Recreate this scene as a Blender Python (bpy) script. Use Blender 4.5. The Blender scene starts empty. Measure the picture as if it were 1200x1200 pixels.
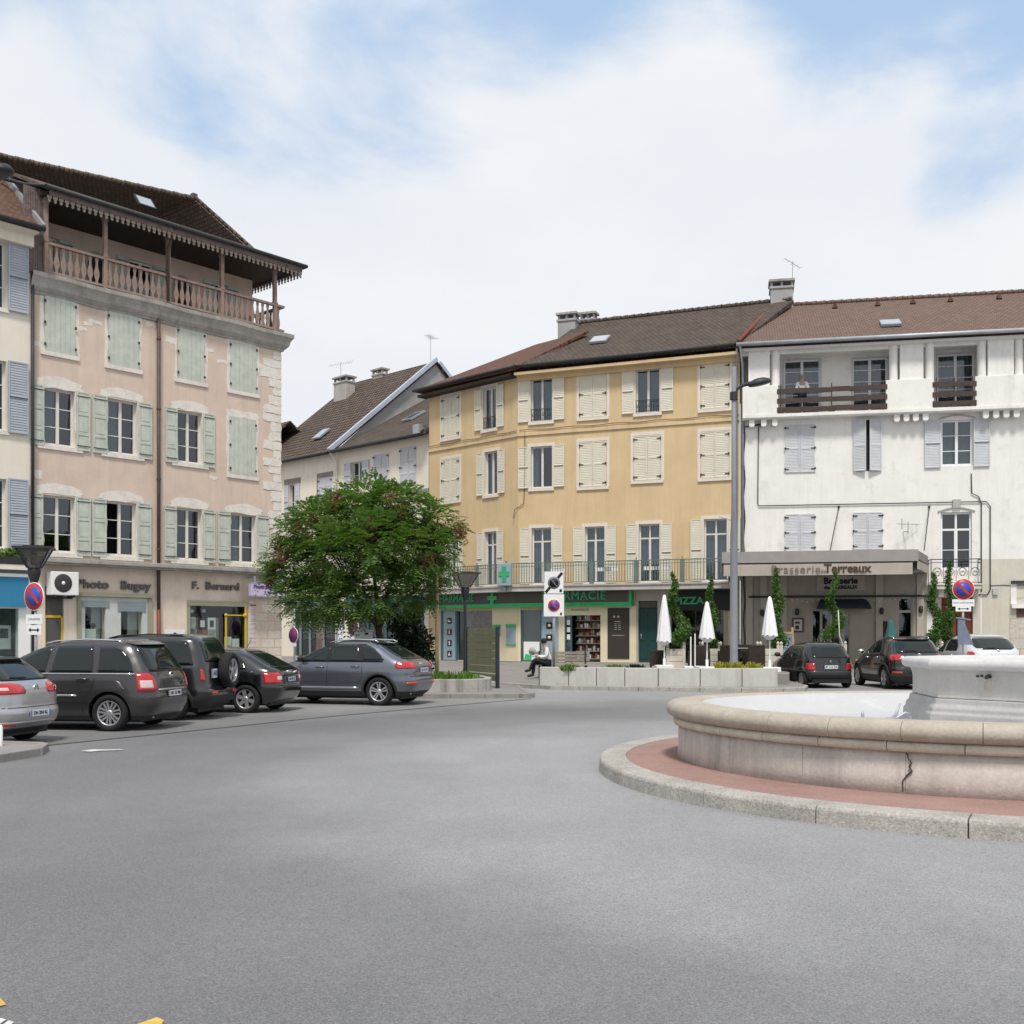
import bpy, bmesh, math, random
import numpy as np
from mathutils import Matrix, Vector
rnd = random.Random(7)
SC = bpy.context.scene
COL = SC.collection
FL, YH, CH = 1300.0, 744.0, 1.7      # focal length in photo pixels, eye level row, eye height in metres

# ------------------------------------------------------------------ materials
def new_mat(name):
    m = bpy.data.materials.new(name); m.use_nodes = True
    nt = m.node_tree; nt.nodes.clear()
    out = nt.nodes.new('ShaderNodeOutputMaterial')
    return m, nt, out
def nd(nt, t, **kw):
    n = nt.nodes.new(t)
    for k, v in kw.items():
        if k.startswith('i_'):
            n.inputs[k[2:].replace('_', ' ')].default_value = v
        else: setattr(n, k, v)
    return n
def mixc(nt, fac, a, b, mode='MIX'):
    n = nt.nodes.new('ShaderNodeMix'); n.data_type = 'RGBA'; n.blend_type = mode
    for s, v in ((0, fac), (6, a), (7, b)):
        if hasattr(v, 'links') or hasattr(v, 'is_linked'): nt.links.new(v, n.inputs[s])
        elif s == 0: n.inputs[0].default_value = v
        else: n.inputs[s].default_value = (*v, 1) if len(v) == 3 else v
    return n.outputs[2]
def ramp(nt, src, stops):
    r = nt.nodes.new('ShaderNodeValToRGB'); e = r.color_ramp.elements
    while len(e) > 1: e.remove(e[-1])
    e[0].position = stops[0][0]; v = stops[0][1]; e[0].color = (v, v, v, 1) if not hasattr(v, '__len__') else (*v, 1)
    for p, v in stops[1:]:
        x = e.new(p); x.color = (v, v, v, 1) if not hasattr(v, '__len__') else (*v, 1)
    nt.links.new(src, r.inputs[0]); return r.outputs[0]
def coords(nt, scale=(1, 1, 1), loc=(0, 0, 0)):
    tc = nt.nodes.new('ShaderNodeTexCoord'); mp = nt.nodes.new('ShaderNodeMapping')
    mp.inputs['Scale'].default_value = scale; mp.inputs['Location'].default_value = loc
    nt.links.new(tc.outputs['Object'], mp.inputs[0]); return mp.outputs[0]
def noise(nt, vec, scale, detail=4, rough=.55):
    n = nt.nodes.new('ShaderNodeTexNoise'); n.inputs['Scale'].default_value = scale
    n.inputs['Detail'].default_value = detail; n.inputs['Roughness'].default_value = rough
    nt.links.new(vec, n.inputs[0]); return n.outputs[0]
def bumpn(nt, h, strength, dist=.01):
    b = nt.nodes.new('ShaderNodeBump'); b.inputs['Strength'].default_value = strength
    b.inputs['Distance'].default_value = dist; nt.links.new(h, b.inputs['Height']); return b.outputs[0]
MATS = {}
def M(name, col, rough=.8, var=.12, vs=2.0, fine=.06, fs=30, bump=.15, bs=60, spec=.3, metal=0, streak=0, streakcol=None, coat=0, seed=0, stain=0, staincol=(.1, .09, .08), stains=1.2):
    m, nt, out = new_mat(name); MATS[name] = m
    p = nt.nodes.new('ShaderNodeBsdfPrincipled'); nt.links.new(p.outputs[0], out.inputs[0])
    v = coords(nt, loc=(seed * 3.1, seed * 7.7, seed))
    c = tuple(col)
    if var or fine:
        a = noise(nt, v, vs, 5, .6)
        cc = mixc(nt, ramp(nt, a, [(.3, 0), (.7, 1)]), tuple(x * (1 - var) for x in col), tuple(min(1, x * (1 + var)) for x in col))
        b = noise(nt, v, fs, 3, .6)
        cc = mixc(nt, ramp(nt, b, [(.3, 0), (.7, 1)]), mixc(nt, 1.0, cc, (1 - fine,) * 3, 'MULTIPLY'), cc)
        if streak:
            v2 = coords(nt, (3.2, 3.2, .28), (seed, 3, 1)); s = noise(nt, v2, 1, 5, .7)
            s2 = noise(nt, v, .5, 2)
            f = nt.nodes.new('ShaderNodeMath'); f.operation = 'MULTIPLY'
            nt.links.new(ramp(nt, s, [(.48, 0), (.75, 1)]), f.inputs[0]); nt.links.new(ramp(nt, s2, [(.35, .15), (.65, streak)]), f.inputs[1])
            cc = mixc(nt, f.outputs[0], cc, streakcol or tuple(x * .45 for x in col))
        if stain:
            s = noise(nt, v, stains, 7, .7)
            f = ramp(nt, s, [(.55, 0), (.72, stain)])
            cc = mixc(nt, f, cc, staincol)
        nt.links.new(cc, p.inputs['Base Color'])
    else: p.inputs['Base Color'].default_value = (*col, 1)
    p.inputs['Roughness'].default_value = rough; p.inputs['Metallic'].default_value = metal
    p.inputs['Specular IOR Level'].default_value = spec
    if coat: p.inputs['Coat Weight'].default_value = coat; p.inputs['Coat Roughness'].default_value = .04
    if bump: nt.links.new(bumpn(nt, noise(nt, v, bs, 4), bump, .01), p.inputs['Normal'])
    return m
def glass(name, tint=(.55, .62, .62), refl=.3, trans=.75):
    m, nt, out = new_mat(name); MATS[name] = m
    t = nt.nodes.new('ShaderNodeBsdfTransparent'); t.inputs[0].default_value = tuple(x * trans for x in tint) + (1,)
    g = nt.nodes.new('ShaderNodeBsdfGlossy'); g.inputs['Roughness'].default_value = .02; g.inputs[0].default_value = (.9, .95, 1, 1)
    lw = nt.nodes.new('ShaderNodeFresnel'); lw.inputs[0].default_value = 1.5
    a = nt.nodes.new('ShaderNodeMath'); a.operation = 'ADD'; a.inputs[1].default_value = refl; a.use_clamp = True
    nt.links.new(lw.outputs[0], a.inputs[0])
    ge = nt.nodes.new('ShaderNodeNewGeometry'); bf = nt.nodes.new('ShaderNodeMath'); bf.operation = 'SUBTRACT'; bf.inputs[0].default_value = 1; nt.links.new(ge.outputs['Backfacing'], bf.inputs[1]); a2 = nt.nodes.new('ShaderNodeMath'); a2.operation = 'MULTIPLY'; nt.links.new(a.outputs[0], a2.inputs[0]); nt.links.new(bf.outputs[0], a2.inputs[1]); a = a2
    nt.links.new(bumpn(nt, noise(nt, coords(nt), .9, 2), .06, .05), g.inputs['Normal'])
    x = nt.nodes.new('ShaderNodeMixShader'); nt.links.new(a.outputs[0], x.inputs[0]); nt.links.new(t.outputs[0], x.inputs[1]); nt.links.new(g.outputs[0], x.inputs[2])
    nt.links.new(x.outputs[0], out.inputs[0]); return m
def tiles(name, c1, c2, row=.28, colw=.2, moss=.3, seed=0, wave=0.0, dark=.25, ms=.09):
    """roof tiles in the plane of the slab: x along the eave, y up the slope"""
    m, nt, out = new_mat(name); MATS[name] = m
    p = nt.nodes.new('ShaderNodeBsdfPrincipled'); nt.links.new(p.outputs[0], out.inputs[0])
    v = coords(nt, loc=(seed, seed * 2, 0))
    n0 = nt.nodes.new('ShaderNodeTexNoise'); n0.inputs['Scale'].default_value = .8; nt.links.new(v, n0.inputs[0])
    off = nt.nodes.new('ShaderNodeVectorMath'); off.operation = 'SCALE'; off.inputs['Scale'].default_value = wave
    nt.links.new(n0.outputs[1], off.inputs[0])
    ad = nt.nodes.new('ShaderNodeVectorMath'); nt.links.new(v, ad.inputs[0]); nt.links.new(off.outputs[0], ad.inputs[1])
    b = nt.nodes.new('ShaderNodeTexBrick'); nt.links.new(ad.outputs[0], b.inputs[0])
    b.inputs['Scale'].default_value = 1; b.inputs['Brick Width'].default_value = colw; b.inputs['Row Height'].default_value = row
    b.inputs['Mortar Size'].default_value = row * ms; b.inputs['Mortar Smooth'].default_value = .4
    b.inputs['Color1'].default_value = (*c1, 1); b.inputs['Color2'].default_value = (*c2, 1); b.inputs['Mortar'].default_value = tuple(x * dark for x in c1) + (1,)
    a = noise(nt, v, .9, 6, .65)
    cc = mixc(nt, ramp(nt, a, [(.35, 0), (.7, moss)]), b.outputs[0], (.11, .1, .08))
    a2 = noise(nt, v, 6, 5, .7)
    cc = mixc(nt, ramp(nt, a2, [(.45, 0), (.75, .55)]), cc, tuple(x * .45 for x in c1))
    nt.links.new(cc, p.inputs['Base Color']); p.inputs['Roughness'].default_value = .9; p.inputs['Specular IOR Level'].default_value = .15
    sx = nt.nodes.new('ShaderNodeSeparateXYZ'); nt.links.new(ad.outputs[0], sx.inputs[0])
    dv = nt.nodes.new('ShaderNodeMath'); dv.operation = 'DIVIDE'; dv.inputs[1].default_value = row; nt.links.new(sx.outputs[1], dv.inputs[0])
    fr = nt.nodes.new('ShaderNodeMath'); fr.operation = 'FRACT'; nt.links.new(dv.outputs[0], fr.inputs[0])
    mu = nt.nodes.new('ShaderNodeMath'); mu.operation = 'SUBTRACT'; mu.inputs[0].default_value = 1; nt.links.new(fr.outputs[0], mu.inputs[1])
    ad2 = nt.nodes.new('ShaderNodeMath'); ad2.operation = 'MULTIPLY_ADD'; ad2.inputs[1].default_value = .7; nt.links.new(a2, ad2.inputs[0]); nt.links.new(mu.outputs[0], ad2.inputs[2])
    nt.links.new(bumpn(nt, ad2.outputs[0], .55, .035), p.inputs['Normal'])
    return m
def stonework(name, c1, c2, mortar, row=.32, colw=.6, seed=0):
    m, nt, out = new_mat(name); MATS[name] = m
    p = nt.nodes.new('ShaderNodeBsdfPrincipled'); nt.links.new(p.outputs[0], out.inputs[0])
    tc = nt.nodes.new('ShaderNodeTexCoord'); sp = nt.nodes.new('ShaderNodeSeparateXYZ'); nt.links.new(tc.outputs['Object'], sp.inputs[0])
    ad = nt.nodes.new('ShaderNodeMath'); nt.links.new(sp.outputs[0], ad.inputs[0]); nt.links.new(sp.outputs[1], ad.inputs[1])
    cb = nt.nodes.new('ShaderNodeCombineXYZ'); nt.links.new(ad.outputs[0], cb.inputs[0]); nt.links.new(sp.outputs[2], cb.inputs[1])
    n0 = nt.nodes.new('ShaderNodeTexNoise'); n0.inputs['Scale'].default_value = 2.2; nt.links.new(cb.outputs[0], n0.inputs[0])
    sc = nt.nodes.new('ShaderNodeVectorMath'); sc.operation = 'SCALE'; sc.inputs['Scale'].default_value = .07; nt.links.new(n0.outputs[1], sc.inputs[0])
    av = nt.nodes.new('ShaderNodeVectorMath'); nt.links.new(cb.outputs[0], av.inputs[0]); nt.links.new(sc.outputs[0], av.inputs[1])
    b = nt.nodes.new('ShaderNodeTexBrick'); nt.links.new(av.outputs[0], b.inputs[0]); b.inputs['Scale'].default_value = 1
    b.inputs['Brick Width'].default_value = colw; b.inputs['Row Height'].default_value = row; b.inputs['Mortar Size'].default_value = .012
    b.inputs['Color1'].default_value = (*c1, 1); b.inputs['Color2'].default_value = (*c2, 1); b.inputs['Mortar'].default_value = (*mortar, 1)
    v = coords(nt, loc=(seed, 1, 2)); a = noise(nt, v, 1.1, 6, .65)
    cc = mixc(nt, ramp(nt, a, [(.45, 0), (.62, .75)]), b.outputs[0], c2)
    cc = mixc(nt, ramp(nt, noise(nt, v, 9, 5, .7), [(.4, 0), (.8, .5)]), cc, tuple(x * .6 for x in c1))
    nt.links.new(cc, p.inputs['Base Color']); p.inputs['Roughness'].default_value = .9; p.inputs['Specular IOR Level'].default_value = .2
    nt.links.new(bumpn(nt, noise(nt, v, 14, 6), .5, .03), p.inputs['Normal'])
    return m
def leafmat(name, c1, c2, c3):
    m, nt, out = new_mat(name); MATS[name] = m
    g = nt.nodes.new('ShaderNodeNewGeometry')
    v = coords(nt)
    cc = mixc(nt, ramp(nt, noise(nt, v, 1.7, 3), [(.35, 0), (.65, 1)]), c1, c2)
    cc = mixc(nt, ramp(nt, noise(nt, v, 11, 3), [(.45, 0), (.75, .8)]), cc, c3)
    d = nt.nodes.new('ShaderNodeBsdfPrincipled'); nt.links.new(cc, d.inputs['Base Color']); d.inputs['Roughness'].default_value = .5; d.inputs['Specular IOR Level'].default_value = .35
    t = nt.nodes.new('ShaderNodeBsdfTranslucent'); nt.links.new(mixc(nt, 1.0, cc, (1.3, 1.5, .6), 'MULTIPLY'), t.inputs[0])
    x = nt.nodes.new('ShaderNodeMixShader'); x.inputs[0].default_value = .3
    nt.links.new(d.outputs[0], x.inputs[1]); nt.links.new(t.outputs[0], x.inputs[2]); nt.links.new(x.outputs[0], out.inputs[0])
    return m

# ------------------------------------------------------------------ mesh builder
class MB:
    def __init__(s): s.v = []; s.f = []; s.m = []; s.sm = []
    def face(s, idx, mi=0, smooth=False): s.f.append(tuple(idx)); s.m.append(mi); s.sm.append(smooth)
    def quad(s, a, b, c, d, mi=0):
        n = len(s.v); s.v += [tuple(a), tuple(b), tuple(c), tuple(d)]; s.face((n, n + 1, n + 2, n + 3), mi)
    def poly(s, pts, mi=0):
        n = len(s.v); s.v += [tuple(p) for p in pts]; s.face(range(n, n + len(pts)), mi)
    def box(s, x0, x1, y0, y1, z0, z1, mi=0, T=None):
        n = len(s.v)
        P = [(x0, y0, z0), (x1, y0, z0), (x1, y1, z0), (x0, y1, z0), (x0, y0, z1), (x1, y0, z1), (x1, y1, z1), (x0, y1, z1)]
        if T is not None: P = [tuple(T @ Vector(p)) for p in P]
        s.v += P
        for q in ((0, 3, 2, 1), (4, 5, 6, 7), (0, 1, 5, 4), (1, 2, 6, 5), (2, 3, 7, 6), (3, 0, 4, 7)): s.face([n + i for i in q], mi)
        return s
    def tube(s, pts, r, n=8, mi=0, caps=True):
        pts = [Vector(p) for p in pts]; k = len(pts); rr = r if hasattr(r, '__len__') else [r] * k
        base = len(s.v); up = Vector((0, 0, 1)); prev = None
        for i, p in enumerate(pts):
            d = (pts[min(i + 1, k - 1)] - pts[max(i - 1, 0)]).normalized()
            if prev is None:
                a = d.cross(up)
                if a.length < .01: a = d.cross(Vector((1, 0, 0)))
                a.normalize()
            else: a = (prev - d * prev.dot(d)).normalized()
            prev = a; b = d.cross(a)
            for j in range(n):
                t = 2 * math.pi * j / n; s.v.append(tuple(p + (a * math.cos(t) + b * math.sin(t)) * rr[i]))
        for i in range(k - 1):
            for j in range(n):
                j2 = (j + 1) % n; s.face((base + i * n + j, base + i * n + j2, base + (i + 1) * n + j2, base + (i + 1) * n + j), mi, n > 5)
        if caps:
            s.face([base + j for j in range(n)][::-1], mi); s.face([base + (k - 1) * n + j for j in range(n)], mi)
        return s
    def lathe(s, prof, n=24, c=(0, 0, 0), mi=0, axis='z', smooth=True, a0=0, a1=2 * math.pi, sy=None, closed=True):
        base = len(s.v); k = len(prof); full = abs(a1 - a0 - 2 * math.pi) < 1e-6; m = n if full else n + 1
        for j in range(m):
            t = a0 + (a1 - a0) * j / n; ct, st = math.cos(t), math.sin(t)
            for r, h in prof:
                if axis == 'z': q = (r * ct, r * st, h)
                elif axis == 'y': q = (r * ct, h, r * st)
                else: q = (h, r * ct, r * st)
                if sy: q = sy(q)
                s.v.append((c[0] + q[0], c[1] + q[1], c[2] + q[2]))
        for j in range(n):
            j2 = (j + 1) % m
            for i in range(k - 1): s.face((base + j * k + i, base + j2 * k + i, base + j2 * k + i + 1, base + j * k + i + 1), mi, smooth)
        return s
    def prism(s, poly, y0, y1, mi=0):
        """polygon in (x,z), extruded from y0 (front) to y1"""
        n = len(s.v); k = len(poly)
        s.v += [(x, y0, z) for x, z in poly] + [(x, y1, z) for x, z in poly]
        s.face([n + i for i in range(k)], mi); s.face([n + k + i for i in range(k)][::-1], mi)
        for i in range(k): j = (i + 1) % k; s.face((n + j, n + i, n + k + i, n + k + j), mi)
        return s
    def slab(s, poly, z0, z1, mi=0):
        n = len(s.v); k = len(poly)
        s.v += [(x, y, z0) for x, y in poly] + [(x, y, z1) for x, y in poly]
        s.face([n + i for i in range(k)][::-1], mi); s.face([n + k + i for i in range(k)], mi)
        for i in range(k): j = (i + 1) % k; s.face((n + i, n + j, n + k + j, n + k + i), mi)
        return s
    def mesh(s, name, mats):
        me = bpy.data.meshes.new(name); me.from_pydata(s.v, [], s.f)
        for m in mats: me.materials.append(m)
        me.polygons.foreach_set('material_index', s.m); me.polygons.foreach_set('use_smooth', s.sm)
        me.update(); return me
    def build(s, name, mats, parent=None, fix=True, bevel=0, **tags):
        if not isinstance(mats, (list, tuple)): mats = [mats]
        me = s.mesh(name, mats)
        if fix:
            bm = bmesh.new(); bm.from_mesh(me); bmesh.ops.recalc_face_normals(bm, faces=bm.faces); bm.to_mesh(me); bm.free()
        return link(name, me, parent, bevel, **tags)
def link(name, me, parent=None, bevel=0, **tags):
    o = bpy.data.objects.new(name, me); COL.objects.link(o)
    if parent is not None: o.parent = parent
    if bevel:
        b = o.modifiers.new('b', 'BEVEL'); b.width = bevel; b.segments = 2; b.limit_method = 'ANGLE'
    for k, v in tags.items(): o[k] = v
    return o
def empty(name, loc=(0, 0, 0), rz=0, **tags):
    o = bpy.data.objects.new(name, None); COL.objects.link(o); o.empty_display_size = .2
    o.location = loc; o.rotation_euler = (0, 0, rz)
    for k, v in tags.items(): o[k] = v
    return o
def clone(o, parent=None):
    c = o.copy(); COL.objects.link(c)
    if parent is not None: c.parent = parent
    for ch in list(o.children): clone(ch, c)
    return c
def text(name, s, size, mat, parent, loc, depth=.01, align='CENTER', rot=(math.pi / 2, 0, 0), sx=1, bold=0, spacing=1):
    cu = bpy.data.curves.new(name, 'FONT'); cu.body = s; cu.size = size; cu.extrude = depth; cu.align_x = align; cu.align_y = 'CENTER'; cu.offset = bold; cu.space_character = spacing
    cu.resolution_u = 3
    t = bpy.data.objects.new('tmp', cu); COL.objects.link(t)
    dg = bpy.context.evaluated_depsgraph_get(); dg.update()
    me = bpy.data.meshes.new_from_object(t.evaluated_get(dg)); bpy.data.objects.remove(t)
    me.materials.clear(); me.materials.append(mat)
    R = Matrix.LocRotScale(Vector(loc), Matrix.Rotation(rot[2], 3, 'Z') @ Matrix.Rotation(rot[0], 3, 'X'), Vector((sx, 1, 1)))
    me.transform(R)
    return link(name, me, parent)
def at(px, py, Z):     # a point of the place seen at that photo pixel, Z metres away
    return Vector(((px - 600) * Z / FL, Z, CH + (YH - py) * Z / FL))
class Fac:
    """plane of a facade: A left end, B right end as seen; local x along it, y into the building"""
    def __init__(s, A, B):
        s.A = Vector(A); s.B = Vector(B); d = s.B - s.A; s.L = d.length; s.U = d.normalized(); s.N = Vector((-s.U.y, s.U.x)); s.ang = math.atan2(s.U.y, s.U.x)
        s.mw = Matrix.Translation((s.A.x, s.A.y, 0)) @ Matrix.Rotation(s.ang, 4, 'Z')
    def u(s, px, w=0):
        k = (px - 600) / FL; O = s.A + s.N * w
        return (k * O.y - O.x) / (s.U.x - k * s.U.y)
    def uz(s, px, py, w=0):
        u = s.u(px, w); P = s.A + s.N * w + s.U * u
        return u, CH + (YH - py) * P.y / FL
    def rect(s, x0, y0, x1, y1, w=0):
        xm = (x0 + x1) / 2; return s.u(x0, w), s.u(x1, w), s.uz(xm, y1, w)[1], s.uz(xm, y0, w)[1]
    def root(s, name, **tags): return empty(name, (s.A.x, s.A.y, 0), s.ang, **tags)

def wall(L0, L1, z0, z1, holes, mi=0, rev=1, dark=2, t=.22, room=1.0, mb=None):
    """wall in the x-z plane at y=0 with openings, reveals and a dark room behind each"""
    mb = mb or MB()
    us = sorted({L0, L1} | {h[0] for h in holes} | {h[1] for h in holes}); zs = sorted({z0, z1} | {h[2] for h in holes} | {h[3] for h in holes})
    us = [u for u in us if L0 <= u <= L1]; zs = [z for z in zs if z0 <= z <= z1]
    for i in range(len(us) - 1):
        for j in range(len(zs) - 1):
            a, b, c, d = us[i], us[i + 1], zs[j], zs[j + 1]; cu, cz = (a + b) / 2, (c + d) / 2
            if any(h[0] < cu < h[1] and h[2] < cz < h[3] for h in holes): continue
            mb.quad((a, 0, c), (b, 0, c), (b, 0, d), (a, 0, d), mi)
    for h in holes:
        a, b, c, d = h[:4]
        for P in (((a, 0, c), (a, t, c), (a, t, d), (a, 0, d)), ((b, 0, c), (b, t, c), (b, t, d), (b, 0, d)), ((a, 0, c), (b, 0, c), (b, t, c), (a, t, c)), ((a, 0, d), (b, 0, d), (b, t, d), (a, t, d))): mb.quad(*P, rev)
        e = .12
        A, B, Cc, D, r = a - e, b + e, c, d + e, room
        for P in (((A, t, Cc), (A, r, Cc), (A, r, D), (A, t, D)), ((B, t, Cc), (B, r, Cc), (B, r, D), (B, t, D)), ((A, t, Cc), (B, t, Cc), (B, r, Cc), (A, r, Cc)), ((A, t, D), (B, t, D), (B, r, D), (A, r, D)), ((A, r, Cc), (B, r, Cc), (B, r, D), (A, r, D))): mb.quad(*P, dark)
    return mb
def window(root, a, b, c, d, y=.16, bars=2, frame=None, curtain=None, transom=0, fw=.055, open_leaf=False, name='window', barw=.028, mullion=True):
    frame = frame or MATS['frame_white']; f = MB(); th = .05
    f.box(a, a + fw, y, y + th, c, d); f.box(b - fw, b, y, y + th, c, d); f.box(a + fw, b - fw, y, y + th, c, c + fw * 1.4); f.box(a + fw, b - fw, y, y + th, d - fw, d)
    m = (a + b) / 2; top = d - fw
    if transom: f.box(a + fw, b - fw, y - .005, y + th, transom - fw / 2, transom + fw / 2)
    if mullion: f.box(m - fw * .8, m + fw * .8, y - .012, y + th - .003, c + fw * 1.4, top if not transom else transom - fw / 2)
    if transom and mullion: f.box(m - fw * .5, m + fw * .5, y - .012, y + th - .003, transom + fw / 2, top)
    h1 = transom or d
    for i in range(bars):
        z = c + (h1 - c) * (i + 1) / (bars + 1)
        f.box(a + fw, m - fw * .8, y + .006, y + th - .006, z - barw / 2, z + barw / 2); f.box(m + fw * .8, b - fw, y + .006, y + th - .006, z - barw / 2, z + barw / 2)
    o = f.build(name, frame, root)
    g = MB(); g.box(a + fw * .5, b - fw * .5, y + .03, y + .036, c + .03, d - .03)
    if open_leaf:
        g = MB(); g.box(m, b - fw * .5, y + .03, y + .036, c + .03, d - .03)
    g.build('pane', MATS['glass'], o)
    if curtain:
        for (u0, u1) in curtain:
            u0 = a + (b - a) * u0; u1 = a + (b - a) * u1
            q = MB(); n = max(6, int((u1 - u0) * 30)); pts = []
            for i in range(n + 1):
                t = i / n; pts.append((u0 + (u1 - u0) * t, y + .12 + .025 * math.sin(t * n * 1.3)))
            for i in range(n): q.quad((*pts[i], c + .03), (*pts[i + 1], c + .03), (*pts[i + 1], d - .03), (*pts[i], d - .03))
            q.build('curtain', MATS['curtain'], o, fix=False)
    return o
def louvre(mb, x0, x1, z0, z1, y0, y1, pitch=.06, panels=2, st=.05, mi=0, tilt=.6):
    mb.box(x0, x0 + st, y0, y1, z0, z1, mi); mb.box(x1 - st, x1, y0, y1, z0, z1, mi)
    hs = [z0 + (z1 - z0) * i / panels for i in range(panels + 1)]
    for i, h in enumerate(hs): a = max(z0, h - st * .8); b = min(z1, h + st * .8); mb.box(x0 + st, x1 - st, y0 + .002, y1 - .002, a, b, mi)
    yc = (y0 + y1) / 2
    for i in range(panels):
        a, b = hs[i] + st * .8, hs[i + 1] - st * .8; n = max(2, int((b - a) / pitch))
        for k in range(n):
            z = a + (b - a) * (k + .5) / n; h = (b - a) / n * .62
            h = (b - a) / n * .5; mb.poly([(x0 + st, y0 + .010, z - h), (x1 - st, y0 + .010, z - h), (x1 - st, y0 + .026, z + h), (x0 + st, y0 + .026, z + h)], mi); mb.poly([(x0 + st, y0 + .026, z + h), (x1 - st, y0 + .026, z + h), (x1 - st, y0 + .010, z + h + .001), (x0 + st, y0 + .010, z + h + .001)], mi)
    mb.quad((x0 + st, y1 - .004, z0), (x1 - st, y1 - .004, z0), (x1 - st, y1 - .004, z1), (x0 + st, y1 - .004, z1), mi)
def hinges(mb, x0, x1, z0, z1, y, mi=1):
    for z in (z0 + .12, (z0 + z1) / 2, z1 - .12):
        for x, s in ((x0, 1), (x1, -1)):
            mb.box(min(x - .04 * s, x + .14 * s), max(x - .04 * s, x + .14 * s), y - .012, y - .002, z - .018, z + .018, mi); mb.box(x - .03, x + .03, y - .03, y - .013, z - .04, z + .04, mi)
def shut_louvre(root, a, b, c, d, side, mat, panels=2, y=-.075, name='shutter', hw=None, pitch=.06):
    """open leaf lying against the wall beside an opening a..b"""
    w = hw or (b - a) / 2
    x0, x1 = (a - w - .02, a - .02) if side < 0 else (b + .02, b + w + .02)
    m = MB(); louvre(m, x0, x1, c, d, y, y + .045, panels=panels, pitch=pitch)
    zc = (c + d) / 2; m.box(x0 + .03, x1 - .03, y - .012, y - .001, zc - .012, zc + .012, 1)
    return m.build(name, [mat, MATS['iron']], root)
def shut_closed(root, a, b, c, d, mat, panels=2, y=-.03, pitch=.06):
    mid = (a + b) / 2; out = []
    for x0, x1 in ((a, mid - .006), (mid + .006, b)):
        m = MB(); louvre(m, x0, x1, c, d, y, y + .045, panels=panels, pitch=pitch)
        for z in (c + .14, (c + d) / 2, d - .14):
            x = x0 if x0 == a else x1; s = 1 if x0 == a else -1
            m.box(min(x, x + .16 * s), max(x, x + .16 * s), y - .014, y - .001, z - .016, z + .016, 1); m.box(x - .035, x + .035, y - .035, y - .015, z - .045, z + .045, 1)
        if abs(d - c) > 1: m.box(min(x1, x1) - .05 if x0 == a else x0 + .01, x1 - .01 if x0 == a else x0 + .05, y - .012, y - .001, c + .3, d - .3, 0)
        out.append(m.build('shutter', [mat, MATS['iron']], root))
    return out
def panelshut(root, x0, x1, c, d, mat, y=-.06, split=(.28, .62)):
    m = MB(); t = .04; st = .055
    m.box(x0, x0 + st, y, y + t, c, d); m.box(x1 - st, x1, y, y + t, c, d)
    cuts = [c] + [c + (d - c) * s for s in split] + [d]
    for i, z in enumerate(cuts):
        a = max(c, z - .04 - (.015 if i == 0 else 0)); b = min(d, z + .04 + (.015 if i == 3 else 0)); m.box(x0 + st, x1 - st, y + .001, y + t - .001, a, b)
    m.box(x0 + st, x1 - st, y + .018, y + t - .004, c, d)
    for i in range(len(cuts) - 1): m.box(x0 + st + .04, x1 - st - .04, y + .008, y + .018, cuts[i] + .09, cuts[i + 1] - .09)
    for z in (c + .15, d - .15): m.box(x0 + .01, x1 - .01, y - .008, y - .001, z - .014, z + .014, 1)
    return m.build('shutter', [mat, MATS['iron']], root, bevel=0)
def plankshut(root, a, b, c, d, mat, y=-.045):
    m = MB(); n = 6
    for i in range(n):
        x0 = a + (b - a) * i / n; x1 = a + (b - a) * (i + 1) / n; m.box(x0 + .006, x1 - .006, y + rnd.uniform(0, .004), y + .035, c, d)
    m.box(a, b, y + .01, y + .04, c + .002, d - .002)
    for z in (c + .2, (c + d) / 2, d - .2):
        for x, s in ((a, 1), (b, -1)): m.box(x - .03, x + .03, y - .03, y - .002, z - .04, z + .04, 1)
    return m.build('shutter', [mat, MATS['iron']], root)
def jagpatch(mb, a, b, c, d, y=-.008, jit=.05, n=4, mi=0, arch=0, back=.01):
    """irregular stone patch a little proud of the render"""
    P = []
    for i in range(n): t = i / n; P.append((a + (b - a) * t, c + rnd.uniform(-jit, jit)))
    for i in range(n): t = i / n; P.append((b + rnd.uniform(-jit, jit), c + (d - c) * t))
    for i in range(n + 1): t = i / n; P.append((b + (a - b) * t, d + rnd.uniform(-jit, jit) * .6 + arch * math.sin(math.pi * t)))
    for i in range(1, n): t = i / n; P.append((a + rnd.uniform(-jit, jit), d + (c - d) * t))
    mb.prism(P, y, back, mi)
def roof_plane(root, name, o, ux, vx, poly, mat, th=.1, **kw):
    """slab of roof: origin o, unit vector ux along the eave, vx up the slope; poly in that plane"""
    ux = Vector(ux).normalized(); vx = Vector(vx); vx = (vx - ux * vx.dot(ux)).normalized(); n = ux.cross(vx)
    m = MB(); k = len(poly); m.v = [(x, y, 0) for x, y in poly] + [(x, y, -th) for x, y in poly]
    m.face(range(k)); m.face([k + i for i in range(k)][::-1])
    for i in range(k): j = (i + 1) % k; m.face((j, i, k + i, k + j))
    ob = m.build(name, mat, root, **kw)
    R = Matrix((ux, vx, n)).transposed().to_4x4(); R.translation = Vector(o); ob.matrix_basis = R
    return ob
def roof_pts(root, name, pts, mat, th=.1, **kw):
    """roof slab through 3-4 roughly coplanar points; first edge is the eave"""
    P = [Vector(p) for p in pts]; ux = (P[1] - P[0]).normalized(); vx = P[-1] - P[0]; vx = (vx - ux * vx.dot(ux)).normalized()
    n = ux.cross(vx)
    poly = [((p - P[0]).dot(ux), (p - P[0]).dot(vx)) for p in P]
    return roof_plane(root, name, P[0], ux, vx, poly, mat, th, **kw)
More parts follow.
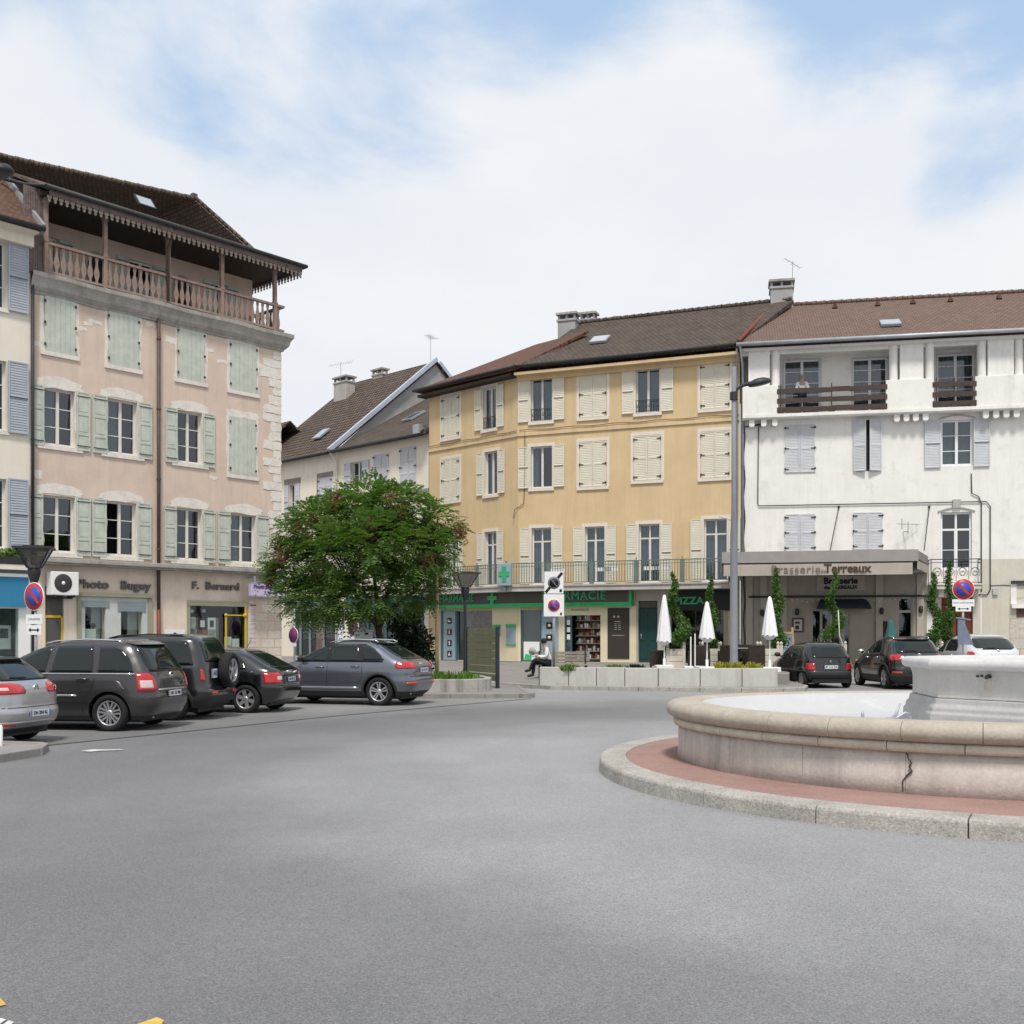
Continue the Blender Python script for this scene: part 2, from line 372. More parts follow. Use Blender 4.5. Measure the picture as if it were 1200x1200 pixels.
def gutter(root, pts, r=.08, mat=None):
    m = MB(); m.tube(pts, r, 8); return m.build('gutter', mat or MATS['zinc_dark'], root)
# ------------------------------------------------------------------ palette
M('pink_wall', (.61, .49, .405), .9, .09, 1.1, .07, 25, streak=.7, streakcol=(.42, .34, .28), stain=.35, staincol=(.62, .52, .43), stains=.9)
M('stone_white', (.70, .66, .60), .9, .14, 3, .12, 14, bump=.5, bs=20, stain=.35, staincol=(.42, .34, .28), stains=3)
M('stone_grey', (.36, .34, .31), .9, .2, 2, .15, 18, bump=.5, bs=25, streak=.6, streakcol=(.09, .085, .08))
M('reveal', (.66, .62, .55), .9, .08)
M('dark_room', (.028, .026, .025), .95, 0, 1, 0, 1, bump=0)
M('frame_white', (.66, .64, .60), .6, .05, bump=0)
M('frame_pure', (.74, .75, .76), .5, .04, bump=0)
M('curtain', (.62, .64, .68), .9, .05, bump=0)
M('iron', (.045, .043, .042), .6, .1, bump=0)
M('iron_green', (.13, .17, .15), .55, .1, bump=0)
M('sage', (.49, .52, .455), .75, .12, 3, .08, 30, streak=.35, streakcol=(.25, .29, .25), bump=.1)
M('cream_shutter', (.64, .605, .50), .7, .05, 3, .04, bump=.05)
M('grey_shutter', (.54, .55, .57), .7, .06, 3, .04, bump=.05)
M('lilac_shutter', (.56, .56, .60), .7, .06, 3, .04, bump=.05)
M('blue_shutter', (.36, .39, .44), .7, .08, 3, .05, bump=.05)
M('ochre_wall', (.61, .46, .27), .9, .07, .8, .06, 22, streak=.75, streakcol=(.42, .32, .19), stain=.18, staincol=(.5, .38, .23), stains=.7)
M('cream_trim', (.68, .62, .54), .85, .05)
M('white_wall', (.76, .745, .705), .9, .06, 1, .06, 18, streak=.5, streakcol=(.52, .505, .47), stain=.5, staincol=(.50, .48, .43), stains=1.6)
M('dirty_cream', (.58, .55, .47), .9, .08, 1, .06, 14, streak=.6, streakcol=(.38, .35, .29), stain=.4, staincol=(.44, .41, .35), stains=1.4)
M('ivory_wall', (.71, .66, .565), .9, .05, 1, .04, 20, streak=.4, streakcol=(.55, .50, .42))
M('ivory_pale', (.76, .70, .585), .9, .05, 1, .04, 20, streak=.4, streakcol=(.55, .52, .46))
M('gable_render', (.33, .33, .33), .9, .12, 1.5)
M('wood_pink', (.29, .21, .175), .8, .2, 5, .15, 30, streak=.4, streakcol=(.2, .14, .12))
M('wood_pale', (.27, .225, .185), .8, .2, 5, .15, 30)
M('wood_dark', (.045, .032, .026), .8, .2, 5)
M('wood_grey', (.17, .13, .12), .85, .3, 6, .2, 30, streak=.6)
M('rail_brown', (.06, .04, .033), .6, .2, 4)
M('zinc', (.36, .38, .41), .45, .12, 2, bump=.05, metal=.3)
M('zinc_blue', (.40, .45, .54), .5, .1, 2, bump=.05)
M('zinc_dark', (.035, .036, .038), .55, .2, 3, bump=.05)
M('pipe_brown', (.085, .06, .05), .55, .2, 3, bump=.05)
M('pipe_red', (.18, .055, .04), .6, .2, 3, bump=.05)
M('concrete', (.42, .40, .37), .9, .1, 2, .1, 18, streak=.5, streakcol=(.2, .19, .18))
M('slab_conc', (.45, .43, .40), .9, .12, 1.5, .08, 20, streak=.7, streakcol=(.24, .22, .2))
M('blue_fascia', (.035, .20, .36), .45, .05, bump=0)
M('white_paint', (.78, .78, .77), .5, .03, bump=0)
M('shop_grey', (.22, .26, .28), .6, .08, bump=0)
M('shop_olive', (.30, .30, .22), .6, .08, bump=0)
M('shop_pale', (.50, .52, .50), .6, .06, bump=0)
M('yellow_paint', (.62, .42, .03), .5, .06, bump=0)
M('purple_text', (.12, .04, .25), .6, 0, fine=0, bump=0)
M('lilac_box', (.52, .44, .62), .5, .04, bump=0)
M('letter_dark', (.15, .135, .12), .7, .2, bump=0)
M('black', (.012, .012, .013), .5, 0, fine=0, bump=0)
M('plastic_dark', (.03, .03, .032), .6, .1, bump=0)
M('band_dark', (.085, .08, .068), .5, .05, bump=0)
M('band_green', (.04, .44, .14), .5, .04, bump=0)
M('letter_green', (.045, .36, .17), .5, .04, bump=0)
M('cross_green', (.05, .48, .19), .5, .04, bump=0)
M('cream_shop', (.70, .62, .44), .7, .04, bump=.05)
M('blue_grey', (.28, .36, .41), .6, .05, bump=0)
M('teal_frame', (.04, .12, .15), .5, .05, bump=0)
M('door_green', (.012, .05, .05), .45, .1, bump=0)
M('choc', (.045, .038, .033), .5, .05, bump=0)
M('greige', (.36, .32, .27), .8, .07, 2, streak=.3)
M('greige_pillar', (.42, .38, .33), .85, .07, 2, streak=.3)
M('awning', (.40, .355, .31), .85, .08, 1.5, .05, bump=.1)
M('awning_frame', (.24, .22, .21), .7, .08, bump=0)
M('oxblood', (.16, .045, .02), .6, .15, 4, streak=.3, bump=.05)
M('shelf_goods', (.25, .12, .08), .7, .7, 9, .4, 25, bump=0)
M('brick_step', (.36, .26, .22), .9, .15, 6, .2, 20)
M('vent_brown', (.10, .055, .045), .7, .2, bump=0)
M('poster_mix', (.40, .45, .40), .6, .6, 5, .3, 16, bump=0)
M('poster_red', (.40, .16, .12), .6, .6, 9, .3, 20, bump=0)
glass('glass', (.62, .70, .72), .06, .8)
glass('shop_glass', (.88, .92, .90), .02, .95)
tiles('tiles_dark', (.185, .135, .108), (.115, .086, .072), .15, .18, .35, 1, .05, .2, .14)
tiles('tiles_brown', (.125, .094, .076), (.075, .058, .05), .2, .22, .45, 2, .05, .2, .14)
tiles('tiles_mid', (.18, .135, .105), (.11, .083, .068), .36, .3, .12, 3, .01, .12, .2)
tiles('tiles_red', (.17, .085, .062), (.125, .062, .047), .22, .2, .2, 4, .02)
tiles('tiles_rust', (.15, .082, .056), (.10, .06, .045), .16, .18, .2, 5, .03)
tiles('tiles_rose', (.195, .128, .102), (.15, .105, .087), .2, .22, .12, 6, .0, .3)
stonework('quoin_stone', (.72, .66, .58), (.60, .50, .41), (.34, .29, .25))
MT = MATS
def lam(s, px): return s
# ------------------------------------------------------------------ facade frames
def Pw(px, s): return ((px - 600) / s, FL / s)
F_pink = Fac(Pw(35, 37.44), Pw(329, 31.0))
F_bei = Fac((Vector(Pw(35, 37.44)) - F_pink.U * 9.0 - F_pink.N * .10), (Vector(Pw(35, 37.44)) - F_pink.U * .03 - F_pink.N * .10))
YA, YB, YC = Vector(Pw(503, 23.9)), Vector((.27, 50.0)), Vector((9.50, 46.25))
F_yl, F_yr = Fac(YA, YB), Fac(YB, YC)
F_mid = Fac(Pw(330, 20.2), Pw(502.5, 23.55))
F_wh = Fac((9.56, 46.26), (9.56 + 12.64 * 1.15, 46.26 - 2.56 * 1.15))

# ================================================================== PINK HOUSE
def build_pink():
    F = F_pink; L = F.L
    root = F.root('pink_house', label='pink rendered corner house with a wooden loggia under the dark roof and sage green shutters', category='building')
    R = F.rect
    zl = 4.0; z_c0, z_c1 = 12.42, 13.05
    l2 = [(52, 454.5, 88, 520), (126, 469, 161, 532), (208, 484, 237, 546)]
    l1 = [(50.5, 578, 88, 645), (125, 587, 160, 652), (207, 598, 237, 657), (270, 604.5, 300, 662)]
    o2 = [R(*p) for p in l2]; o1 = [R(*p) for p in l1]
    zt2, zb2 = np.mean([o[3] for o in o2]), np.mean([o[2] for o in o2]); zt1, zb1 = np.mean([o[3] for o in o1]), np.mean([o[2] for o in o1])
    o2 = [(o[0], o[1], zb2, zt2) for o in o2]; o1 = [(o[0], o[1], zb1, zt1) for o in o1]
    # upper walls
    mb = wall(0, L, zl, z_c0, o2 + o1)
    # right end wall and back
    for (x, y) in ((L, 0),): mb.quad((L, 0, 0), (L, 9, 0), (L, 9, z_c1), (L, 0, z_c1), 0)
    mb.quad((0, 9, 0), (L, 9, 0), (L, 9, z_c1), (0, 9, z_c1), 0); mb.quad((0, 0, 4), (0, 9, 4), (0, 9, z_c1), (0, 0, z_c1), 0)
    mb.build('wall', [MT['pink_wall'], MT['reveal'], MT['dark_room']], root, fix=False)
    # ground storey
    g = []
    dA = (F.u(53), F.u(75), .15, 3.25); s1 = (F.u(99), F.u(123), .15, F.uz(110, 711)[1]); s2 = (F.u(141), F.u(166), .15, F.uz(150, 716)[1]); sB = (F.u(219), F.u(290), .15, F.uz(250, 706)[1])
    mb = wall(0, L, 0, zl, [dA, s1, s2, sB], room=1.4)
    mb.build('ground_wall', [MT['pink_lower'], MT['reveal'], MT['dark_room']], root, fix=False)
    # stone ledge
    m = MB(); e0 = F.u(38, -.45); m.box(.05, L - .15, -.42, .02, zl - .08, zl + .10); m.box(.05, L - .15, -.5, -.42, zl - .02, zl + .12)
    m.build('ledge', MT['stone_grey'], root, bevel=.02)
    # quoins and odd stones
    m = MB(); z = .2; k = 0
    while z < z_c0 - .1:
        h = rnd.uniform(.26, .42); w = rnd.choice([.35, .55, .8, .45, 1.0]) * (1 if z > 4.3 else 1.25)
        if z > 4.3: w = min(w, .95)
        jagpatch(m, L - w, L + .012, z + .015, min(z + h - .015, z_c0), y=-.012 - .004 * (k % 3), jit=.03); z += h; k += 1
        if 4.0 < z < 4.3: z = 4.3
    m.quad((L + .012, -.012, .1), (L + .012, .6, .1), (L + .012, .6, z_c0), (L + .012, -.012, z_c0))
    for (x, y, w, h) in ((103, 380, .3, .14), (112, 378, .5, .13), (178, 381, .45, .14), (200, 398, .4, .2), (245, 410, .4, .12), (262, 424, .5, .12), (42, 402, .5, .16), (40, 555, .5, .25), (330, 0, 0, 0), (250, 560, .3, .1), (310, 430, .5, .2), (96, 385, .3, .12)):
        if not w: continue
        u, z = F.uz(x, y); jagpatch(m, u - w / 2, u + w / 2, z - h / 2, z + h / 2, y=-.006, jit=.04)
    m.build('quoin_stones', MT['stone_white'], root)
    # right shop-front stone area
    m = MB(); m.box(F.u(291.5), L + .015, -.03, .0, .1, zl - .1); m.build('stone_facing', MT['quoin_stone'], root)
    # stone surrounds, sills, frames, shutters
    def surround(a, b, c, d, arch=.14, w=.24):
        m = MB()
        jagpatch(m, a - w, b + w, d + .02, d + .24, y=-.010, jit=.05, n=5, arch=arch)
        jagpatch(m, a - w, a - .0, c, d + .03, y=-.008, jit=.045, n=5); jagpatch(m, b, b + w, c, d + .03, y=-.008, jit=.045, n=5)
        m.box(a - w, b + w, -.05, .02, c - .14, c - .005)
        return m.build('stone_surround', MT['stone_white'], root)
    for i, o in enumerate(o2 + o1):
        a, b, c, d = o; surround(*o); w = (b - a) / 2
        cur = None if i in (3, 4) else [(.05, .45)]
        window(root, a, b, c, d, y=.17, bars=2, curtain=cur if i in (0, 1, 6) else None, open_leaf=(i == 4), fw=.06)
        panelshut(root, a - w * .92 - .03, a - .03, c - .06, d + .03, MT['sage'])
        panelshut(root, b + .03, b + w * .92 + .03, c - .06, d + .03, MT['sage'])
    for p in ((52, 349, 88, 414), (126.6, 367, 162, 430), (208, 384, 239, 446), (269.5, 401, 300, 459), (269, 490, 299, 557)):
        a, b, c, d = R(*p)
        surround(a, b, c, d, .03, .13); plankshut(root, a, b, c, d, MT['sage'])
    # cornice moulding
    prof = [(.0, z_c0), (-.05, z_c0), (-.07, z_c0 + .06), (-.12, z_c0 + .1), (-.2, z_c0 + .2), (-.23, z_c0 + .34), (-.28, z_c0 + .44), (-.33, z_c0 + .5), (-.34, z_c1), (.0, z_c1)]
    m = MB(); n0 = len(prof); us = [-.05 + (L + .1) * i / 9 for i in range(10)]
    pts = []
    for j, u in enumerate(us): pts.append([(u + (-.0), y, z + (.02 * math.sin(j * 2.1))) for y, z in prof])
    pts.append([(L + .05 - y, y, z) for y, z in prof]); pts.append([(L + .05 - y, 9, z) for y, z in prof])
    for ring in pts: m.v += ring
    for j in range(len(pts) - 1):
        for i in range(n0 - 1): m.face((j * n0 + i, (j + 1) * n0 + i, (j + 1) * n0 + i + 1, j * n0 + i + 1))
    m.box(0, L, .001, 2.2, z_c1 - .12, z_c1 - .01)
    m.build('cornice', MT['stone_grey'], root)
    # loggia ------------------------------------------------
    W = 1.8; ez = 15.72
    lo = []
    wins = [(60, 70, 'd'), (152, 180, 'w'), (246, 268, 'w')]
    holes = []
    for x0, x1 in ((57, 68), (152, 180), (252, 266)):
        a, b = F.u(x0, W), F.u(x1, W); holes.append((a, b, 13.35, 15.0))
    mb = wall(0, L, 13.0, 16.7, holes, t=.2, room=.8)
    mb.v = [(x, y + W, z) for x, y, z in mb.v]
    mb.quad((L, W, 13), (L, 9, 13), (L, 9, 16.7), (L, W, 16.7), 0)
    mb.build('loggia_wall', [MT['pink_wall'], MT['reveal'], MT['dark_room']], root, fix=False)
    for a, b, c, d in holes:
        window(root, a, b, c, d, y=W + .12, bars=1, fw=.06)
        panelshut(root, a - .5, a - .03, c, d, MT['sage'], y=W - .05); panelshut(root, b + .03, b + .5, c, d, MT['sage'], y=W - .05)
    for px in (113, 214):   # arched niches
        u, _ = F.uz(px, 480, W); m = MB()
        pts = [(u - .42, 13.3), (u + .42, 13.3), (u + .42, 14.5)] + [(u + .42 * math.cos(t), 14.5 + .42 * math.sin(t)) for t in [math.pi * k / 10 for k in range(1, 10)]] + [(u - .42, 14.5)]
        m.prism(pts, W - .02, W + .05, 0)
        pts = [(u + (x - u) * .78, 13.3 + (z - 13.3) * .93) for x, z in pts]; m.prism(pts, W - .03, W + .04, 1)
        m.build('arched_niche', [MT['stone_grey'], MT['dark_room']], root)
    # ceiling boards, fascia
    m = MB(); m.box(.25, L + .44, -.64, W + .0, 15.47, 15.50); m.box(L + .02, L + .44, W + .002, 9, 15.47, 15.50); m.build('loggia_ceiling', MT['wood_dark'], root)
    posts = [F.u(x, -.18) for x in (123, 197, 260, 322)]
    for u in posts + [.42]:
        m = MB(); m.box(u - .065, u + .065, -.245, -.115, z_c1, 15.46); m.box(u - .085, u + .085, -.265, -.095, z_c1 + 1.02, z_c1 + 1.1); m.box(u - .085, u + .085, -.265, -.095, 15.26, 15.36)
        m.build('post', MT['wood_pink'], root, bevel=.01)
    m = MB(); m.box(.42, L + .0, -.25, -.11, z_c1 + .95, z_c1 + 1.03); m.box(.42, L, -.22, -.14, z_c1 + .06, z_c1 + .13)
    m.box(L - .12, L + .02, -.11, 2.0, z_c1 + .95, z_c1 + 1.03); m.box(L - .1, L - .02, -.11, 2.0, z_c1 + .06, z_c1 + .13); m.build('railing', MT['wood_pink'], root)
    bm_ = MB(); z0 = z_c1 + .13; h = .82
    sil = [(.045, 0), (.04, .08), (.06, .14), (.09, .26), (.085, .36), (.05, .5), (.034, .6), (.04, .68), (.06, .74), (.045, .82)]
    bm_.prism([(x, z) for x, z in sil] + [(-x, z) for x, z in sil[::-1]], -.015, .015)
    me = bm_.mesh('baluster', [MT['wood_pink']])
    u = .55; nb = 0
    while u < L - .1:
        if all(abs(u - p) > .12 for p in posts):
            o = link('baluster', me, root); o.location = (u, -.18, z0); nb += 1
        u += .225
    for k in range(8):
        o = link('baluster', me, root); o.location = (L - .06, .08 + k * .23, z0); o.rotation_euler = (0, 0, math.pi / 2)
    # scalloped fringe
    m = MB(); m.box(.3, L + .48, -.688, -.655, 15.38, 15.54); m.box(L + .45, L + .48, -.65, 6, 15.38, 15.54); m.build('fringe_board', MT['wood_grey'], root); m = MB(); n = 0; u = .3; L_ = L
    def tooth(x, flip=False):
        P = [(-.07, 15.37), (-.075, 15.30), (-.03, 15.26), (-.055, 15.21), (0, 15.16), (.055, 15.21), (.03, 15.26), (.075, 15.30), (.07, 15.37)]
        return P
    while u < L + .46:
        m.prism([(u + x, z) for x, z in tooth(0)], -.683, -.660); u += .19
    v = len(m.v); y = -.6
    while y < 6:
        P = tooth(0); k = len(m.v)
        m.v += [(L + .455, y + x, z) for x, z in P] + [(L + .475, y + x, z) for x, z in P]; q = len(P)
        m.face([k + i for i in range(q)]); m.face([k + q + i for i in range(q)][::-1])
        for i in range(q): j = (i + 1) % q; m.face((k + i, k + j, k + q + j, k + q + i))
        y += .19
    m.build('scalloped_fringe', MT['wood_pale'], root)
    # plank side at the left end of the loggia
    m = MB()
    for i in range(9): m.box(-.25 + i * .075, -.185 + i * .075, -.12 + .008 * (i % 2), -.08, 13.0, 15.7)
    for i in range(8): m.box(.39, .41, -.1 + i * .22, .1 + i * .22, 13.0, 15.7)
    m.build('plank_side', MT['wood_grey'], root)
    # roofs
    rl = -9.0; rz0, rz1 = 16.9, 18.65; wb = 3.35
    P = lambda u, w, z: (u, w, z)
    roof_pts(root, 'roof', [P(rl, W - .3, 16.5), P(L + .0, W, 16.7), P(L - 1.57, wb, rz1), P(rl, wb, rz0)], MT['tiles_dark'], .12)
    roof_pts(root, 'roof', [P(L, W, 16.7), P(L, 9, 16.7), P(L - 1.57, 6.8, rz1), P(L - 1.57, wb, rz1)], MT['tiles_dark'], .12)
    roof_pts(root, 'roof', [P(.22, -.72, 15.62), P(L + .55, -.72, 15.62), P(L - .02, W, 16.72), P(.22, W - .1, 16.72)], MT['tiles_dark'], .1)
    roof_pts(root, 'roof', [P(L + .55, -.72, 15.62), P(L + .55, 9, 15.62), P(L - .02, 9, 16.72), P(L - .02, W, 16.72)], MT['tiles_dark'], .1)
    roof_pts(root, 'roof', [P(L - 1.57, 6.8, rz1), P(rl, 6.8, rz0), P(rl, wb, rz0), P(L - 1.57, wb, rz1)], MT['tiles_dark'], .12)
    m = MB(); 
    for k in range(34):
        t = k / 34; u = rl + (L - 1.5 - rl) * t; z = rz0 + (rz1 - rz0) * t
        m.tube([(u, wb, z - .02), (u + (L - 1.5 - rl) / 34 * 1.02, wb, z)], [.09, .1], 8)
    m.box(L - 1.7, L - 1.5, wb - .1, wb + .1, rz1 - .05, rz1 + .12)
    for k in range(12):
        t = k / 12; m.tube([(L - 1.57 + 1.57 * t, wb + (W - wb) * t, rz1 + (16.7 - rz1) * t + .03), (L - 1.57 + 1.57 * (t + .085), wb + (W - wb) * (t + .085), rz1 + (16.7 - rz1) * (t + .085) + .0)], [.07, .08], 8)
    m.build('ridge_tiles', MT['tiles_dark'], root)
    gutter(root, [(.15, -.78, 15.60), (L + .6, -.78, 15.60), (L + .6, 8, 15.60)], .075)
    gutter(root, [(.15, -.78, 15.60), (.12, .6, 16.0), (-.3, 1.4, 16.3)], .06)
    # skylight in the roof
    uu, zz = F.uz(167, 240, 2.3); m = MB(); T = Matrix.Translation((uu, 2.18, 17.28)) @ Matrix.Rotation(math.radians(50), 4, 'X')
    m.box(-.35, .35, -.3, .3, .02, .10, 0, T); m.box(-.29, .29, -.24, .24, .10, .105, 1, T); m.build('skylight', [MT['zinc_dark'], MT['glass_pale']], root)
    # downpipe
    ux = F.u(186, -.1); m = MB(); m.tube([(ux, -.1, 2.55), (ux, -.1, 12.5)], .062, 10)
    for z in (4.6, 7, 9.4, 11.8): m.lathe([(.075, z), (.08, z + .03), (.075, z + .06)], 10, (ux, -.1, 0))
    up = F.u(197, -.3); m.tube([(up, -.72, 15.6), (up, -.5, 15.2), (up + .0, -.3, 14.9), (up, -.3, 13.15)], .05, 8)
    m.build('downpipe', MT['pipe_brown'], root)
    m = MB(); m.tube([(ux, -.1, .15), (ux, -.1, 2.56)], .07, 10); m.build('downpipe_foot', MT['pipe_red'], root)
    uw = .02; m = MB(); m.tube([(uw, -.16, 4.2), (uw, -.16, 12.9)], .05, 8); m.build('downpipe', MT['zinc_dark'], root)
    # shop fronts
    a, b, c, d = dA; m = MB(); m.box(b - .07, b, .05, .12, c, F.uz(64, 721)[1]); z = F.uz(64, 721)[1]; m.box(a, b, .05, .12, z - .08, z); m.box(a, a + .05, .05, .12, c, z - .08)
    dr = MB(); dr.box(a + .05, b - .07, .07, .11, c, z - .08); o = dr.build('door', MT['shop_dark'], root); m.build('door_frame', MT['yellow_paint'], o)
    q = MB(); q.box(a, b, .08, .12, z, d); q.build('transom_panel', MT['shop_dark'], root)
    fa0, fa1 = F.u(94), F.u(180); zt = F.uz(140, 700)[1]
    m = MB(); m.box(fa0, s1[0], -.05, .02, .1, zt); m.box(s1[1], s2[0], -.05, .02, .1, zt); m.box(s2[1], fa1 - .25, -.05, .02, .1, zt); m.box(s1[0], s1[1], -.05, .02, s1[3], zt); m.box(s2[0], s2[1], -.05, .02, s2[3], zt)
    m.build('shop_front', MT['shop_pale'], root, bevel=.008)
    m = MB(); m.box(fa0 - .12, fa0 - .005, -.08, .0, .1, zt + .1); m.box(fa1 - .245, fa1 - .1, -.08, .0, .1, zt + .1); m.box(fa0 - .12, fa1 - .1, -.14, -.081, zt + .005, zt + .12); m.build('shop_trim', MT['shop_olive'], root)
    m = MB(); m.box(s1[0] - .12, s1[1] + .12, -.075, -.052, s1[3] - .02, zt - .15); m.box(s2[0] - .12, s2[1] + .12, -.075, -.052, s2[3] - .02, zt - .15); m.build('shop_header', MT['shop_grey'], root)
    for o in (s1, s2):
        g = MB(); g.box(o[0], o[1], .03, .036, o[2], o[3]); g.build('shop_pane', MT['shop_glass'], root)
        g = MB(); g.box(o[0] + (o[1] - o[0]) * .55, o[1], .3, .34, o[2], o[3]); g.build('display_panel', MT['shop_pale'], root)
    g = MB(); g.box(s1[0] + .02, s1[0] + (s1[1] - s1[0]) * .6, .05, .06, .9, F.uz(105, 737)[1]); g.build('poster', MT['white_paint'], root)
    g = MB(); g.lathe([(.0, -.001), (.09, -.001), (.09, .008)], 14, (s1[0] + .32, .04, 2.0), axis='y'); g.build('poster_picture', MT['black'], root)
    # wide display window with yellow and olive frames
    a, b, c, d = sB; m = MB()
    m.box(a, a + .12, -.03, .05, c, d); m.box(b - .10, b, -.03, .05, c, d); m.box(a, b, -.05, -.031, d - .13, d + .05); m.build('display_frame', MT['shop_olive'], root)
    g = MB(); g.box(a + .12, b - .1, .03, .036, c, d); g.build('shop_pane', MT['shop_glass'], root)
    uy0, uy1 = F.u(264), F.u(287); zy = F.uz(275, 721)[1]; m = MB(); m.box(uy0 - .03, uy0 + .03, -.06, -.02, c, zy); m.box(uy1 - .03, uy1 + .03, -.06, -.02, c, d - .1); m.box(uy0, uy1, -.055, -.03, zy - .02, zy + .02)
    m.lathe([(0, -.075), (.06, -.075), (.06, -.02)], 12, (uy0, 0, zy), axis='y'); m.lathe([(0, -.075), (.08, -.075), (.08, -.02)], 12, (uy1 - .02, 0, zy), axis='y'); m.build('yellow_frame', MT['yellow_paint'], root)
    m = MB(); u0 = F.u(232); u1 = F.u(258); m.box(u0, u1, .10, .12, c, F.uz(245, 724)[1]); m.build('display_board', MT['wood_pale'], root)
    for i, (x, y, w, h, mt) in enumerate(((238, 731, .34, .44, 'wood_dark'), (249, 731, .32, .44, 'white_paint'), (239, 745, .4, .42, 'poster_red'), (249, 743, .36, .34, 'poster_mix'), (226, 738, .3, .9, 'poster_mix'), (227, 745, .3, .5, 'lilac_box'), (268, 752, .3, .36, 'white_paint'), (277, 754, .3, .34, 'white_paint'), (269, 762, .3, .34, 'lilac_box'), (278, 763, .3, .3, 'white_paint'))):
        u, z = F.uz(x, y); m = MB(); m.box(u - w / 2, u + w / 2, .042, .06, z - h / 2, z + h / 2)
        if i < 2: m.box(u - w / 2 + .08, u + w / 2 - .08, .038, .041, z - h / 2 + .1, z + h / 2 - .1, 1)
        m.build('picture', [MT[mt], MT['white_paint'] if mt == 'wood_dark' else MT['plastic_dark']], root)
    for x in (224, 227, 241):
        u, z = F.uz(x, 716); m = MB(); m.lathe([(0, .08), (.06, .04), (.07, -.04), (0, -.06)], 10, (u, .13, z)); m.build('spot_lamp', MT['white_paint'], root)
    u, z = F.uz(208, 746); m = MB(); m.box(F.u(192), F.u(216), -.045, -.02, z - .25, z + .25); m.build('notice', MT['white_paint'], root)
    m = MB(); m.lathe([(0, -.06), (.14, -.06), (.14, -.046)], 14, (F.u(204), 0, z - .05), axis='y', sy=lambda q: (q[0] * .8, q[1], q[2] * 1.4)); m.lathe([(0, -.066), (.08, -.066), (.08, -.061)], 14, (F.u(204), 0, z - .09), axis='y', sy=lambda q: (q[0] * .8, q[1], q[2] * 1.4), mi=1); m.build('notice_picture', [MT['black'], MT['poster_mix']], root)
    # letters
    zt_ = F.uz(138, 685)[1] - .03
    text('lettering', 'Photo   Bugey', .38, MT['letter_dark'], root, ((F.u(86) + F.u(178)) / 2, -.035, zt_), .03, sx=1.17, bold=.012, spacing=1.05)
    text('lettering', 'F.  Bernard', .36, MT['letter_dark'], root, ((F.u(217) + F.u(286)) / 2, -.035, F.uz(250, 686.5)[1] - .02), .03, sx=1.15, bold=.012, spacing=1.05)
    for k in range(12):
        m = MB(); u = F.u(292); z = .9 + k * .17; m.box(u, u + .28, -.036, -.0305, z, z + .05); m.build('opening_hours_line', MT['purple_text'] if k > 10 else MT['lilac_box'], root)
    return root
glass('glass_pale', (.8, .85, .9), .6, .6)
M('pink_lower', (.74, .63, .53), .9, .1, 1.2, .08, 18, streak=.5, streakcol=(.36, .30, .25), stain=.55, staincol=(.62, .56, .48), stains=1.3)
M('shop_dark', (.085, .085, .083), .6, .1, bump=0)
build_pink()

# ---- lilac sign box, air conditioner: top-level things fixed on the pink house
def on(F, u, w=0, z=0): P = F.A + F.U * u + F.N * w; return (P.x, P.y, z)
u0, z0 = F_pink.uz(293, 698, -.5); u1, _ = F_pink.uz(331, 698, -.5)
r = empty('shop_sign', on(F_pink, u0, -.5, z0), F_pink.ang, label='lilac lettered box sign projecting at the corner of the pink house', category='sign')
m = MB(); m.box(0, u1 - u0, -.08, .10, 0, .46); m.build('sign_box', MT['lilac_box'], r, bevel=.01)
m = MB(); m.box(-.01, u1 - u0 + .01, -.09, .11, -.03, 0); m.box(-.01, u1 - u0 + .01, -.09, .11, .46, .49); m.box(.2, .24, -.0, .04, .49, .72); m.box(u1 - u0 - .24, u1 - u0 - .2, -.0, .04, .49, .72); m.box(.2, .24, .04, .5, .66, .7); m.box(u1 - u0 - .24, u1 - u0 - .2, .04, .5, .66, .7); m.build('bracket', MT['zinc'], r)
text('lettering', 'Photo Bugey', .19, MT['purple_text'], r, (.58, -.09, .33), .005, bold=.006)
text('lettering', 'F. Bernard', .13, MT['purple_text'], r, (.85, -.09, .13), .005, bold=.002)
ua, za = F_pink.uz(60.5, 697, -.45); ub, _ = F_pink.uz(92.5, 697, -.45)
r = empty('air_conditioner', on(F_pink, ua, -.45, za), F_pink.ang, label='white air conditioner unit with a round fan above the yellow framed door', category='air conditioner')
w = ub - ua; m = MB(); m.box(0, w, 0, .36, 0, .74); m.build('casing', MT['white_paint'], r, bevel=.02)
m = MB(); m.lathe([(0, -.012), (.05, -.02), (.27, -.02), (.29, -.01), (.29, .0)], 28, (w * .42, 0, .38), axis='y')
m.build('fan_grille', MT['iron'], r)
m = MB(); m.lathe([(0, -.04), (.055, -.035), (.06, -.02)], 14, (w * .42, 0, .38), axis='y'); m.build('fan_hub', MT['white_paint'], r)
m = MB(); m.box(.1, .16, 0, .45, -.07, 0); m.box(w - .16, w - .1, 0, .45, -.07, 0); m.box(.0, .0 + w, .38, .42, -.1, -.05); m.build('bracket', MT['zinc_dark'], r)

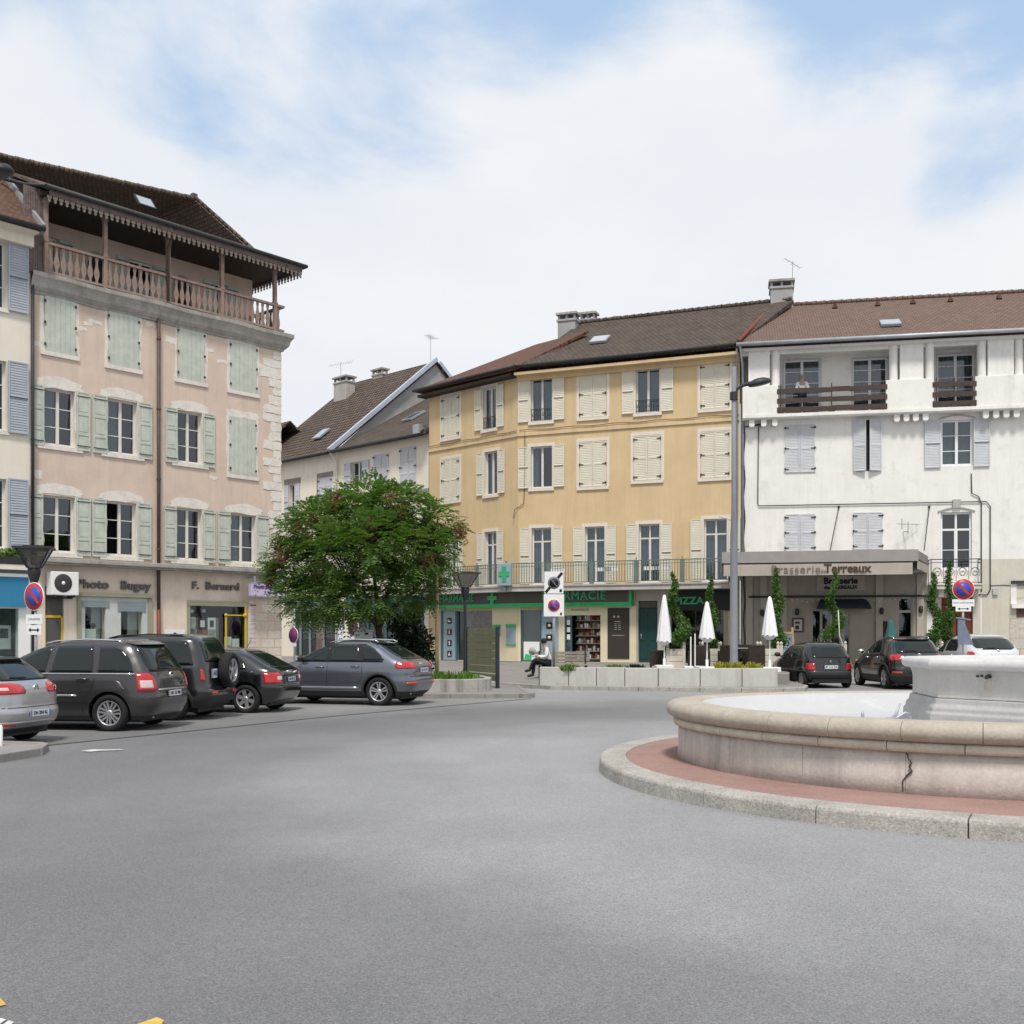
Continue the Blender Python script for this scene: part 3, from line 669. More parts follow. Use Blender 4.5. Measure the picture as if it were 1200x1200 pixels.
# ================================================================== BEIGE HOUSE at the left edge
def build_beige():
    F = F_bei; L = F.L
    root = F.root('cream_house', label='cream house with blue louvred shutters over a blue shop fascia at the left edge', category='building')
    rows = []
    for (y0, y1) in ((286, 367), (424, 509), (561, 646)):
        u1, z0 = F.uz(20, y1); _, z1 = F.uz(20, y0); rows.append((z0, z1))
    ub = F.u(7.5); holes = []
    for z0, z1 in rows:
        for k in range(3): b = ub - k * 3.0; holes.append((b - 1.15, b, z0 + .05, z1 - .05))
    zf = 4.0
    mb = wall(0, L, zf, 14.1, holes)
    mb.quad((L, 0, 0), (L, 8, 0), (L, 8, 14.1), (L, 0, 14.1), 0); mb.quad((0, 8, 0), (L, 8, 0), (L, 8, 14.1), (0, 8, 14.1), 0)
    mb.quad((0, 0, 0), (0, 8, 0), (0, 8, 14.1), (0, 0, 14.1), 0); mb.poly([(L, 0, 14.1), (L, 8, 14.1), (L, 4, 17.6)], 0)
    mb.build('wall', [MT['ivory_wall'], MT['reveal'], MT['dark_room']], root, fix=False)
    for h in holes:
        a, b, c, d = h; window(root, a, b, c, d, bars=2, curtain=[(.0, .5)])
        wl = F.u(33.2) - ub - .03
        for s in (-1, 1): shut_louvre(root, a, b, c - .03, d + .03, s, MT['blue_shutter'], hw=wl - .02, y=-.10, pitch=.075)
        m = MB(); m.box(a - .08, b + .08, -.06, .01, c - .12, c - .005); m.build('sill', MT['stone_white'], root)
    sh = (0.3, F.u(22), .3, F.uz(12, 713)[1]); z1 = sh[3]
    mb = wall(0, L, 0, zf, [(sh[0], sh[1], .5, z1)], room=1.6); mb.build('ground_wall', [MT['white_paint'], MT['white_paint'], MT['shop_grey']], root, fix=False)
    g = MB(); g.box(sh[0], sh[1], .05, .056, .5, z1); g.build('shop_pane', MT['shop_glass'], root)
    g = MB(); u, z = F.uz(5, 748, .4); g.box(u - .2, u + .2, .4, .43, z - .35, z + .4); g.build('display_poster', MT['white_paint'], root)
    g = MB(); g.box(u - .14, u + .12, .38, .399, z - .0, z + .3); 
    for k in range(4): g.box(u - .16, u + .3, .37, .389, z - .9 + k * .16, z - .82 + k * .16)
    g.build('display_picture', MT['plastic_dark'], root)
    m = MB(); za, zb = F.uz(15, 711, -.15)[1], F.uz(15, 676, -.15)[1]
    m.box(0, F.u(33.5, -.15), -.15, 0, za, zb); m.build('fascia', MT['blue_fascia'], root)
    m = MB(); m.box(-.01, F.u(34, -.17), -.18, 0, zb, zb + .1); m.build('fascia_top', MT['white_paint'], root)
    zq = F.uz(15, 662, -.3)[1]; m = MB(); m.box(0, L, -.3, 0, zq - .14, zq + .02); m.build('ledge', MT['ivory_wall'], root)
    m = MB(); m.box(0, L, -.06, 0, zb + .1, zq - .14); m.build('lintel_band', MT['shop_grey'], root)
    ez = 14.25
    roof_pts(root, 'roof', [(0, -.65, ez), (L + .05, -.65, ez), (L + .05, 4, ez + 4.0), (0, 4, ez + 4.0)], MT['tiles_rust'], .12)
    roof_pts(root, 'roof', [(L + .05, 8.6, ez), (0, 8.6, ez), (0, 4, ez + 4.0), (L + .05, 4, ez + 4.0)], MT['tiles_rust'], .12)
    m = MB(); m.box(L + .04, L + .16, -.68, .0, ez - .1, ez + .0); T = Matrix.Translation((L + .09, -.65, ez)) @ Matrix.Rotation(math.atan2(4.0, 4.65), 4, 'X'); m.box(-.05, .05, 0, 6.1, -.02, .14, 0, T); m.build('verge', MT['zinc'], root)
    gutter(root, [(0, -.72, ez - .02), (L + .12, -.72, ez - .02)], .085)
    m = MB(); m.box(0, L, -.6, 0, ez - .16, ez - .1); m.box(0, L, -.25, 0, ez - .5, ez - .16); m.build('eave_moulding', MT['ivory_wall'], root)
build_beige()
ub, zb = F_bei.uz(14, 664, -.2)
r = empty('flower_box', on(F_bei, F_bei.u(14, -.2), -.2, F_bei.uz(15, 661, -.3)[1]), F_bei.ang, label='dark flower box with a small green plant on the cream ledge', category='planter')
m = MB(); m.box(-.5, .42, -.12, .12, 0, .22); m.build('box', MT['plastic_dark'], r, bevel=.01)

# ================================================================== OCHRE PHARMACY BUILDING
def railing(root, pts, z0, h, mat, name='railing', gap=.12, posts=1.9, r=.011):
    m = MB()
    for (a, b) in zip(pts[:-1], pts[1:]):
        A = Vector((*a, 0)); B = Vector((*b, 0)); d = B - A; L = d.length; e = d.normalized(); ang = math.atan2(e.y, e.x)
        T = Matrix.Translation(A) @ Matrix.Rotation(ang, 4, 'Z')
        m.box(0, L, -.025, .025, z0 + h - .035, z0 + h, 0, T); m.box(0, L, -.012, .012, z0 + h - .17, z0 + h - .145, 0, T); m.box(0, L, -.015, .015, z0 + .08, z0 + .11, 0, T)
        n = max(1, int(L / gap))
        for i in range(n + 1):
            x = L * i / n; m.box(x - r, x + r, -r, r, z0 + .11, z0 + h - .035, 0, T)
        k = max(1, round(L / posts))
        for i in range(k + 1):
            x = min(max(L * i / k, .03), L - .03); m.box(x - .10 if 0 < i < k else x - .03, x + .10 if 0 < i < k else x + .03, -.02, .02, z0, z0 + h + .0, 0, T); m.box(x - .015, x + .015, -.015, .015, z0 + h, z0 + h + .12, 0, T)
    return m.build(name, mat, root)
def build_ochre():
    F = F_yr; G = F_yl
    root = F.root('ochre_building', label='ochre corner building with cream shutters and a long balcony above the pharmacy', category='building')
    sub = root
    rel = F.mw.inverted() @ G.mw
    def at2(o): o.matrix_basis = rel @ o.matrix_basis; return o
    R = F.rect; H = 13.3
    z4b, z4t = 10.85, 12.75; z3b, z3t = 7.75, 9.75
    rows_r = {}
    open_r = [(622, 443, 647, 494), (745, 432, 773, 484), (622, 523, 647, 572), (623, 618.5, 646, 688), (685.5, 617, 708.5, 688), (748.5, 614, 773, 687), (825, 608, 852, 687)]
    closed_r = [(679, 434, 711, 489), (821, 425, 855, 479), (679, 517, 711, 570.5), (742.5, 510, 775, 563), (821, 505, 855, 560)]
    op = [R(*p) for p in open_r]
    zfl = 3.95
    op = [o if o[2] > 6 else (o[0], o[1], zfl, o[3]) for o in op]
    # ground storey openings on the right-hand facade
    gd = dict(win=(611, 715, 634, 775), door=(662, 721, 704, 777), green=(748, 704, 771, 777), rest=(786, 700, 853, 777))
    gr = {k: R(*v) for k, v in gd.items()}
    for k in gr: a, b, c, d = gr[k]; gr[k] = (max(a, .02), b, .5, d)
    wR = wall(0, F.L, .3, H, op + list(gr.values()), room=1.3)
    open_l = [(566, 454, 581.5, 503), (568, 529, 583, 580), (568, 623, 582, 690), (527, 629, 537, 690)]
    closed_l = [(518, 464, 538.5, 513), (518, 537.5, 538.5, 587)]
    RL = G.rect; opl = [RL(*p) for p in open_l]; opl = [o if o[2] > 6 else (o[0], o[1], zfl, o[3]) for o in opl]
    gl = [(RL(534, 716, 577, 777))]; gl = [(a, b, .5, d) for a, b, c, d in gl]
    o = wR.build('wall', [MT['ochre_wall'], MT['cream_trim'], MT['dark_room']], root, fix=False)
    wL = wall(0, G.L, .3, H, opl + gl, room=1.3); wL.quad((0, 0, 0), (0, 9, 0), (0, 9, H), (0, 0, H)); wL.quad((0, 9, 0), (G.L, 9, 0), (G.L, 9, H), (0, 9, H)); at2(wL.build('wall', [MT['ochre_wall'], MT['cream_trim'], MT['dark_room']], root, fix=False))
    def trim(a, b, c, d, full=True, s=.13):
        m = MB(); m.box(a - s, a - .0, -.02, .01, c - (.0 if full else 0), d); m.box(b, b + s, -.02, .01, c, d); m.box(a - s, b + s, -.022, .01, d, d + s * 1.1); m.box(a - s * .8, b + s * .8, -.07, .01, c - s, c - .003)
        return m.build('window_surround', MT['cream_trim'], root)
    def handle(ops, cls, tr):
        for o in ops:
            a, b, c, d = o; bal = c < 6
            w = tr(trim(a, b, c, d)); 
            k = window(root, a, b, c, d, y=.15, bars=0 if not bal else 0, transom=(c + (d - c) * .76) if bal else 0, curtain=[(0, 1)] if not (abs(c - 7.9) < .6 and not bal) else [(0, .3)], fw=.06); tr(k)
            for s in (-1, 1): tr(shut_louvre(root, a - .06, b + .06, c + .02, d - .0, s, MT['cream_shutter'], panels=2, hw=(b - a) / 2 + .0, pitch=.07))
            if c > 10:
                m = MB(); n = 9
                for i in range(n + 1): x = a + .03 + (b - a - .06) * i / n; m.box(x - .008, x + .008, .01, .026, c + .05, c + .55)
                m.box(a, b, .005, .03, c + .55, c + .58); m.box(a, b, .005, .03, c + .1, c + .12)
                for i in range(4): x = a + (b - a) * (i + .5) / 4; m.lathe([(.07, 0), (.085, .005), (.07, .012)], 10, (x, .018, c + .33), axis='y')
                tr(m.build('window_guard', MT['iron'], root))
        for o in cls:
            a, b, c, d = o; tr(trim(a, b, c, d)); 
            for s_ in shut_closed(root, a + .03, b - .03, c + .02, d - .02, MT['cream_shutter'], 2, pitch=.07): tr(s_)
    handle(op, [R(*p) for p in closed_r], lambda o: o)
    handle(opl, [RL(*p) for p in closed_l], at2)
    # string course with cable
    zs = F.uz(750, 498)[1]
    m = MB(); m.box(0, F.L, -.06, 0, zs - .12, zs + .1); m.build('string_course', MT['ochre_wall'], root, bevel=.01)
    m = MB(); m.box(0, G.L, -.06, 0, zs - .12, zs + .1); at2(m.build('string_course', MT['ochre_wall'], root))
    m = MB(); pts = [(x, -.09, zs + .13 + .02 * math.sin(x * 3.1)) for x in np.linspace(0.1, F.L, 40)]; m.tube(pts, .016, 5); 
    pu, pz = F.uz(604, 600); m.tube([(.35, -.05, zs + .1), (.35, -.05, zs - 1.9), (.3, -.05, pz + .35), (-.15, -.05, pz + .1), (-.2, -.05, pz - .3)], .018, 5); m.build('cable', MT['pipe_brown'], root)
    m = MB(); pts = [(x, -.09, zs + .13 + .02 * math.sin(x * 3.1)) for x in np.linspace(0.05, G.L, 30)]; m.tube(pts, .016, 5); at2(m.build('cable', MT['pipe_brown'], root))
    for x, mt in ((F.L - .12, 'zinc'),):
        m = MB(); m.tube([(x + .1, -.5, 13.55), (x, -.12, 13.1), (x, -.12, .5)], .055, 8); m.build('downpipe', MT[mt], root)
    # balcony
    zb = 3.62; D = .95; m = MB()
    pl = rel @ Vector((.55, -D, 0)); pj = rel @ Vector((G.L, -D, 0)); pw = rel @ Vector((.55, 0, 0))
    A0 = (pw.x, pw.y); A1 = (pl.x, pl.y); k = math.tan((F.ang - G.ang) / 2); J = (-D * k * 0 + 0, 0)
    # mitre at the bend
    t = D * math.tan((F.ang - G.ang) / 2.0); Jo = (t * -1 if False else -t * -1 * 0, -D)
    bis = Vector((F.N + G.N)).normalized(); JW = F_yr.A - bis * (D / bis.dot(F.N)); loc = F.mw.inverted() @ Vector((JW.x, JW.y, 0)); Jo = (loc.x, loc.y)
    ue = F.u(856, -D)
    m.slab([A0, A1, Jo, (ue, -D), (ue, 0), (0, 0)], zb, zb + .2); m.slab([(A0[0], A0[1]), (A1[0] - .02, A1[1] - .03), (Jo[0], Jo[1] - .05), (ue + .03, -D - .05), (ue + .03, -D + .1), (Jo[0], Jo[1] + .1), (A1[0] + .1, A1[1] + .05)], zb + .203, zb + .27)
    m.build('balcony_slab', MT['slab_conc'], root)
    railing(root, [(A0[0] + .05, A0[1] - .02), (A1[0] + .06, A1[1] + .04), (Jo[0], Jo[1] + .05), (ue - .04, -D + .05), (ue - .04, 0)], zb + .27, .98, MT['iron_green'], posts=2.2)
    # flower troughs hanging inside the railing
    for px in (654, 708, 716, 764, 776):
        u = F.u(px, -D + .2); m = MB(); m.box(u - .35, u + .35, -D + .1, -D + .28, zb + .82, zb + .98); m.build('balcony_trough', MT['white_paint'], root)
    # sign band
    zt, zm = zb - .02, F.uz(700, 709.5, -.35)[1]
    e = F.u(737, -.35); D2 = .35
    JW2 = F_yr.A - bis * (D2 / bis.dot(F.N)); l2 = F.mw.inverted() @ Vector((JW2.x, JW2.y, 0)); a2 = rel @ Vector((.12, -D2, 0)); a3 = rel @ Vector((.12, 0, 0))
    m = MB(); m.slab([(a3.x, a3.y), (a2.x, a2.y), (l2.x, l2.y), (e, -D2), (e, 0), (0, 0)], zm + .14, zt); m.build('sign_band', MT['band_dark'], root)
    JW3 = F_yr.A - bis * ((D2 + .04) / bis.dot(F.N)); l3 = F.mw.inverted() @ Vector((JW3.x, JW3.y, 0)); a4 = rel @ Vector((.12, -D2 - .04, 0))
    m = MB(); m.slab([(a3.x, a3.y), (a4.x, a4.y), (l3.x, l3.y), (e + .12, -D2 - .04), (e + .12, 0), (0, 0)], zm - .03, zm + .137); m.box(e + .003, e + .12, -D2 - .04, 0, zm + .137, zt); m.build('sign_border', MT['band_green'], root)
    tz = (zm + .14 + zt) / 2
    cx = (F.u(634, -D2) + F.u(711, -D2)) / 2
    text('lettering', 'PHARMACIE', .52, MT['letter_green'], root, (cx, -D2 - .03, tz + .04), .02, sx=.98, bold=.008, spacing=1.1)
    cx2 = (G.u(508, -D2) + G.u(560, -D2)) / 2
    at2(text('lettering', 'PHARMACIE', .5, MT['letter_green'], root, (cx2, -D2 - .03, tz + .05), .02, sx=1.0, bold=.008))
    text('lettering', 'des Terreaux', .17, MT['letter_green'], root, ((F.u(668) + F.u(712)) / 2, -D2 - .05, zm + .06), .01, sx=1.5, spacing=1.2)
    def cross(u, z, s, y, th, mat, nm, tr=lambda o: o, par=root):
        m = MB(); w = s * .30; P = [(-w, -s), (w, -s), (w, -w), (s, -w), (s, w), (w, w), (w, s), (-w, s), (-w, w), (-s, w), (-s, -w), (-w, -w)]
        m.prism([(u + x, z + q) for x, q in P], y, y + th); return tr(m.build(nm, mat, par))
    ug = G.u(577.5, -D2); cross(ug, tz + .02, .30, -D2 - .07, .06, MT['cross_green'], 'cross_emblem', at2)
    # shop front pieces, left part
    def pl_(Fc, x0, x1, y0, y1, mat, nm, w=-.03, th=.06, tr=None, z0=None):
        a, b, c, d = Fc.rect(x0, y1 if False else y0, x1, y1, w); m = MB(); m.box(a, b, w, w + th, .5 if z0 is None else z0, d); o = m.build(nm, mat, root); return at2(o) if tr else o
    L_ = True
    pl_(G, 519.5, 533.5, 716, 777, MT['blue_grey'], 'shop_panel', tr=L_); pl_(G, 516.5, 519, 716, 777, MT['teal_frame'], 'frame_post', -.05, .1, L_); pl_(G, 534, 535.6, 716, 777, MT['teal_frame'], 'frame_post', -.05, .1, L_)
    a, b, c, d = gl[0]; g = MB(); g.box(a, b, .05, .056, .5, d); at2(g.build('shop_pane', MT['shop_glass'], root))
    m = MB(); a, b = G.u(549), G.u(576.5); m.box(a, b, .15, .2, 1.9, gl[0][3]); at2(m.build('shop_shelf', MT['shelf_goods'], root))
    m = MB(); a, b = G.u(536), G.u(548); m.box(a, b, .4, .44, .5, gl[0][3]); at2(m.build('shop_screen', MT['blue_grey'], root))
    a = G.u(577.5); m = MB(); m.box(a, G.L, -.04, 0, .5, zm - .03); at2(m.build('shop_facing', MT['cream_shop'], root)); m = MB(); m.box(0, F.u(610.5), -.04, 0, .5, zm - .03); m.build('shop_facing', MT['cream_shop'], root)
    for i, y in enumerate((727.5, 740.5, 753.5, 766)):
        u, z = G.uz(526.5, y, -.05); m = MB(); m.box(u - .15, u + .15, -.05, -.031, z - .14, z + .14); q = at2(m.build('pictogram', MT['black'], root))
        s = MB()
        if i == 0: s.box(u - .09, u + .09, -.058, -.051, z - .06, z + .0); s.box(u - .09, u - .03, -.058, -.051, z, z + .06)
        elif i == 1: s.box(u - .03, u + .03, -.058, -.051, z - .1, z + .04); s.box(u - .06, u + .06, -.058, -.051, z - .06, z - .04); s.lathe([(0, -.058), (.03, -.058), (.03, -.051)], 8, (u, 0, z + .08), axis='y')
        elif i == 2: s.box(u - .02, u + .05, -.058, -.051, z - .1, z + .09); s.box(u - .06, u - .02, -.058, -.051, z + .02, z + .06)
        else: s.prism([(u - .08, z - .09), (u + .08, z - .09), (u + .03, z), (u, z + .1), (u - .03, z)], -.058, -.051)
        at2(s.build('pictogram_mark', MT['white_paint'], root))
    for x0, x1, y0, y1 in ((592.5, 604, 731.5, 756), (576.8, 586, 732, 745)):
        a, b, c, d = G.rect(x0, y0, x1, y1, -.08); b = min(b, G.L + .1); m = MB(); m.box(a, b, -.09, -.041, d - .14, d); m.box(a, b, -.09, -.041, c, c + .05); n = at2(m.build('notice_frame', MT['band_green'], root)); q = MB(); q.box(a + .02, b - .02, -.07, -.041, c + .05, d - .14); at2(q.build('notice', MT['blue_grey'], root))
    # right part
    a, b, c, d = gr['win']; g = MB(); g.box(a, b, .05, .056, .5, d); g.build('shop_pane', MT['shop_glass'], root)
    m = MB(); m.box(a, b, .3, .34, .5, d); m.build('window_backing', MT['shop_grey'], root)
    zp = F.uz(622, 752)[1]; m = MB(); m.box(a + .1, b - .08, .02, .04, .55, zp); m.build('poster', MT['white_paint'], root)
    m = MB(); m.lathe([(0, .0), (.17, .0), (.17, .018)], 16, ((a + b) / 2 + .05, 0, zp - .42), axis='y'); m.box((a + b) / 2 - .15, (a + b) / 2 + .25, .004, .018, .75, zp - .65); m.build('poster_picture', MT['poster_mix'], root)
    m = MB(); m.prism([(a + .12, .57), (a + .5, .57), (a + .45, .8), (a + .2, .85)], 0, .018); m.build('poster_leaf', MT['cross_green'], root)
    for x in (a - .04, b - .02): m = MB(); m.box(x, x + .06, -.02, .04, .5, d); m.build('frame_post', MT['teal_frame'], root)
    u0, u1 = b + .045, F.u(655); m = MB(); m.box(u0, u1, -.05, 0, .5, zm - .03); m.build('shop_panel', MT['blue_grey'], root)
    for i, y in enumerate((733, 747)):
        u, z = F.uz(643.7, y, -.06); m = MB(); m.box(u - .14, u + .14, -.07, -.051, z - .14, z + .14); m.build('pictogram', MT['black'], root); s = MB(); s.lathe([(0, -.078), (.07, -.078), (.07, -.071)], 10, (u, 0, z), axis='y'); s.build('pictogram_mark', MT['white_paint'], root)
    a, b, c, d = gr['door']
    m = MB(); m.box(u1 + .003, a, -.045, 0, .5, zm - .03); m.box(a, b, -.045, 0, d, zm - .03); m.box(b, F.u(746), -.045, 0, .5, zm - .03); m.build('shop_facing', MT['cream_shop'], root)
    text('lettering', 'PHARMACIE', .14, MT['letter_dark'], root, ((a + b) / 2 - .1, -.05, F.uz(683, 715)[1]), .003, sx=1.1)
    m = MB(); m.box(a + .32, b - .03, .9, .95, .5, d); 
    mm = MB(); mm.box(a + .3, b, .85, .9, .5, .62)
    for k in range(6): mm.box(a + .3, b, .6, .9, .62 + k * .34, .65 + k * .34)
    mm.build('shop_shelf', MT['white_dim'], root); m.build('shop_goods', MT['shelf_goods'], root)
    for k in range(6):
        m = MB(); x = a + .34
        while x < b - .1:
            w = rnd.uniform(.05, .1); h = rnd.uniform(.1, .24); m.box(x, x + w, .66, .8, .655 + k * .34, .655 + k * .34 + h, rnd.randrange(4)); x += w + .015
        m.build('goods_row', [MT['white_paint'], MT['poster_red'], MT['poster_mix'], MT['oxblood']], root)
    m = MB(); m.box(a, a + .07, -.03, .05, .5, d); m.box(a + .26, a + .33, -.03, .05, .5, d); o = m.build('sliding_door', MT['teal_frame'], root); g = MB(); g.box(a + .07, a + .26, 0, .006, .5, d); g.build('pane', MT['glass'], o)
    for k in range(3): m = MB(); m.box(a + .1, a + .25, -.012, -.003, 1.5 + k * .32, 1.72 + k * .32); m.build('door_notice', MT['white_paint'], root)
    x0, x1 = F.u(712.5), F.u(738); zt_ = F.uz(725, 712.5)[1]; zb_ = F.uz(725, 772)[1]; m = MB(); m.box(x0, x1, -.07, -.046, zb_, zt_); m.build('opening_hours_board', MT['choc'], root)
    m = MB()
    for k in range(2): m.lathe([(0, -.078), (.05, -.078), (.05, -.071)], 8, (x0 + .3 + k * .19, 0, zt_ - .38), axis='y')
    m.box(x0 + .32, x0 + .6, -.076, -.071, zt_ - .6, zt_ - .57)
    for k in range(4): m.box(x0 + .32, x0 + .42, -.076, -.071, zt_ - .7 - k * .08, zt_ - .68 - k * .08); m.box(x0 + .48, x0 + .6, -.076, -.071, zt_ - .7 - k * .08, zt_ - .68 - k * .08)
    m.box(x0 + .2, x0 + .75, -.076, -.071, zt_ - 1.2, zt_ - 1.18); m.build('board_print', MT['white_dim'], root)
    # stone piers round the green door, restaurant front
    a, b, c, d = gr['green']; m = MB(); m.box(F.u(746) + .003, a, -.08, 0, .3, zb); m.box(b, gr['rest'][0] - .0, -.08, 0, .3, zb); m.box(a, b, -.08, 0, d, zb); m.build('stone_piers', MT['greige_pillar'], root)
    m = MB(); zt2 = c + 2.35; m.box(a, b, .08, .13, c, zt2)
    for i in range(2):
        for (p, q) in ((.15, .8), (.95, 2.15)): m.box(a + .08 + i * (b - a) / 2, a + (b - a) / 2 * (i + 1) - .05, .06, .079, c + p, c + q)
    dd = m.build('door', MT['door_green'], root, bevel=.006); m = MB(); m.tube([(a + .12, .03, c + 1.0), (a + .12, .03, c + 1.25)], .02, 6); m.build('handle', MT['zinc'], dd)
    m = MB(); m.box(a, b, .1, .12, zt2 + .02, d); m.build('door_transom', MT['shop_dark'], root); m = MB(); m.box(a - .05, b + .05, -.3, -.001, .35, .5); m.build('door_step', MT['concrete'], root)
    a, b, c, d = gr['rest']; g = MB(); g.box(a, b, .05, .056, .5, d); g.build('shop_pane', MT['shop_glass'], root)
    m = MB(); m.box(a - .02, b + .1, -.12, -.06, F.uz(815, 706)[1] - .35, zb - .02); m.build('restaurant_fascia', MT['black'], root)
    text('lettering', 'PIZZA', .42, MT['letter_green'], root, (F.u(808), -.13, F.uz(808, 703)[1] - .05), .01, sx=1.1, bold=.01)
    m = MB(); x = F.u(785)
    m.box(F.u(848), b, -.02, .0, .5, d); m.build('shop_panel', MT['shop_olive'], root)
    m = MB(); m.box(a, b, -.1, -.06, F.uz(815, 712)[1] - .03, F.uz(815, 712)[1] + .03); m.build('awning_bar', MT['white_dim'], root)
    for k in range(3): m = MB(); m.box(a + .3 + k * .75, a + .34 + k * .75, .01, .04, .5, d); m.build('frame_post', MT['iron'], root)
    m = MB(); m.box(F.u(840), F.u(850), -.075, -.06, F.uz(845, 716)[1], F.uz(845, 714)[1] + .02); m.build('sign_print', MT['white_dim'], root)
    # roofs
    ez = 13.72
    W = 5.0; rz = 16.9
    u_l = F.u(612, -.5)
    roof_pts(root, 'roof', [(u_l, -.5, ez), (F.L + .0, -.5, ez), (F.L + 1.5, W, rz), (u_l + .8, W, rz)], MT['tiles_brown'], .16)
    roof_pts(root, 'roof', [(F.L + .02, 10.5, ez), (u_l, 10.5, ez), (u_l + .8, W, rz), (F.L + 1.5, W, rz)], MT['tiles_brown'], .16)
    roof_pts(root, 'roof', [(u_l, 10.5, ez), (u_l, -.5, ez), (u_l + .8, W, rz)], MT['tiles_red'], .1)
    o = roof_pts(root, 'roof', [(-.5, -.5, 13.68), (G.L + .25, -.5, 13.62), (G.L + 1.2, 3.4, 15.9), (4.15, 3.2, 15.75)], MT['tiles_red'], .12); at2(o)
    o = roof_pts(root, 'roof', [(-.5, 7, 13.68), (-.5, -.5, 13.68), (4.15, 3.2, 15.75)], MT['tiles_red'], .12); at2(o)
    at2(gutter(root, [(-.55, -.57, 13.66), (G.L + .35, -.57, 13.66)], .075)); gutter(root, [(-.05, -.57, 13.66), (F.L + .05, -.57, ez - .02)], .075)
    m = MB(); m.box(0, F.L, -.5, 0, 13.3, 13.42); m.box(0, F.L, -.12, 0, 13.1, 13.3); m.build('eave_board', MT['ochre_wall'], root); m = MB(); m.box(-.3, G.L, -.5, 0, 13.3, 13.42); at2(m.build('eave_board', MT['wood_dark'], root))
    m = MB()
    for k in range(29):
        t = k / 29; x = u_l + .8 + (F.L + 1.4 - u_l - .8) * t; m.tube([(x, W, rz + .03), (x + .38, W, rz + .05)], [.1, .12], 8)
    m.build('ridge_tiles', MT['tiles_brown'], root)
    u, z = F.uz(705, 394, 2.6); T = Matrix.Translation((F.u(705, 2.0), 1.75, ez + (2.25) * (rz - ez) / 5.5 + .05)) @ Matrix.Rotation(math.atan2(rz - ez, 5.5), 4, 'X'); m = MB(); m.box(-.4, .4, -.45, .45, 0, .1, 0, T); m.box(-.33, .33, -.38, .38, .1, .105, 1, T); m.build('skylight', [MT['zinc'], MT['glass_pale']], root)
    def chimney(px0, px1, ytop, ybot, w, cap=True, name='chimney', par=root, FF=F, mat='gable_render', depth=.6):
        a, b = FF.u(px0, w), FF.u(px1, w); zt = FF.uz((px0 + px1) / 2, ytop, w)[1]; z0 = FF.uz((px0 + px1) / 2, ybot, w)[1] - .5
        m = MB(); m.box(a, b, w, w + depth, z0, zt - .3); m.box(a - .05, b + .05, w - .05, w + depth + .05, zt - .42, zt - .32)
        for x in (a, b - .1): m.box(x, x + .1, w + .02, w + .14, zt - .3, zt - .1); m.box(x, x + .1, w + depth - .14, w + depth - .02, zt - .3, zt - .1)
        m.box((a + b) / 2 - .05, (a + b) / 2 + .05, w + .02, w + depth - .02, zt - .3, zt - .1)
        c = m.build(name, MT[mat], par, bevel=.01); k = MB(); k.box(a - .08, b + .08, w - .08, w + depth + .08, zt - .1, zt); k.build('chimney_cap', MT['stone_grey'], c); return c
    chimney(653.5, 674, 366, 396, 4.2); chimney(680, 696.5, 365.5, 378, 5.1, depth=.5)
    m = MB(); u = F.u(722, 5.2); m.lathe([(.1, rz - .2), (.1, rz + .1), (.16, rz + .12), (.16, rz + .2), (0, rz + .25)], 10, (u, 5.2, 0)); m.build('vent', MT['stone_grey'], root)
    return chimney
M('white_dim', (.45, .45, .43), .7, .1, bump=0)
chimney = build_ochre()

# lit pharmacy cross box, blade sign (top-level)
a0, z0 = F_yr.uz(590, 686, -1.05)
JX = F_yl.u(592.5, -1.05); P = on(F_yl, JX, -1.08, F_yl.uz(592.5, 686.5, -1.05)[1])
r = empty('pharmacy_cross_sign', P, F_yl.ang + .35, label='white box sign with a green cross fixed to the balcony railing', category='sign')
m = MB(); m.box(-.32, .32, -.1, .1, 0, 1.0); m.build('box', MT['blue_grey'], r, bevel=.02)
m = MB(); w = .10; s = .26; PP = [(-w, -s * 1.3), (w, -s * 1.3), (w, -w), (s, -w), (s, w), (w, w), (w, s * 1.3), (-w, s * 1.3), (-w, w), (-s, w), (-s, -w), (-w, -w)]
m.prism([(x, .52 + z) for x, z in PP], -.13, -.101); m.build('cross', MT['letter_green'], r)
m = MB(); m.box(-.05, .05, -.05, .05, -.2, 0); m.build('bracket', MT['iron_green'], r)

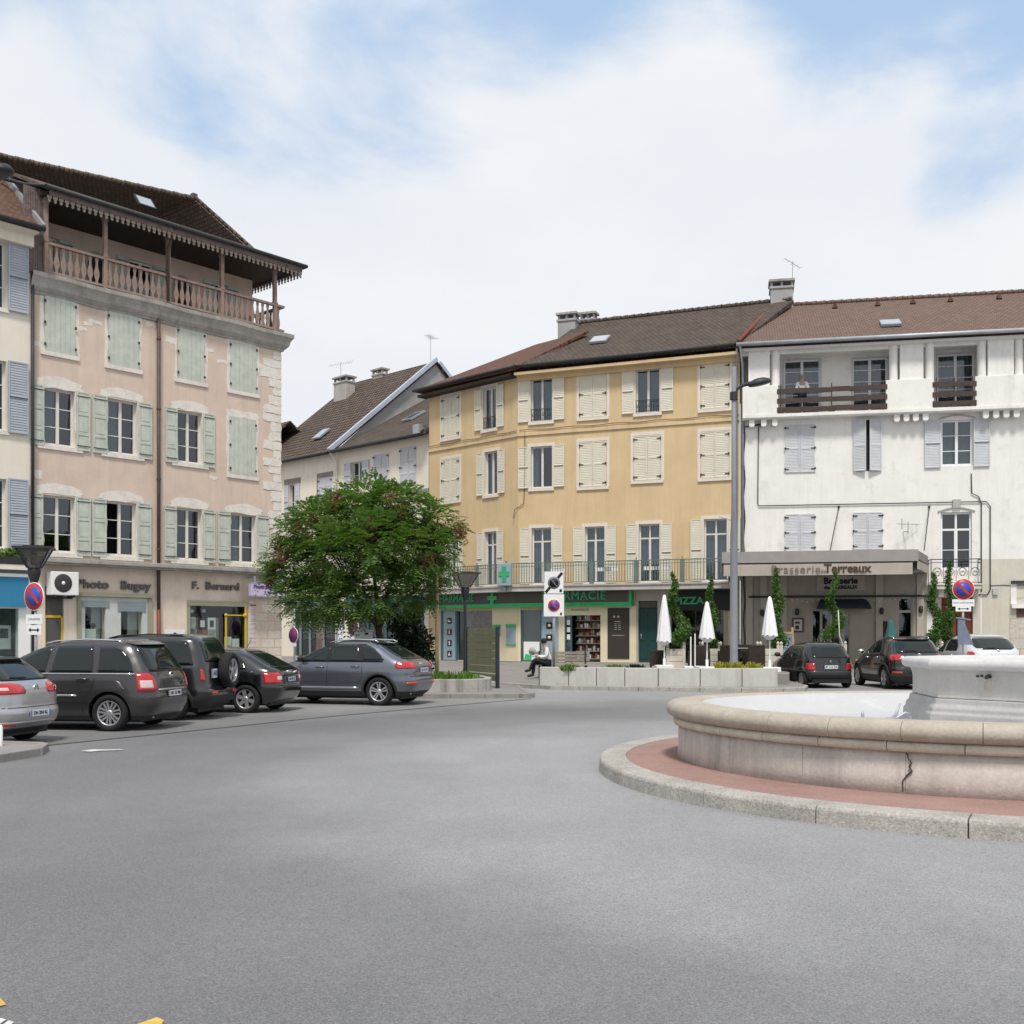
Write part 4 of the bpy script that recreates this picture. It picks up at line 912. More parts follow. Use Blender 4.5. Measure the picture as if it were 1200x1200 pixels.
# ================================================================== CREAM TERRACE HOUSES behind the tree
def build_mid():
    F = F_mid; L = F.L; us = F.u(393)   # party line
    ez = 11.75
    A = F.root('ivory_house', label='ivory house with a broad brown tiled roof and pale blue verge behind the tree', category='building')
    hl = [F.rect(339, 568, 346.5, 606), ]
    mb = wall(-2.5, us, 0, ez, [(*F.rect(339, 568, 346.5, 608),)] + [(F.u(344), F.u(396), .5, 3.1)], room=1.2)
    mb.quad((us, 0, 0), (us, 12, 0), (us, 12, ez), (us, 0, ez)); mb.poly([(us - .02, 0, ez), (us - .02, 14.6, ez), (us - .02, 7.3, 17.9)], 3); mb.quad((-2.5, 0, 0), (-2.5, 14, 0), (-2.5, 14, ez), (-2.5, 0, ez)); mb.quad((-2.5, 14.6, 0), (us, 14.6, 0), (us, 14.6, ez), (-2.5, 14.6, ez))
    mb.build('wall', [MT['ivory_pale'], MT['reveal'], MT['dark_room'], MT['gable_render']], A, fix=False)
    a, b, c, d = F.rect(339, 568, 346.5, 608)
    window(A, a, b, c, d, bars=1); 
    for s in (-1, 1): shut_louvre(A, a, b, c, d, s, MT['lilac_shutter'], hw=.42, panels=3)
    m = MB(); m.box(a - .5, b + .5, -.02, .01, d + .02, d + .35); a2, b2, c2, d2 = F.rect(373, 560, 389, 588); m.box(a2 - .12, b2 + .12, -.02, .01, d2 + .02, d2 + .3); m.box(a2 - .12, a2, -.02, .01, c2, d2 + .02); m.build('stone_lintel', MT['wood_pale'], A)
    shut_closed(A, a2, b2, c2, d2, MT['lilac_shutter'], 3)
    g = MB(); g.box(F.u(344), F.u(396), .05, .056, .5, 3.1); g.build('shop_pane', MT['shop_glass'], A)
    for px in (345, 352, 363, 379, 395):
        m = MB(); x = F.u(px); m.box(x - .06, x + .06, -.02, .05, .1, 3.2); m.build('frame_post', MT['shop_grey'], A)
    m = MB(); m.box(F.u(336), F.u(397), -.1, 0, 3.1, 3.8); m.build('shop_fascia', MT['shop_grey'], A)
    m = MB(); m.box(F.u(369) - .3, F.u(369) + .3, .3, .34, .8, 2.2); m.build('poster', MT['poster_red'], A)
    sl = (17.95 - ez) / 7.3
    roof_pts(A, 'roof', [(-3, -.45, ez - .1), (us + .12, -.45, ez - .1), (us + .12, 7.3, 17.95), (F.u(425, 7.3) if False else -3, 7.3, 17.95)], MT['tiles_mid'], .12)
    roof_pts(A, 'roof', [(us + .12, 15, ez - .1), (-3, 15, ez - .1), (-3, 7.3, 17.95), (us + .12, 7.3, 17.95)], MT['tiles_mid'], .12)
    ang = math.atan2(17.95 - ez + .1, 7.75); T = Matrix.Translation((us + .16, -.5, ez - .12)) @ Matrix.Rotation(ang, 4, 'X')
    m = MB(); m.box(-.1, .12, 0, 10.0, .0, .22, 0, T); T2 = Matrix.Translation((us + .14, 15.0, ez - .12)) @ Matrix.Rotation(-ang, 4, 'X'); m.box(-.05, .05, -9.8, 0, .0, .2, 0, T2)
    m.build('verge', MT['zinc_blue'], A)
    gutter(A, [(-3, -.52, ez - .12), (us + .05, -.52, ez - .12)], .08)
    T = Matrix.Translation((F.u(381, 1.6), 1.35, ez - .1 + 1.8 * sl + .05)) @ Matrix.Rotation(ang, 4, 'X'); m = MB(); m.box(-.35, .35, -.5, .5, 0, .1, 0, T); m.box(-.28, .28, -.42, .42, .1, .105, 1, T); m.build('skylight', [MT['zinc'], MT['glass_pale']], A)
    # left verge of this roof: the plane is cut where it meets the sky
    c1 = chimney(391, 405.5, 441, 478, 5.3, name='chimney', par=A, FF=F, mat='concrete', depth=.7); chimney(436, 447.5, 432, 444, 7.1, par=A, FF=F, mat='concrete', depth=.5); 
    B = empty('ivory_house', (*F.mw.translation[:2], 0), F.ang, label='ivory house with lilac louvred shutters adjoining the ochre building, lower brown roof', category='building')
    wins = [(412, 541, 425, 572)]; op = [F.rect(*w) for w in wins]
    op = [(a, b, c, d) for a, b, c, d in op]
    shop = (F.u(411), L - .4, .5, 3.0)
    mb = wall(us + .01, L, 0, ez + .05, op + [shop], room=1.2); mb.quad((us + .01, 12, 0), (L, 12, 0), (L, 12, ez), (us + .01, 12, ez)); mb.build('wall', [MT['ivory_pale'], MT['reveal'], MT['dark_room']], B, fix=False)
    a, b, c, d = op[0]; window(B, a, b, c, d, bars=1); 
    for s in (-1, 1): shut_louvre(B, a, b, c, d, s, MT['lilac_shutter'], hw=.56, panels=3)
    for p in ((438, 532, 455.5, 574), (469, 524, 487.5, 570)): shut_closed(B, *F.rect(*p), MT['lilac_shutter'], 3)
    zq = F.uz(480, 576)[1]; m = MB(); m.box(F.u(462), L, -.05, 0, zq - .06, zq + .04); m.build('string_course', MT['stone_grey'], B)
    m = MB(); m.box(F.u(398.5), F.u(406), -.12, 0, 0, 3.6); m.build('pillar', MT['white_paint'], B)
    g = MB(); g.box(shop[0], shop[1], .05, .056, .5, 3.0); g.build('shop_pane', MT['shop_glass'], B); m = MB(); m.box(F.u(408), L, -.12, -.0, 3.0, 3.7); m.build('shop_fascia', MT['teal_frame'], B)
    for k in range(5): x = shop[0] + (shop[1] - shop[0]) * k / 4; m = MB(); m.box(x - .05, x + .05, -.02, .05, .1, 3.0); m.build('frame_post', MT['teal_frame'], B)
    sl2 = (16.15 - ez) / 7.3
    roof_pts(B, 'roof', [(us + .28, -.45, ez - .08), (L + .2, -.45, ez - .08), (L + .2, 7.3, 16.1), (us + .28, 7.3, 16.1)], MT['tiles_brown'], .12)
    T = Matrix.Translation((F.u(486, 2.8), 2.75, ez - .08 + 3.2 * (16.18 - ez) / 7.75 + .04)) @ Matrix.Rotation(math.atan2(16.18 - ez, 7.75), 4, 'X'); m = MB(); m.box(-.4, .4, -.6, .6, 0, .1, 0, T); m.box(-.32, .32, -.5, .5, .1, .105, 1, T); m.build('skylight', [MT['zinc'], MT['glass_pale']], B)
    gutter(B, [(us + .2, -.52, ez - .1), (L - .3, -.52, ez - .1), (L + .3, -.6, ez + .0)], .08)
    m = MB(); m.box(L - .35, L + .1, -.75, -.3, ez - .1, ez + .35); m.build('rainwater_hopper', MT['zinc'], B)
    m = MB(); x = us + .2; m.tube([(x, -.5, ez - .15), (x + .05, -.1, ez - .6), (x + .05, -.1, ez - 3)], .05, 8); m.build('downpipe', MT['ivory_pale'], B)
    # small dark roofed house further down the street
    C = empty('small_house', (-19.5, 68, 0), F.ang, label='small dark roofed house glimpsed between the pink house and ivory house', category='building')
    m = MB(); m.box(-8, 5, 0, 7, 0, 11.8); m.build('wall', MT['ivory_wall'], C); roof_pts(C, 'roof', [(-8, -.4, 11.7), (5.2, -.4, 11.7), (5.2, 3.5, 14.6), (-8, 3.5, 14.6)], MT['tiles_mid']); roof_pts(C, 'roof', [(5.2, 7.4, 11.7), (-8, 7.4, 11.7), (-8, 3.5, 14.6), (5.2, 3.5, 14.6)], MT['tiles_mid'])
build_mid()

# ================================================================== WHITE BUILDING
def build_white():
    F = F_wh; L = F.L; R = F.rect
    root = F.root('white_building', label='white rendered building with grey shutters, top floor balconies and the brasserie at street level', category='building')
    ez = 13.75
    yl = lambda x, y, w=0: F.uz(x, y, w)[1]
    z_par0, z_par1 = F.uz(1060, 481, -.35)[1], F.uz(1060, 445, -.35)[1]
    z_top = ez - .35
    # main wall up to the balcony floor
    win3 = R(1103, 492, 1140, 546); fr = R(1102.5, 600, 1139, 668)
    door = R(1103, 700, 1140, 777); door = (door[0], door[1], .5, door[3])
    so = R(1191, 684, 1230, 708)
    zg = F.uz(980, 673)[1]
    brs = [R(921, 719, 962, 777)] if False else []
    bd = R(951, 716, 985, 777); bd = (bd[0], bd[1], .5, bd[3]); b2 = R(988.5, 719, 996, 777); b2 = (b2[0], b2[1], .7, b2[3]); b3 = R(1052, 700, 1069, 777); b3 = (b3[0], b3[1], .5, b3[3]); b0 = (F.u(875), F.u(886), .5, 2.9)
    b4 = (L - 3.3, L - 2.0, .5, 2.9)
    mb = wall(0, L, .3, z_par0, [win3, fr, door, so, bd, b2, b3]); 
    o = mb.build('wall', [MT['white_wall'], MT['white_wall'], MT['dark_room']], root, fix=False)
    mb = MB(); mb.quad((L, 0, 0), (L, 10, 0), (L, 10, ez), (L, 0, ez)); mb.quad((0, 10, 0), (L, 10, 0), (L, 10, ez), (0, 10, ez)); mb.quad((0, 0, 12), (0, 10, 12), (0, 10, ez), (0, 0, ez)); mb.poly([(0, 0, ez), (0, 10, ez), (0, 5, 17.2)]); mb.build('side_wall', MT['white_wall'], root, fix=False)
    # recessed top floor
    W = 1.0
    tw = [(918.5, 421.5, 961.5, 470), (999, 419.5, 1040, 470), (1098, 414.5, 1142, 462), (1240, 410, 1280, 460)]
    holes = [R(*p, W) for p in tw]; holes = [(a, b, z_par0 + .1, d) for a, b, c, d in holes]
    mb = wall(0, L, z_par0, ez, holes, room=1.0); mb.v = [(x, y + W, z) for x, y, z in mb.v]; mb.build('loggia_wall', [MT['white_wall'], MT['white_wall'], MT['dark_room']], root, fix=False)
    for a, b, c, d in holes:
        window(root, a, b, c, d, y=W + .1, bars=4, curtain=[(0, .48), (.52, 1)], fw=.07, frame=MT['frame_pure'])
        m = MB(); m.box(a - .04, a, W - .02, W + .02, c, d); m.box(b, b + .04, W - .02, W + .02, c, d); m.box(a - .04, b + .04, W - .02, W + .02, d, d + .05); m.build('window_trim', MT['grey_shutter'], root)
    # balcony floor, parapet, rails
    g1, g2 = (F.u(912, -.35), F.u(1038, -.35)), (F.u(1094, -.35), F.u(1142.5, -.35))
    m = MB(); m.box(0.05, L, -.45, W, z_par0 - .14, z_par0); m.box(.05, L, -.5, -.449, z_par0 - .10, z_par0 + .04); m.build('balcony_floor', MT['white_wall'], root, bevel=.01)
    segs = [(.05, g1[0]), (g1[1], g2[0]), (g2[1], L)]
    for a, b in segs: m = MB(); m.box(a, b, -.42, -.24, z_par0 + .001, z_par1); m.build('parapet', MT['white_wall'], root, bevel=.015)
    for a, b in (g1, g2):
        for k, z in enumerate((.10, .47, .86)):
            m = MB(); n = 6
            for i in range(n):
                x0 = a - .05 + (b - a + .1) * i / n; x1 = a - .05 + (b - a + .1) * (i + 1) / n; dz = rnd.uniform(-.012, .012)
                m.box(x0, x1, -.44 - .002 * (i % 2), -.39, z_par0 + z + dz, z_par0 + z + .2 + dz)
            m.build('timber_rail', MT['rail_brown'], root)
        m = MB(); 
        for x in (a + .1, (a + b) / 2, b - .1): m.box(x - .02, x + .02, -.388, -.35, z_par0, z_par1); m.box(x - .12, x + .12, -.5, -.45, z_par0 + .04, z_par0 + .16)
        m.build('rail_bracket', MT['rail_brown'], root)
    # piers and round columns
    for (x0, x1) in ((877, 902), (1054.5, 1082), (1157.5, 1188), (1200, 1235)):
        a, b = F.u(x0, -.3), F.u(x1, -.3); m = MB(); m.box(a, b, -.34, W, z_par1 if x0 > 0 else 0, z_top + .02); m.build('pier', MT['white_wall'], root, bevel=.01)
    for px in (909, 1047, 1089.5, 1150.5, 1194):
        u = F.u(px, -.2); m = MB(); m.lathe([(.17, z_par1 - .0), (.17, z_top)], 20, (u, -.17, 0)); m.build('column', MT['white_wall'], root)
    m = MB(); m.box(0, L, -.55, 1.0, z_top, z_top + .1); m.box(0, L, -.2, .0, z_top - .12, z_top); m.build('eave_soffit', MT['white_wall'], root)
    # corbels
    for grp in ((881, 895, 908), (1051, 1062, 1073, 1084.5), (1155, 1167, 1179, 1191)):
        for px in grp:
            u = F.u(px, -.3); m = MB(); m.prism([(u - .11, z_par0 - .14), (u + .11, z_par0 - .14), (u + .11, z_par0 - .38), (u + .07, z_par0 - .44), (u - .07, z_par0 - .44), (u - .11, z_par0 - .38)], -.38, 0); m.build('corbel', MT['white_wall'], root, bevel=.01)
    # shutters and windows
    shut_closed(root, *R(920, 497.5, 955, 553.5), MT['grey_shutter'], 2, y=-.05)
    a, b, c, d = R(1000, 492, 1033, 552)
    for s in (0, 1):
        m = MB(); w = (b - a) / 2 - .05; T = Matrix.Translation((a if s == 0 else b, -.03, 0)) @ Matrix.Rotation(math.radians(-14 if s == 0 else 14), 4, 'Z'); k = MB(); louvre(k, 0 if s == 0 else -w, w if s == 0 else 0, c, d, -.045, 0, panels=2)
        k.v = [tuple(T @ Vector(p)) for p in k.v]; k.build('shutter', MT['grey_shutter'], root)
    m = MB(); m.box(a + .1, b - .1, -.002, .0, c, d); m.build('window', MT['dark_room'], root)
    a, b, c, d = win3; window(root, a, b, c, d, y=.12, bars=2, curtain=[(.02, .4), (.6, .98)], frame=MT['frame_pure'], fw=.07)
    for s in (-1, 1): shut_louvre(root, a, b, c - .05, d + .02, s, MT['grey_shutter'], hw=.62)
    # lintel hood
    m = MB(); k = 10; arc = [(a - .1 + (b - a + .2) * i / k, d + .03 + .13 * math.sin(math.pi * i / k)) for i in range(k + 1)]; m.prism(arc + [(x, z + .05) for x, z in arc[::-1]], -.06, 0); m.build('window_hood', MT['concrete'], root)
    for p in ((920, 602.5, 955, 646), (1000, 600.5, 1034, 644)): 
        shut_closed(root, *R(*p), MT['grey_shutter'], 2, y=-.05)
    a, b, c, d = fr; window(root, a, b, c, d, y=.12, bars=1, transom=c + (d - c) * .70, frame=MT['frame_pure'], fw=.08)
    m = MB(); arc = [(a - .12 + (b - a + .24) * i / k, d + .0 + .16 * math.sin(math.pi * i / k)) for i in range(k + 1)]; m.prism(arc + [(x, z + .05) for x, z in arc[::-1]], -.05, 0); m.box((a + b) / 2 - .15, (a + b) / 2 + .15, -.09, 0, d + .16, d + .5); m.build('window_hood', MT['concrete'], root)
    # iron balcony
    za = F.uz(1120, 686, -.6)[1]; a, b = F.u(1091, -.6), F.u(1150, -.6); m = MB(); m.box(a, b, -.65, 0, za - .16, za); m.box(a - .04, b + .04, -.69, 0, za + .001, za + .06); m.box(a + .3, a + .5, -.5, 0, za - .45, za - .16); m.box(b - .5, b - .3, -.5, 0, za - .45, za - .16)
    bal = m.build('balcony', MT['dirty_cream'], root, bevel=.02)
    m = MB(); z0 = za + .06; h = .98
    for P in (((a, -.62), (b, -.62)), ((a, -.62), (a, 0)), ((b, -.62), (b, 0))):
        for z in (.06, .85, h): m.tube([(*P[0], z0 + z), (*P[1], z0 + z)], .014 if z < h else .02, 5)
        m.tube([(*P[0], z0), (*P[0], z0 + h)], .018, 5); m.tube([(*P[1], z0), (*P[1], z0 + h)], .014, 5)
    n = 4
    for i in range(n):
        cx = a + (b - a) * (i + .5) / n
        for s in (-1, 1):
            pts = []
            for t in np.linspace(0, 3.2 * math.pi, 30): rr = .02 + .022 * t; pts.append((cx + s * (.0 + rr * math.cos(t)) * .8, -.62, z0 + .45 + rr * math.sin(t)))
            m.tube(pts, .009, 4)
        m.tube([(a + (b - a) * i / n, -.62, z0), (a + (b - a) * i / n, -.62, z0 + h)], .011, 4)
    m.build('balcony_railing', MT['iron'], bal)
    # brown double door
    a, b, c, d = door; m = MB(); m.box(a, (a + b) / 2 - .01, .1, .15, c, d - .3); m.box((a + b) / 2 + .01, b, .1, .15, c, d - .3); m.box(a, b, .1, .15, d - .28, d)
    for i in range(2):
        for (p, q) in ((.15, .9), (1.05, 2.0)): m.box(a + .08 + i * (b - a) / 2, a + (b - a) / 2 * (i + 1) - .08, .075, .099, c + p, c + q)
    dd = m.build('door', MT['oxblood'], root, bevel=.006); m = MB(); m.box((a + b) / 2 - .06, (a + b) / 2 - .03, .04, .075, c + 1.0, c + 1.15); m.build('handle', MT['iron'], dd)
    m = MB(); m.box(a - .28, a, -.03, .0, .3, d + .02); m.box(b, b + .28, -.03, .0, .3, d + .02); m.box(a - .28, b + .28, -.032, 0, d + .02, d + .3); m.build('door_surround', MT['dirty_cream'], root)
    # old wall patch with cut stones at right
    m = MB(); m.box(F.u(1151), L, -.012, 0, .3, F.uz(1170, 655)[1]); m.build('old_render', MT['dirty_cream'], root)
    m = MB(); m.box(F.u(1183), L, -.03, -.013, .3, F.uz(1190, 700)[1]); m.build('stone_facing', MT['quoin_pale'], root)
    a, b, c, d = so; m = MB(); m.box(a, b, .05, .1, c, d); m.build('shop_window', MT['vent_brown'], root)
    m = MB(); m.box(a - .2, b + .2, -.2, 0, c - .16, c - .01); m.build('sill', MT['white_wall'], root); m = MB(); m.box(a - .2, b + .1, -.14, 0, d + .01, d + .12); m.build('window_hood', MT['iron'], root)
    m = MB(); m.box(a, b, -.06, .0, c - .5, c - .18); m.build('vent_grille', MT['vent_brown'], root); m = MB(); m.box(a - .22, a - .003, -.05, 0, c, d); m.build('white_reveal', MT['white_wall'], root)
    # gas pipes and cables
    up1, up2 = F.u(1150, -.05), F.u(1160.5, -.05); zp = F.uz(1000, 590.5)[1]; zh = F.uz(1160, 697)[1]
    m = MB(); m.tube([(F.u(889, -.05), -.05, F.uz(889, 500)[1]), (F.u(888, -.05), -.05, zp + .1), (F.u(889.5, -.05), -.05, zp), (up2 - .15, -.05, F.uz(1150, 588)[1]), (up2, -.05, F.uz(1160, 592)[1] - .05), (up2, -.05, zh + .2), (up2 - .12, -.05, zh), (up1 - .1, -.05, zh)], .022, 6)
    m.tube([(F.u(1138), -.05, F.uz(1140, 555)[1]), (F.u(1138.5), -.05, F.uz(1140, 578)[1]), (up1 - .1, -.05, F.uz(1148, 582)[1]), (up1, -.05, F.uz(1150, 590)[1]), (up1, -.05, zh + .1)], .022, 6)
    m.tube([(x, -.03, F.uz(1160, 686)[1] + .01 * math.sin(x * 7)) for x in np.linspace(up2, L, 12)], .012, 5)
    m.build('service_pipe', MT['iron'], root)
    m = MB(); m.box(F.u(1163), F.u(1169), -.1, 0, zh - .0, zh + .25); m.build('meter_box', MT['white_dim'], root)
    m = MB(); x = .12; pts = [(x + .03 * math.sin(k * 1.3), -.06, 12.0 - k * .35) for k in range(32)]; m.tube(pts, .03, 6); m.tube([(x + .9, -.05, F.uz(893, 497)[1] + .05 * math.sin(k)) if k % 2 else (x + .15 * k, -.05, F.uz(893, 500)[1]) for k in range(6)], .02, 5); m.build('cable', MT['iron'], root)
    # awning stay rods
    # ---- brasserie front under the awning
    zf = 3.98
    x0, x1 = F.u(869), F.u(1086)
    m = MB(); 
    def cell(a, b, c, d): m.box(a, b, -.035, 0, c, d)
    cuts = sorted([bd, b2, b3], key=lambda o: o[0]); p = .01
    for o in cuts: cell(p, o[0], .5, 4.2); cell(o[0], o[1], o[3], 4.2); p = o[1]
    cell(p, x1, .5, 4.2); m.build('brasserie_front', MT['greige'], root)
    for px in (878, 895, 918, 1030, 1078):
        u = F.u(px); m = MB(); m.box(u - .14, u + .14, -.11, -.036, .5, 4.15); m.build('pilaster', MT['greige_pillar'], root, bevel=.008)
    m = MB(); m.box(.3, x1, -.16, -.036, F.uz(980, 699)[1] - .04, F.uz(980, 699)[1] + .04); m.build('light_rail', MT['plastic_dark'], root)
    for k in range(26):
        u = F.u(910 + k * 6); m = MB(); z = F.uz(980, 700)[1] - .14 - .05 * math.sin(k * 1.3); m.lathe([(0, .03), (.028, 0), (0, -.03)], 6, (u, -.15, z)); m.build('garland_bulb', MT['white_paint'], root)
    sx0, sx1 = F.u(957), F.u(1013); m = MB(); m.box(sx0, sx1, -.09, -.036, F.uz(985, 692)[1], F.uz(985, 675)[1]); m.build('sign_board', MT['greige_pillar'], root)
    text('lettering', 'Brasserie', .36, MT['black'], root, ((sx0 + sx1) / 2, -.10, F.uz(985, 681)[1]), .008, bold=.014, sx=1.0)
    text('lettering', 'des TERREAUX', .2, MT['black'], root, ((sx0 + sx1) / 2, -.10, F.uz(985, 688.5)[1]), .008, bold=.01, sx=1.0)
    # dome awning over the door
    a, b = F.u(955), F.u(1019); zc = F.uz(987, 714)[1]; zt = F.uz(987, 702)[1]; m = MB(); k = 14; ring = []
    for j in range(6):
        t = j / 5 * math.pi / 2; yy = -.036 - .8 * math.sin(t); zz = zt - (zt - zc) * (1 - math.cos(t)); s = 1 + .0 * j
        ring.append([(a + .25 * (1 - j / 5) + (b - a - .5 * (1 - j / 5)) * i / k, yy, zz) for i in range(k + 1)])
    for rg in ring: m.v += rg
    for j in range(5):
        for i in range(k): q = j * (k + 1) + i; m.face((q, q + 1, q + k + 2, q + k + 1), 0, True)
    for e in (0, k): 
        for j in range(5): pass
    m.poly([r_[0] for r_ in ring] + [(a + .1, -.036, zc)]); m.poly([r_[-1] for r_ in ring] + [(b - .1, -.036, zc)])
    m.build('door_awning', MT['navy'], root, fix=False)
    for o in (bd,):
        a, b, c, d = o; n = 3
        for i in range(n + 1): x = a + (b - a) * i / n; m = MB(); m.box(x - .05, x + .05, .02, .1, c, d); m.build('frame_post', MT['greige_pillar'], root)
        g = MB(); g.box(a, b, .06, .066, c, d); g.build('pane', MT['glass'], root)
    for o in (b2, b3):
        a, b, c, d = o; m = MB(); m.box(a, a + .05, .02, .08, c, d); m.box(b - .05, b, .02, .08, c, d); m.box(a + .05, b - .05, .02, .08, d - .06, d); 
        if o is b3: m.box(a + .05, b - .05, .02, .08, c + 2.1, c + 2.2)
        w = m.build('side_door' if o is b3 else 'window', MT['greige_pillar'], root); g = MB(); g.box(a + .05, b - .05, .05, .056, c, d); g.build('pane', MT['glass'], w)
    for px, y in ((934, 717), (1033, 716), (893, 718), (1079, 714)):
        u, z = F.uz(px, y, -.1); m = MB(); m.lathe([(.05, -.14), (.09, -.06), (.08, .1), (.03, .14)], 10, (u, -.16, z)); m.build('wall_lantern', MT['iron'], root)
    u0, u1, z0, z1 = R(928, 724, 942, 741, -.05); m = MB(); m.box(u0, u1, -.08, -.036, z0, z1); q = m.build('menu_frame', MT['vent_brown'], root); m = MB(); m.box(u0 + .07, u1 - .07, -.086, -.081, z0 + .07, z1 - .07); m.build('menu_sheet', MT['white_dim'], q)
    m = MB(); m.box(u0 + .14, u1 - .2, -.09, -.087, z0 + .12, z0 + .28); m.box(u0 + .12, u1 - .16, -.09, -.087, z0 + .36, z0 + .44); m.build('menu_print', MT['plastic_dark'], q)
    u0, u1, z0, z1 = R(1025.5, 728, 1040, 752, -.05); m = MB(); m.box(u0, u1, -.08, -.036, z0, z1); q = m.build('menu_board', MT['wood_dark'], root)
    # ---- roof
    rz = 16.75
    roof_pts(root, 'roof', [(-.1, -.75, ez - .12), (L + .3, -.75, ez - .12), (L + .3, 5, rz), (1.5, 5, rz)], MT['tiles_rose'], .14)
    roof_pts(root, 'roof', [(L + .3, 10.7, ez - .12), (-.1, 10.7, ez - .12), (1.5, 5, rz), (L + .3, 5, rz)], MT['tiles_rose'], .14)
    ang = math.atan2(rz - ez + .12, 5.75); T = None; m = MB(); m.tube([(-.12, -.78, ez - .02), (1.46, 5.0, rz + .08)], [.09, .09], 6); m.build('verge', MT['oxblood'], root)
    gutter(root, [(-.2, -.83, ez - .14), (L + .3, -.83, ez - .14)], .085, MT['zinc'])
    m = MB(); m.tube([(-.05, -.8, ez - .2), (.05, -.3, ez - .9), (.06, -.12, ez - 1.3), (.06, -.12, 4.5)], .045, 8); m.build('downpipe', MT['zinc'], root)
    m = MB()
    for k in range(36): t = k / 36; x = 1.5 + t * (L - 1.2); m.tube([(x, 5, rz + .03), (x + (L - 1.2) / 36, 5, rz + .05)], [.1, .115], 8)
    m.build('ridge_tiles', MT['tiles_rose'], root)
    T = Matrix.Translation((F.u(1043, 1.0), .9, ez - .12 + 1.65 * (rz - ez + .12) / 5.75 + .05)) @ Matrix.Rotation(ang, 4, 'X'); m = MB(); m.box(-.4, .4, -.4, .4, 0, .1, 0, T); m.box(-.33, .33, -.33, .33, .1, .105, 1, T); m.build('skylight', [MT['zinc'], MT['glass_pale']], root)
    for px in (978, 1028, 1069, 1113, 1170):
        u = F.u(px, 4.2); w = 4.15; z = ez - .12 + (w + .75) * (rz - ez + .12) / 5.75; m = MB(); m.prism([(u - .12, z - .02), (u + .12, z - .02), (u + .06, z + .14), (u - .06, z + .14)], w - .15, w + .1); m.build('roof_vent_tile', MT['tiles_red'], root)
    c = chimney(903, 929.5, 327, 362, 4.6, par=root, FF=F, mat='gable_render', depth=1.0)
M('navy', (.02, .03, .045), .7, .1, bump=0)
stonework('quoin_pale', (.50, .47, .40), (.56, .53, .46), (.30, .27, .23), .4, .7, 3)
build_white()

# brasserie awning: a thing of its own
def build_awning():
    F = F_wh
    za, zb_ = F.uz(980, 671, -3.4)[1], F.uz(980, 647, -3.4)[1]
    u0, u1 = F.u(846, -3.4), F.u(1076, -3.4); 
    root = empty('brasserie_awning', on(F, 0, 0, 0), F.ang, label='wide taupe awning lettered Brasserie des Terreaux along the front of the white building', category='awning')
    ub = F.u(1089, -.3)
    m = MB(); zt = F.uz(980, 646, -3.4)[1]; zf = F.uz(980, 658, -3.4)[1]
    m.slab([(u0, -3.4), (u1, -3.4), (ub + .0, -.02), (.05, -.02), (u0, -1.2)], zf + .05, zt); m.build('canopy_roof', MT['awning_frame'], root, bevel=.02)
    m = MB(); m.box(u0, u1, -3.44, -3.401, zf - .02, zt + .03); m.build('fascia', MT['awning_pale'], root)
    m = MB(); m.box(u0, u1, -3.36, -3.3, zf - .1, zf + .04); m.build('front_beam', MT['plastic_dark'], root)
    zv0, zv1 = F.uz(960, 674, -3.5)[1], F.uz(960, 660.5, -3.5)[1]
    v0, v1 = F.u(848, -3.5), F.u(1069.5, -3.5); m = MB(); n = 60; pts = [(v0 + (v1 - v0) * i / n, -3.5 + .012 * math.sin(i * .9)) for i in range(n + 1)]
    for i in range(n):
        (x, y), (x2, y2) = pts[i], pts[i + 1]; m.quad((x, y, zv0), (x2, y2, zv0), (x2, y2, zv1), (x, y, zv1)); m.quad((x, y + .012, zv0), (x2, y2 + .012, zv0), (x2, y2 + .012, zv1), (x, y + .012, zv1))
    m.build('valance', MT['awning'], root, fix=False)
    m = MB(); x = (F.u(906, -3.5)); 
    text('lettering', 'Brasserie', .44, MT['letter_dim'], root, ((F.u(904, -3.5) + F.u(961, -3.5)) / 2, -3.53, (zv0 + zv1) / 2 + .0), .004, sx=1.0, spacing=1.12)
    text('lettering', 'des', .2, MT['letter_dim'], root, (F.u(966, -3.5), -3.53, (zv0 + zv1) / 2 - .07), .004)
    text('lettering', 'Terreaux', .46, MT['letter_brown'], root, ((F.u(971.5, -3.5) + F.u(1014.5, -3.5)) / 2, -3.53, (zv0 + zv1) / 2 + .02), .004, bold=.012, sx=.98)
    # side box and valance
    m = MB(); m.box(u1 - .15, u1 + .0, -3.3, -3.0, zf - .35, zf - .03); m.build('roller_end', MT['plastic_dark'], root)
    m = MB(); A = Vector((u1, -3.38)); B = Vector((ub, -.1)); 
    m.v = [(A.x, A.y, zf - .0), (B.x, B.y, zf), (B.x, B.y, zf - .32), (A.x, A.y, zf - .32), (A.x - .03, A.y, zf), (B.x - .03, B.y, zf), (B.x - .03, B.y, zf - .32), (A.x - .03, A.y, zf - .32)]
    for q in ((0, 1, 2, 3), (7, 6, 5, 4), (0, 4, 5, 1), (3, 2, 6, 7), (1, 5, 6, 2), (0, 3, 7, 4)): m.face(q)
    m.build('side_valance', MT['awning'], root)
    for px, (xa, ya) in ((983, (972.5, 645)), (1089, (1083, 643))):
        ut, zt2 = F.uz(px, 594, -.05); m = MB(); m.tube([(ut, -.05, zt2), (F.u(xa, -3.2), -3.2, zt)], .02, 6); m.box(ut - .04, ut + .04, -.06, 0, zt2 - .05, zt2 + .05); m.build('stay_rod', MT['iron'], root)
    for px in (905, 960, 1015): u = F.u(px, -1.8); m = MB(); m.box(u - .04, u + .04, -3.3, -.04, zf - .06, zf + .045); m.build('rafter', MT['plastic_dark'], root)
    m = MB(); m.box(u0 + .02, u0 + .1, -3.35, -3.0, zf - .38, zf - .02); m.build('roller_end', MT['oxblood'], root)
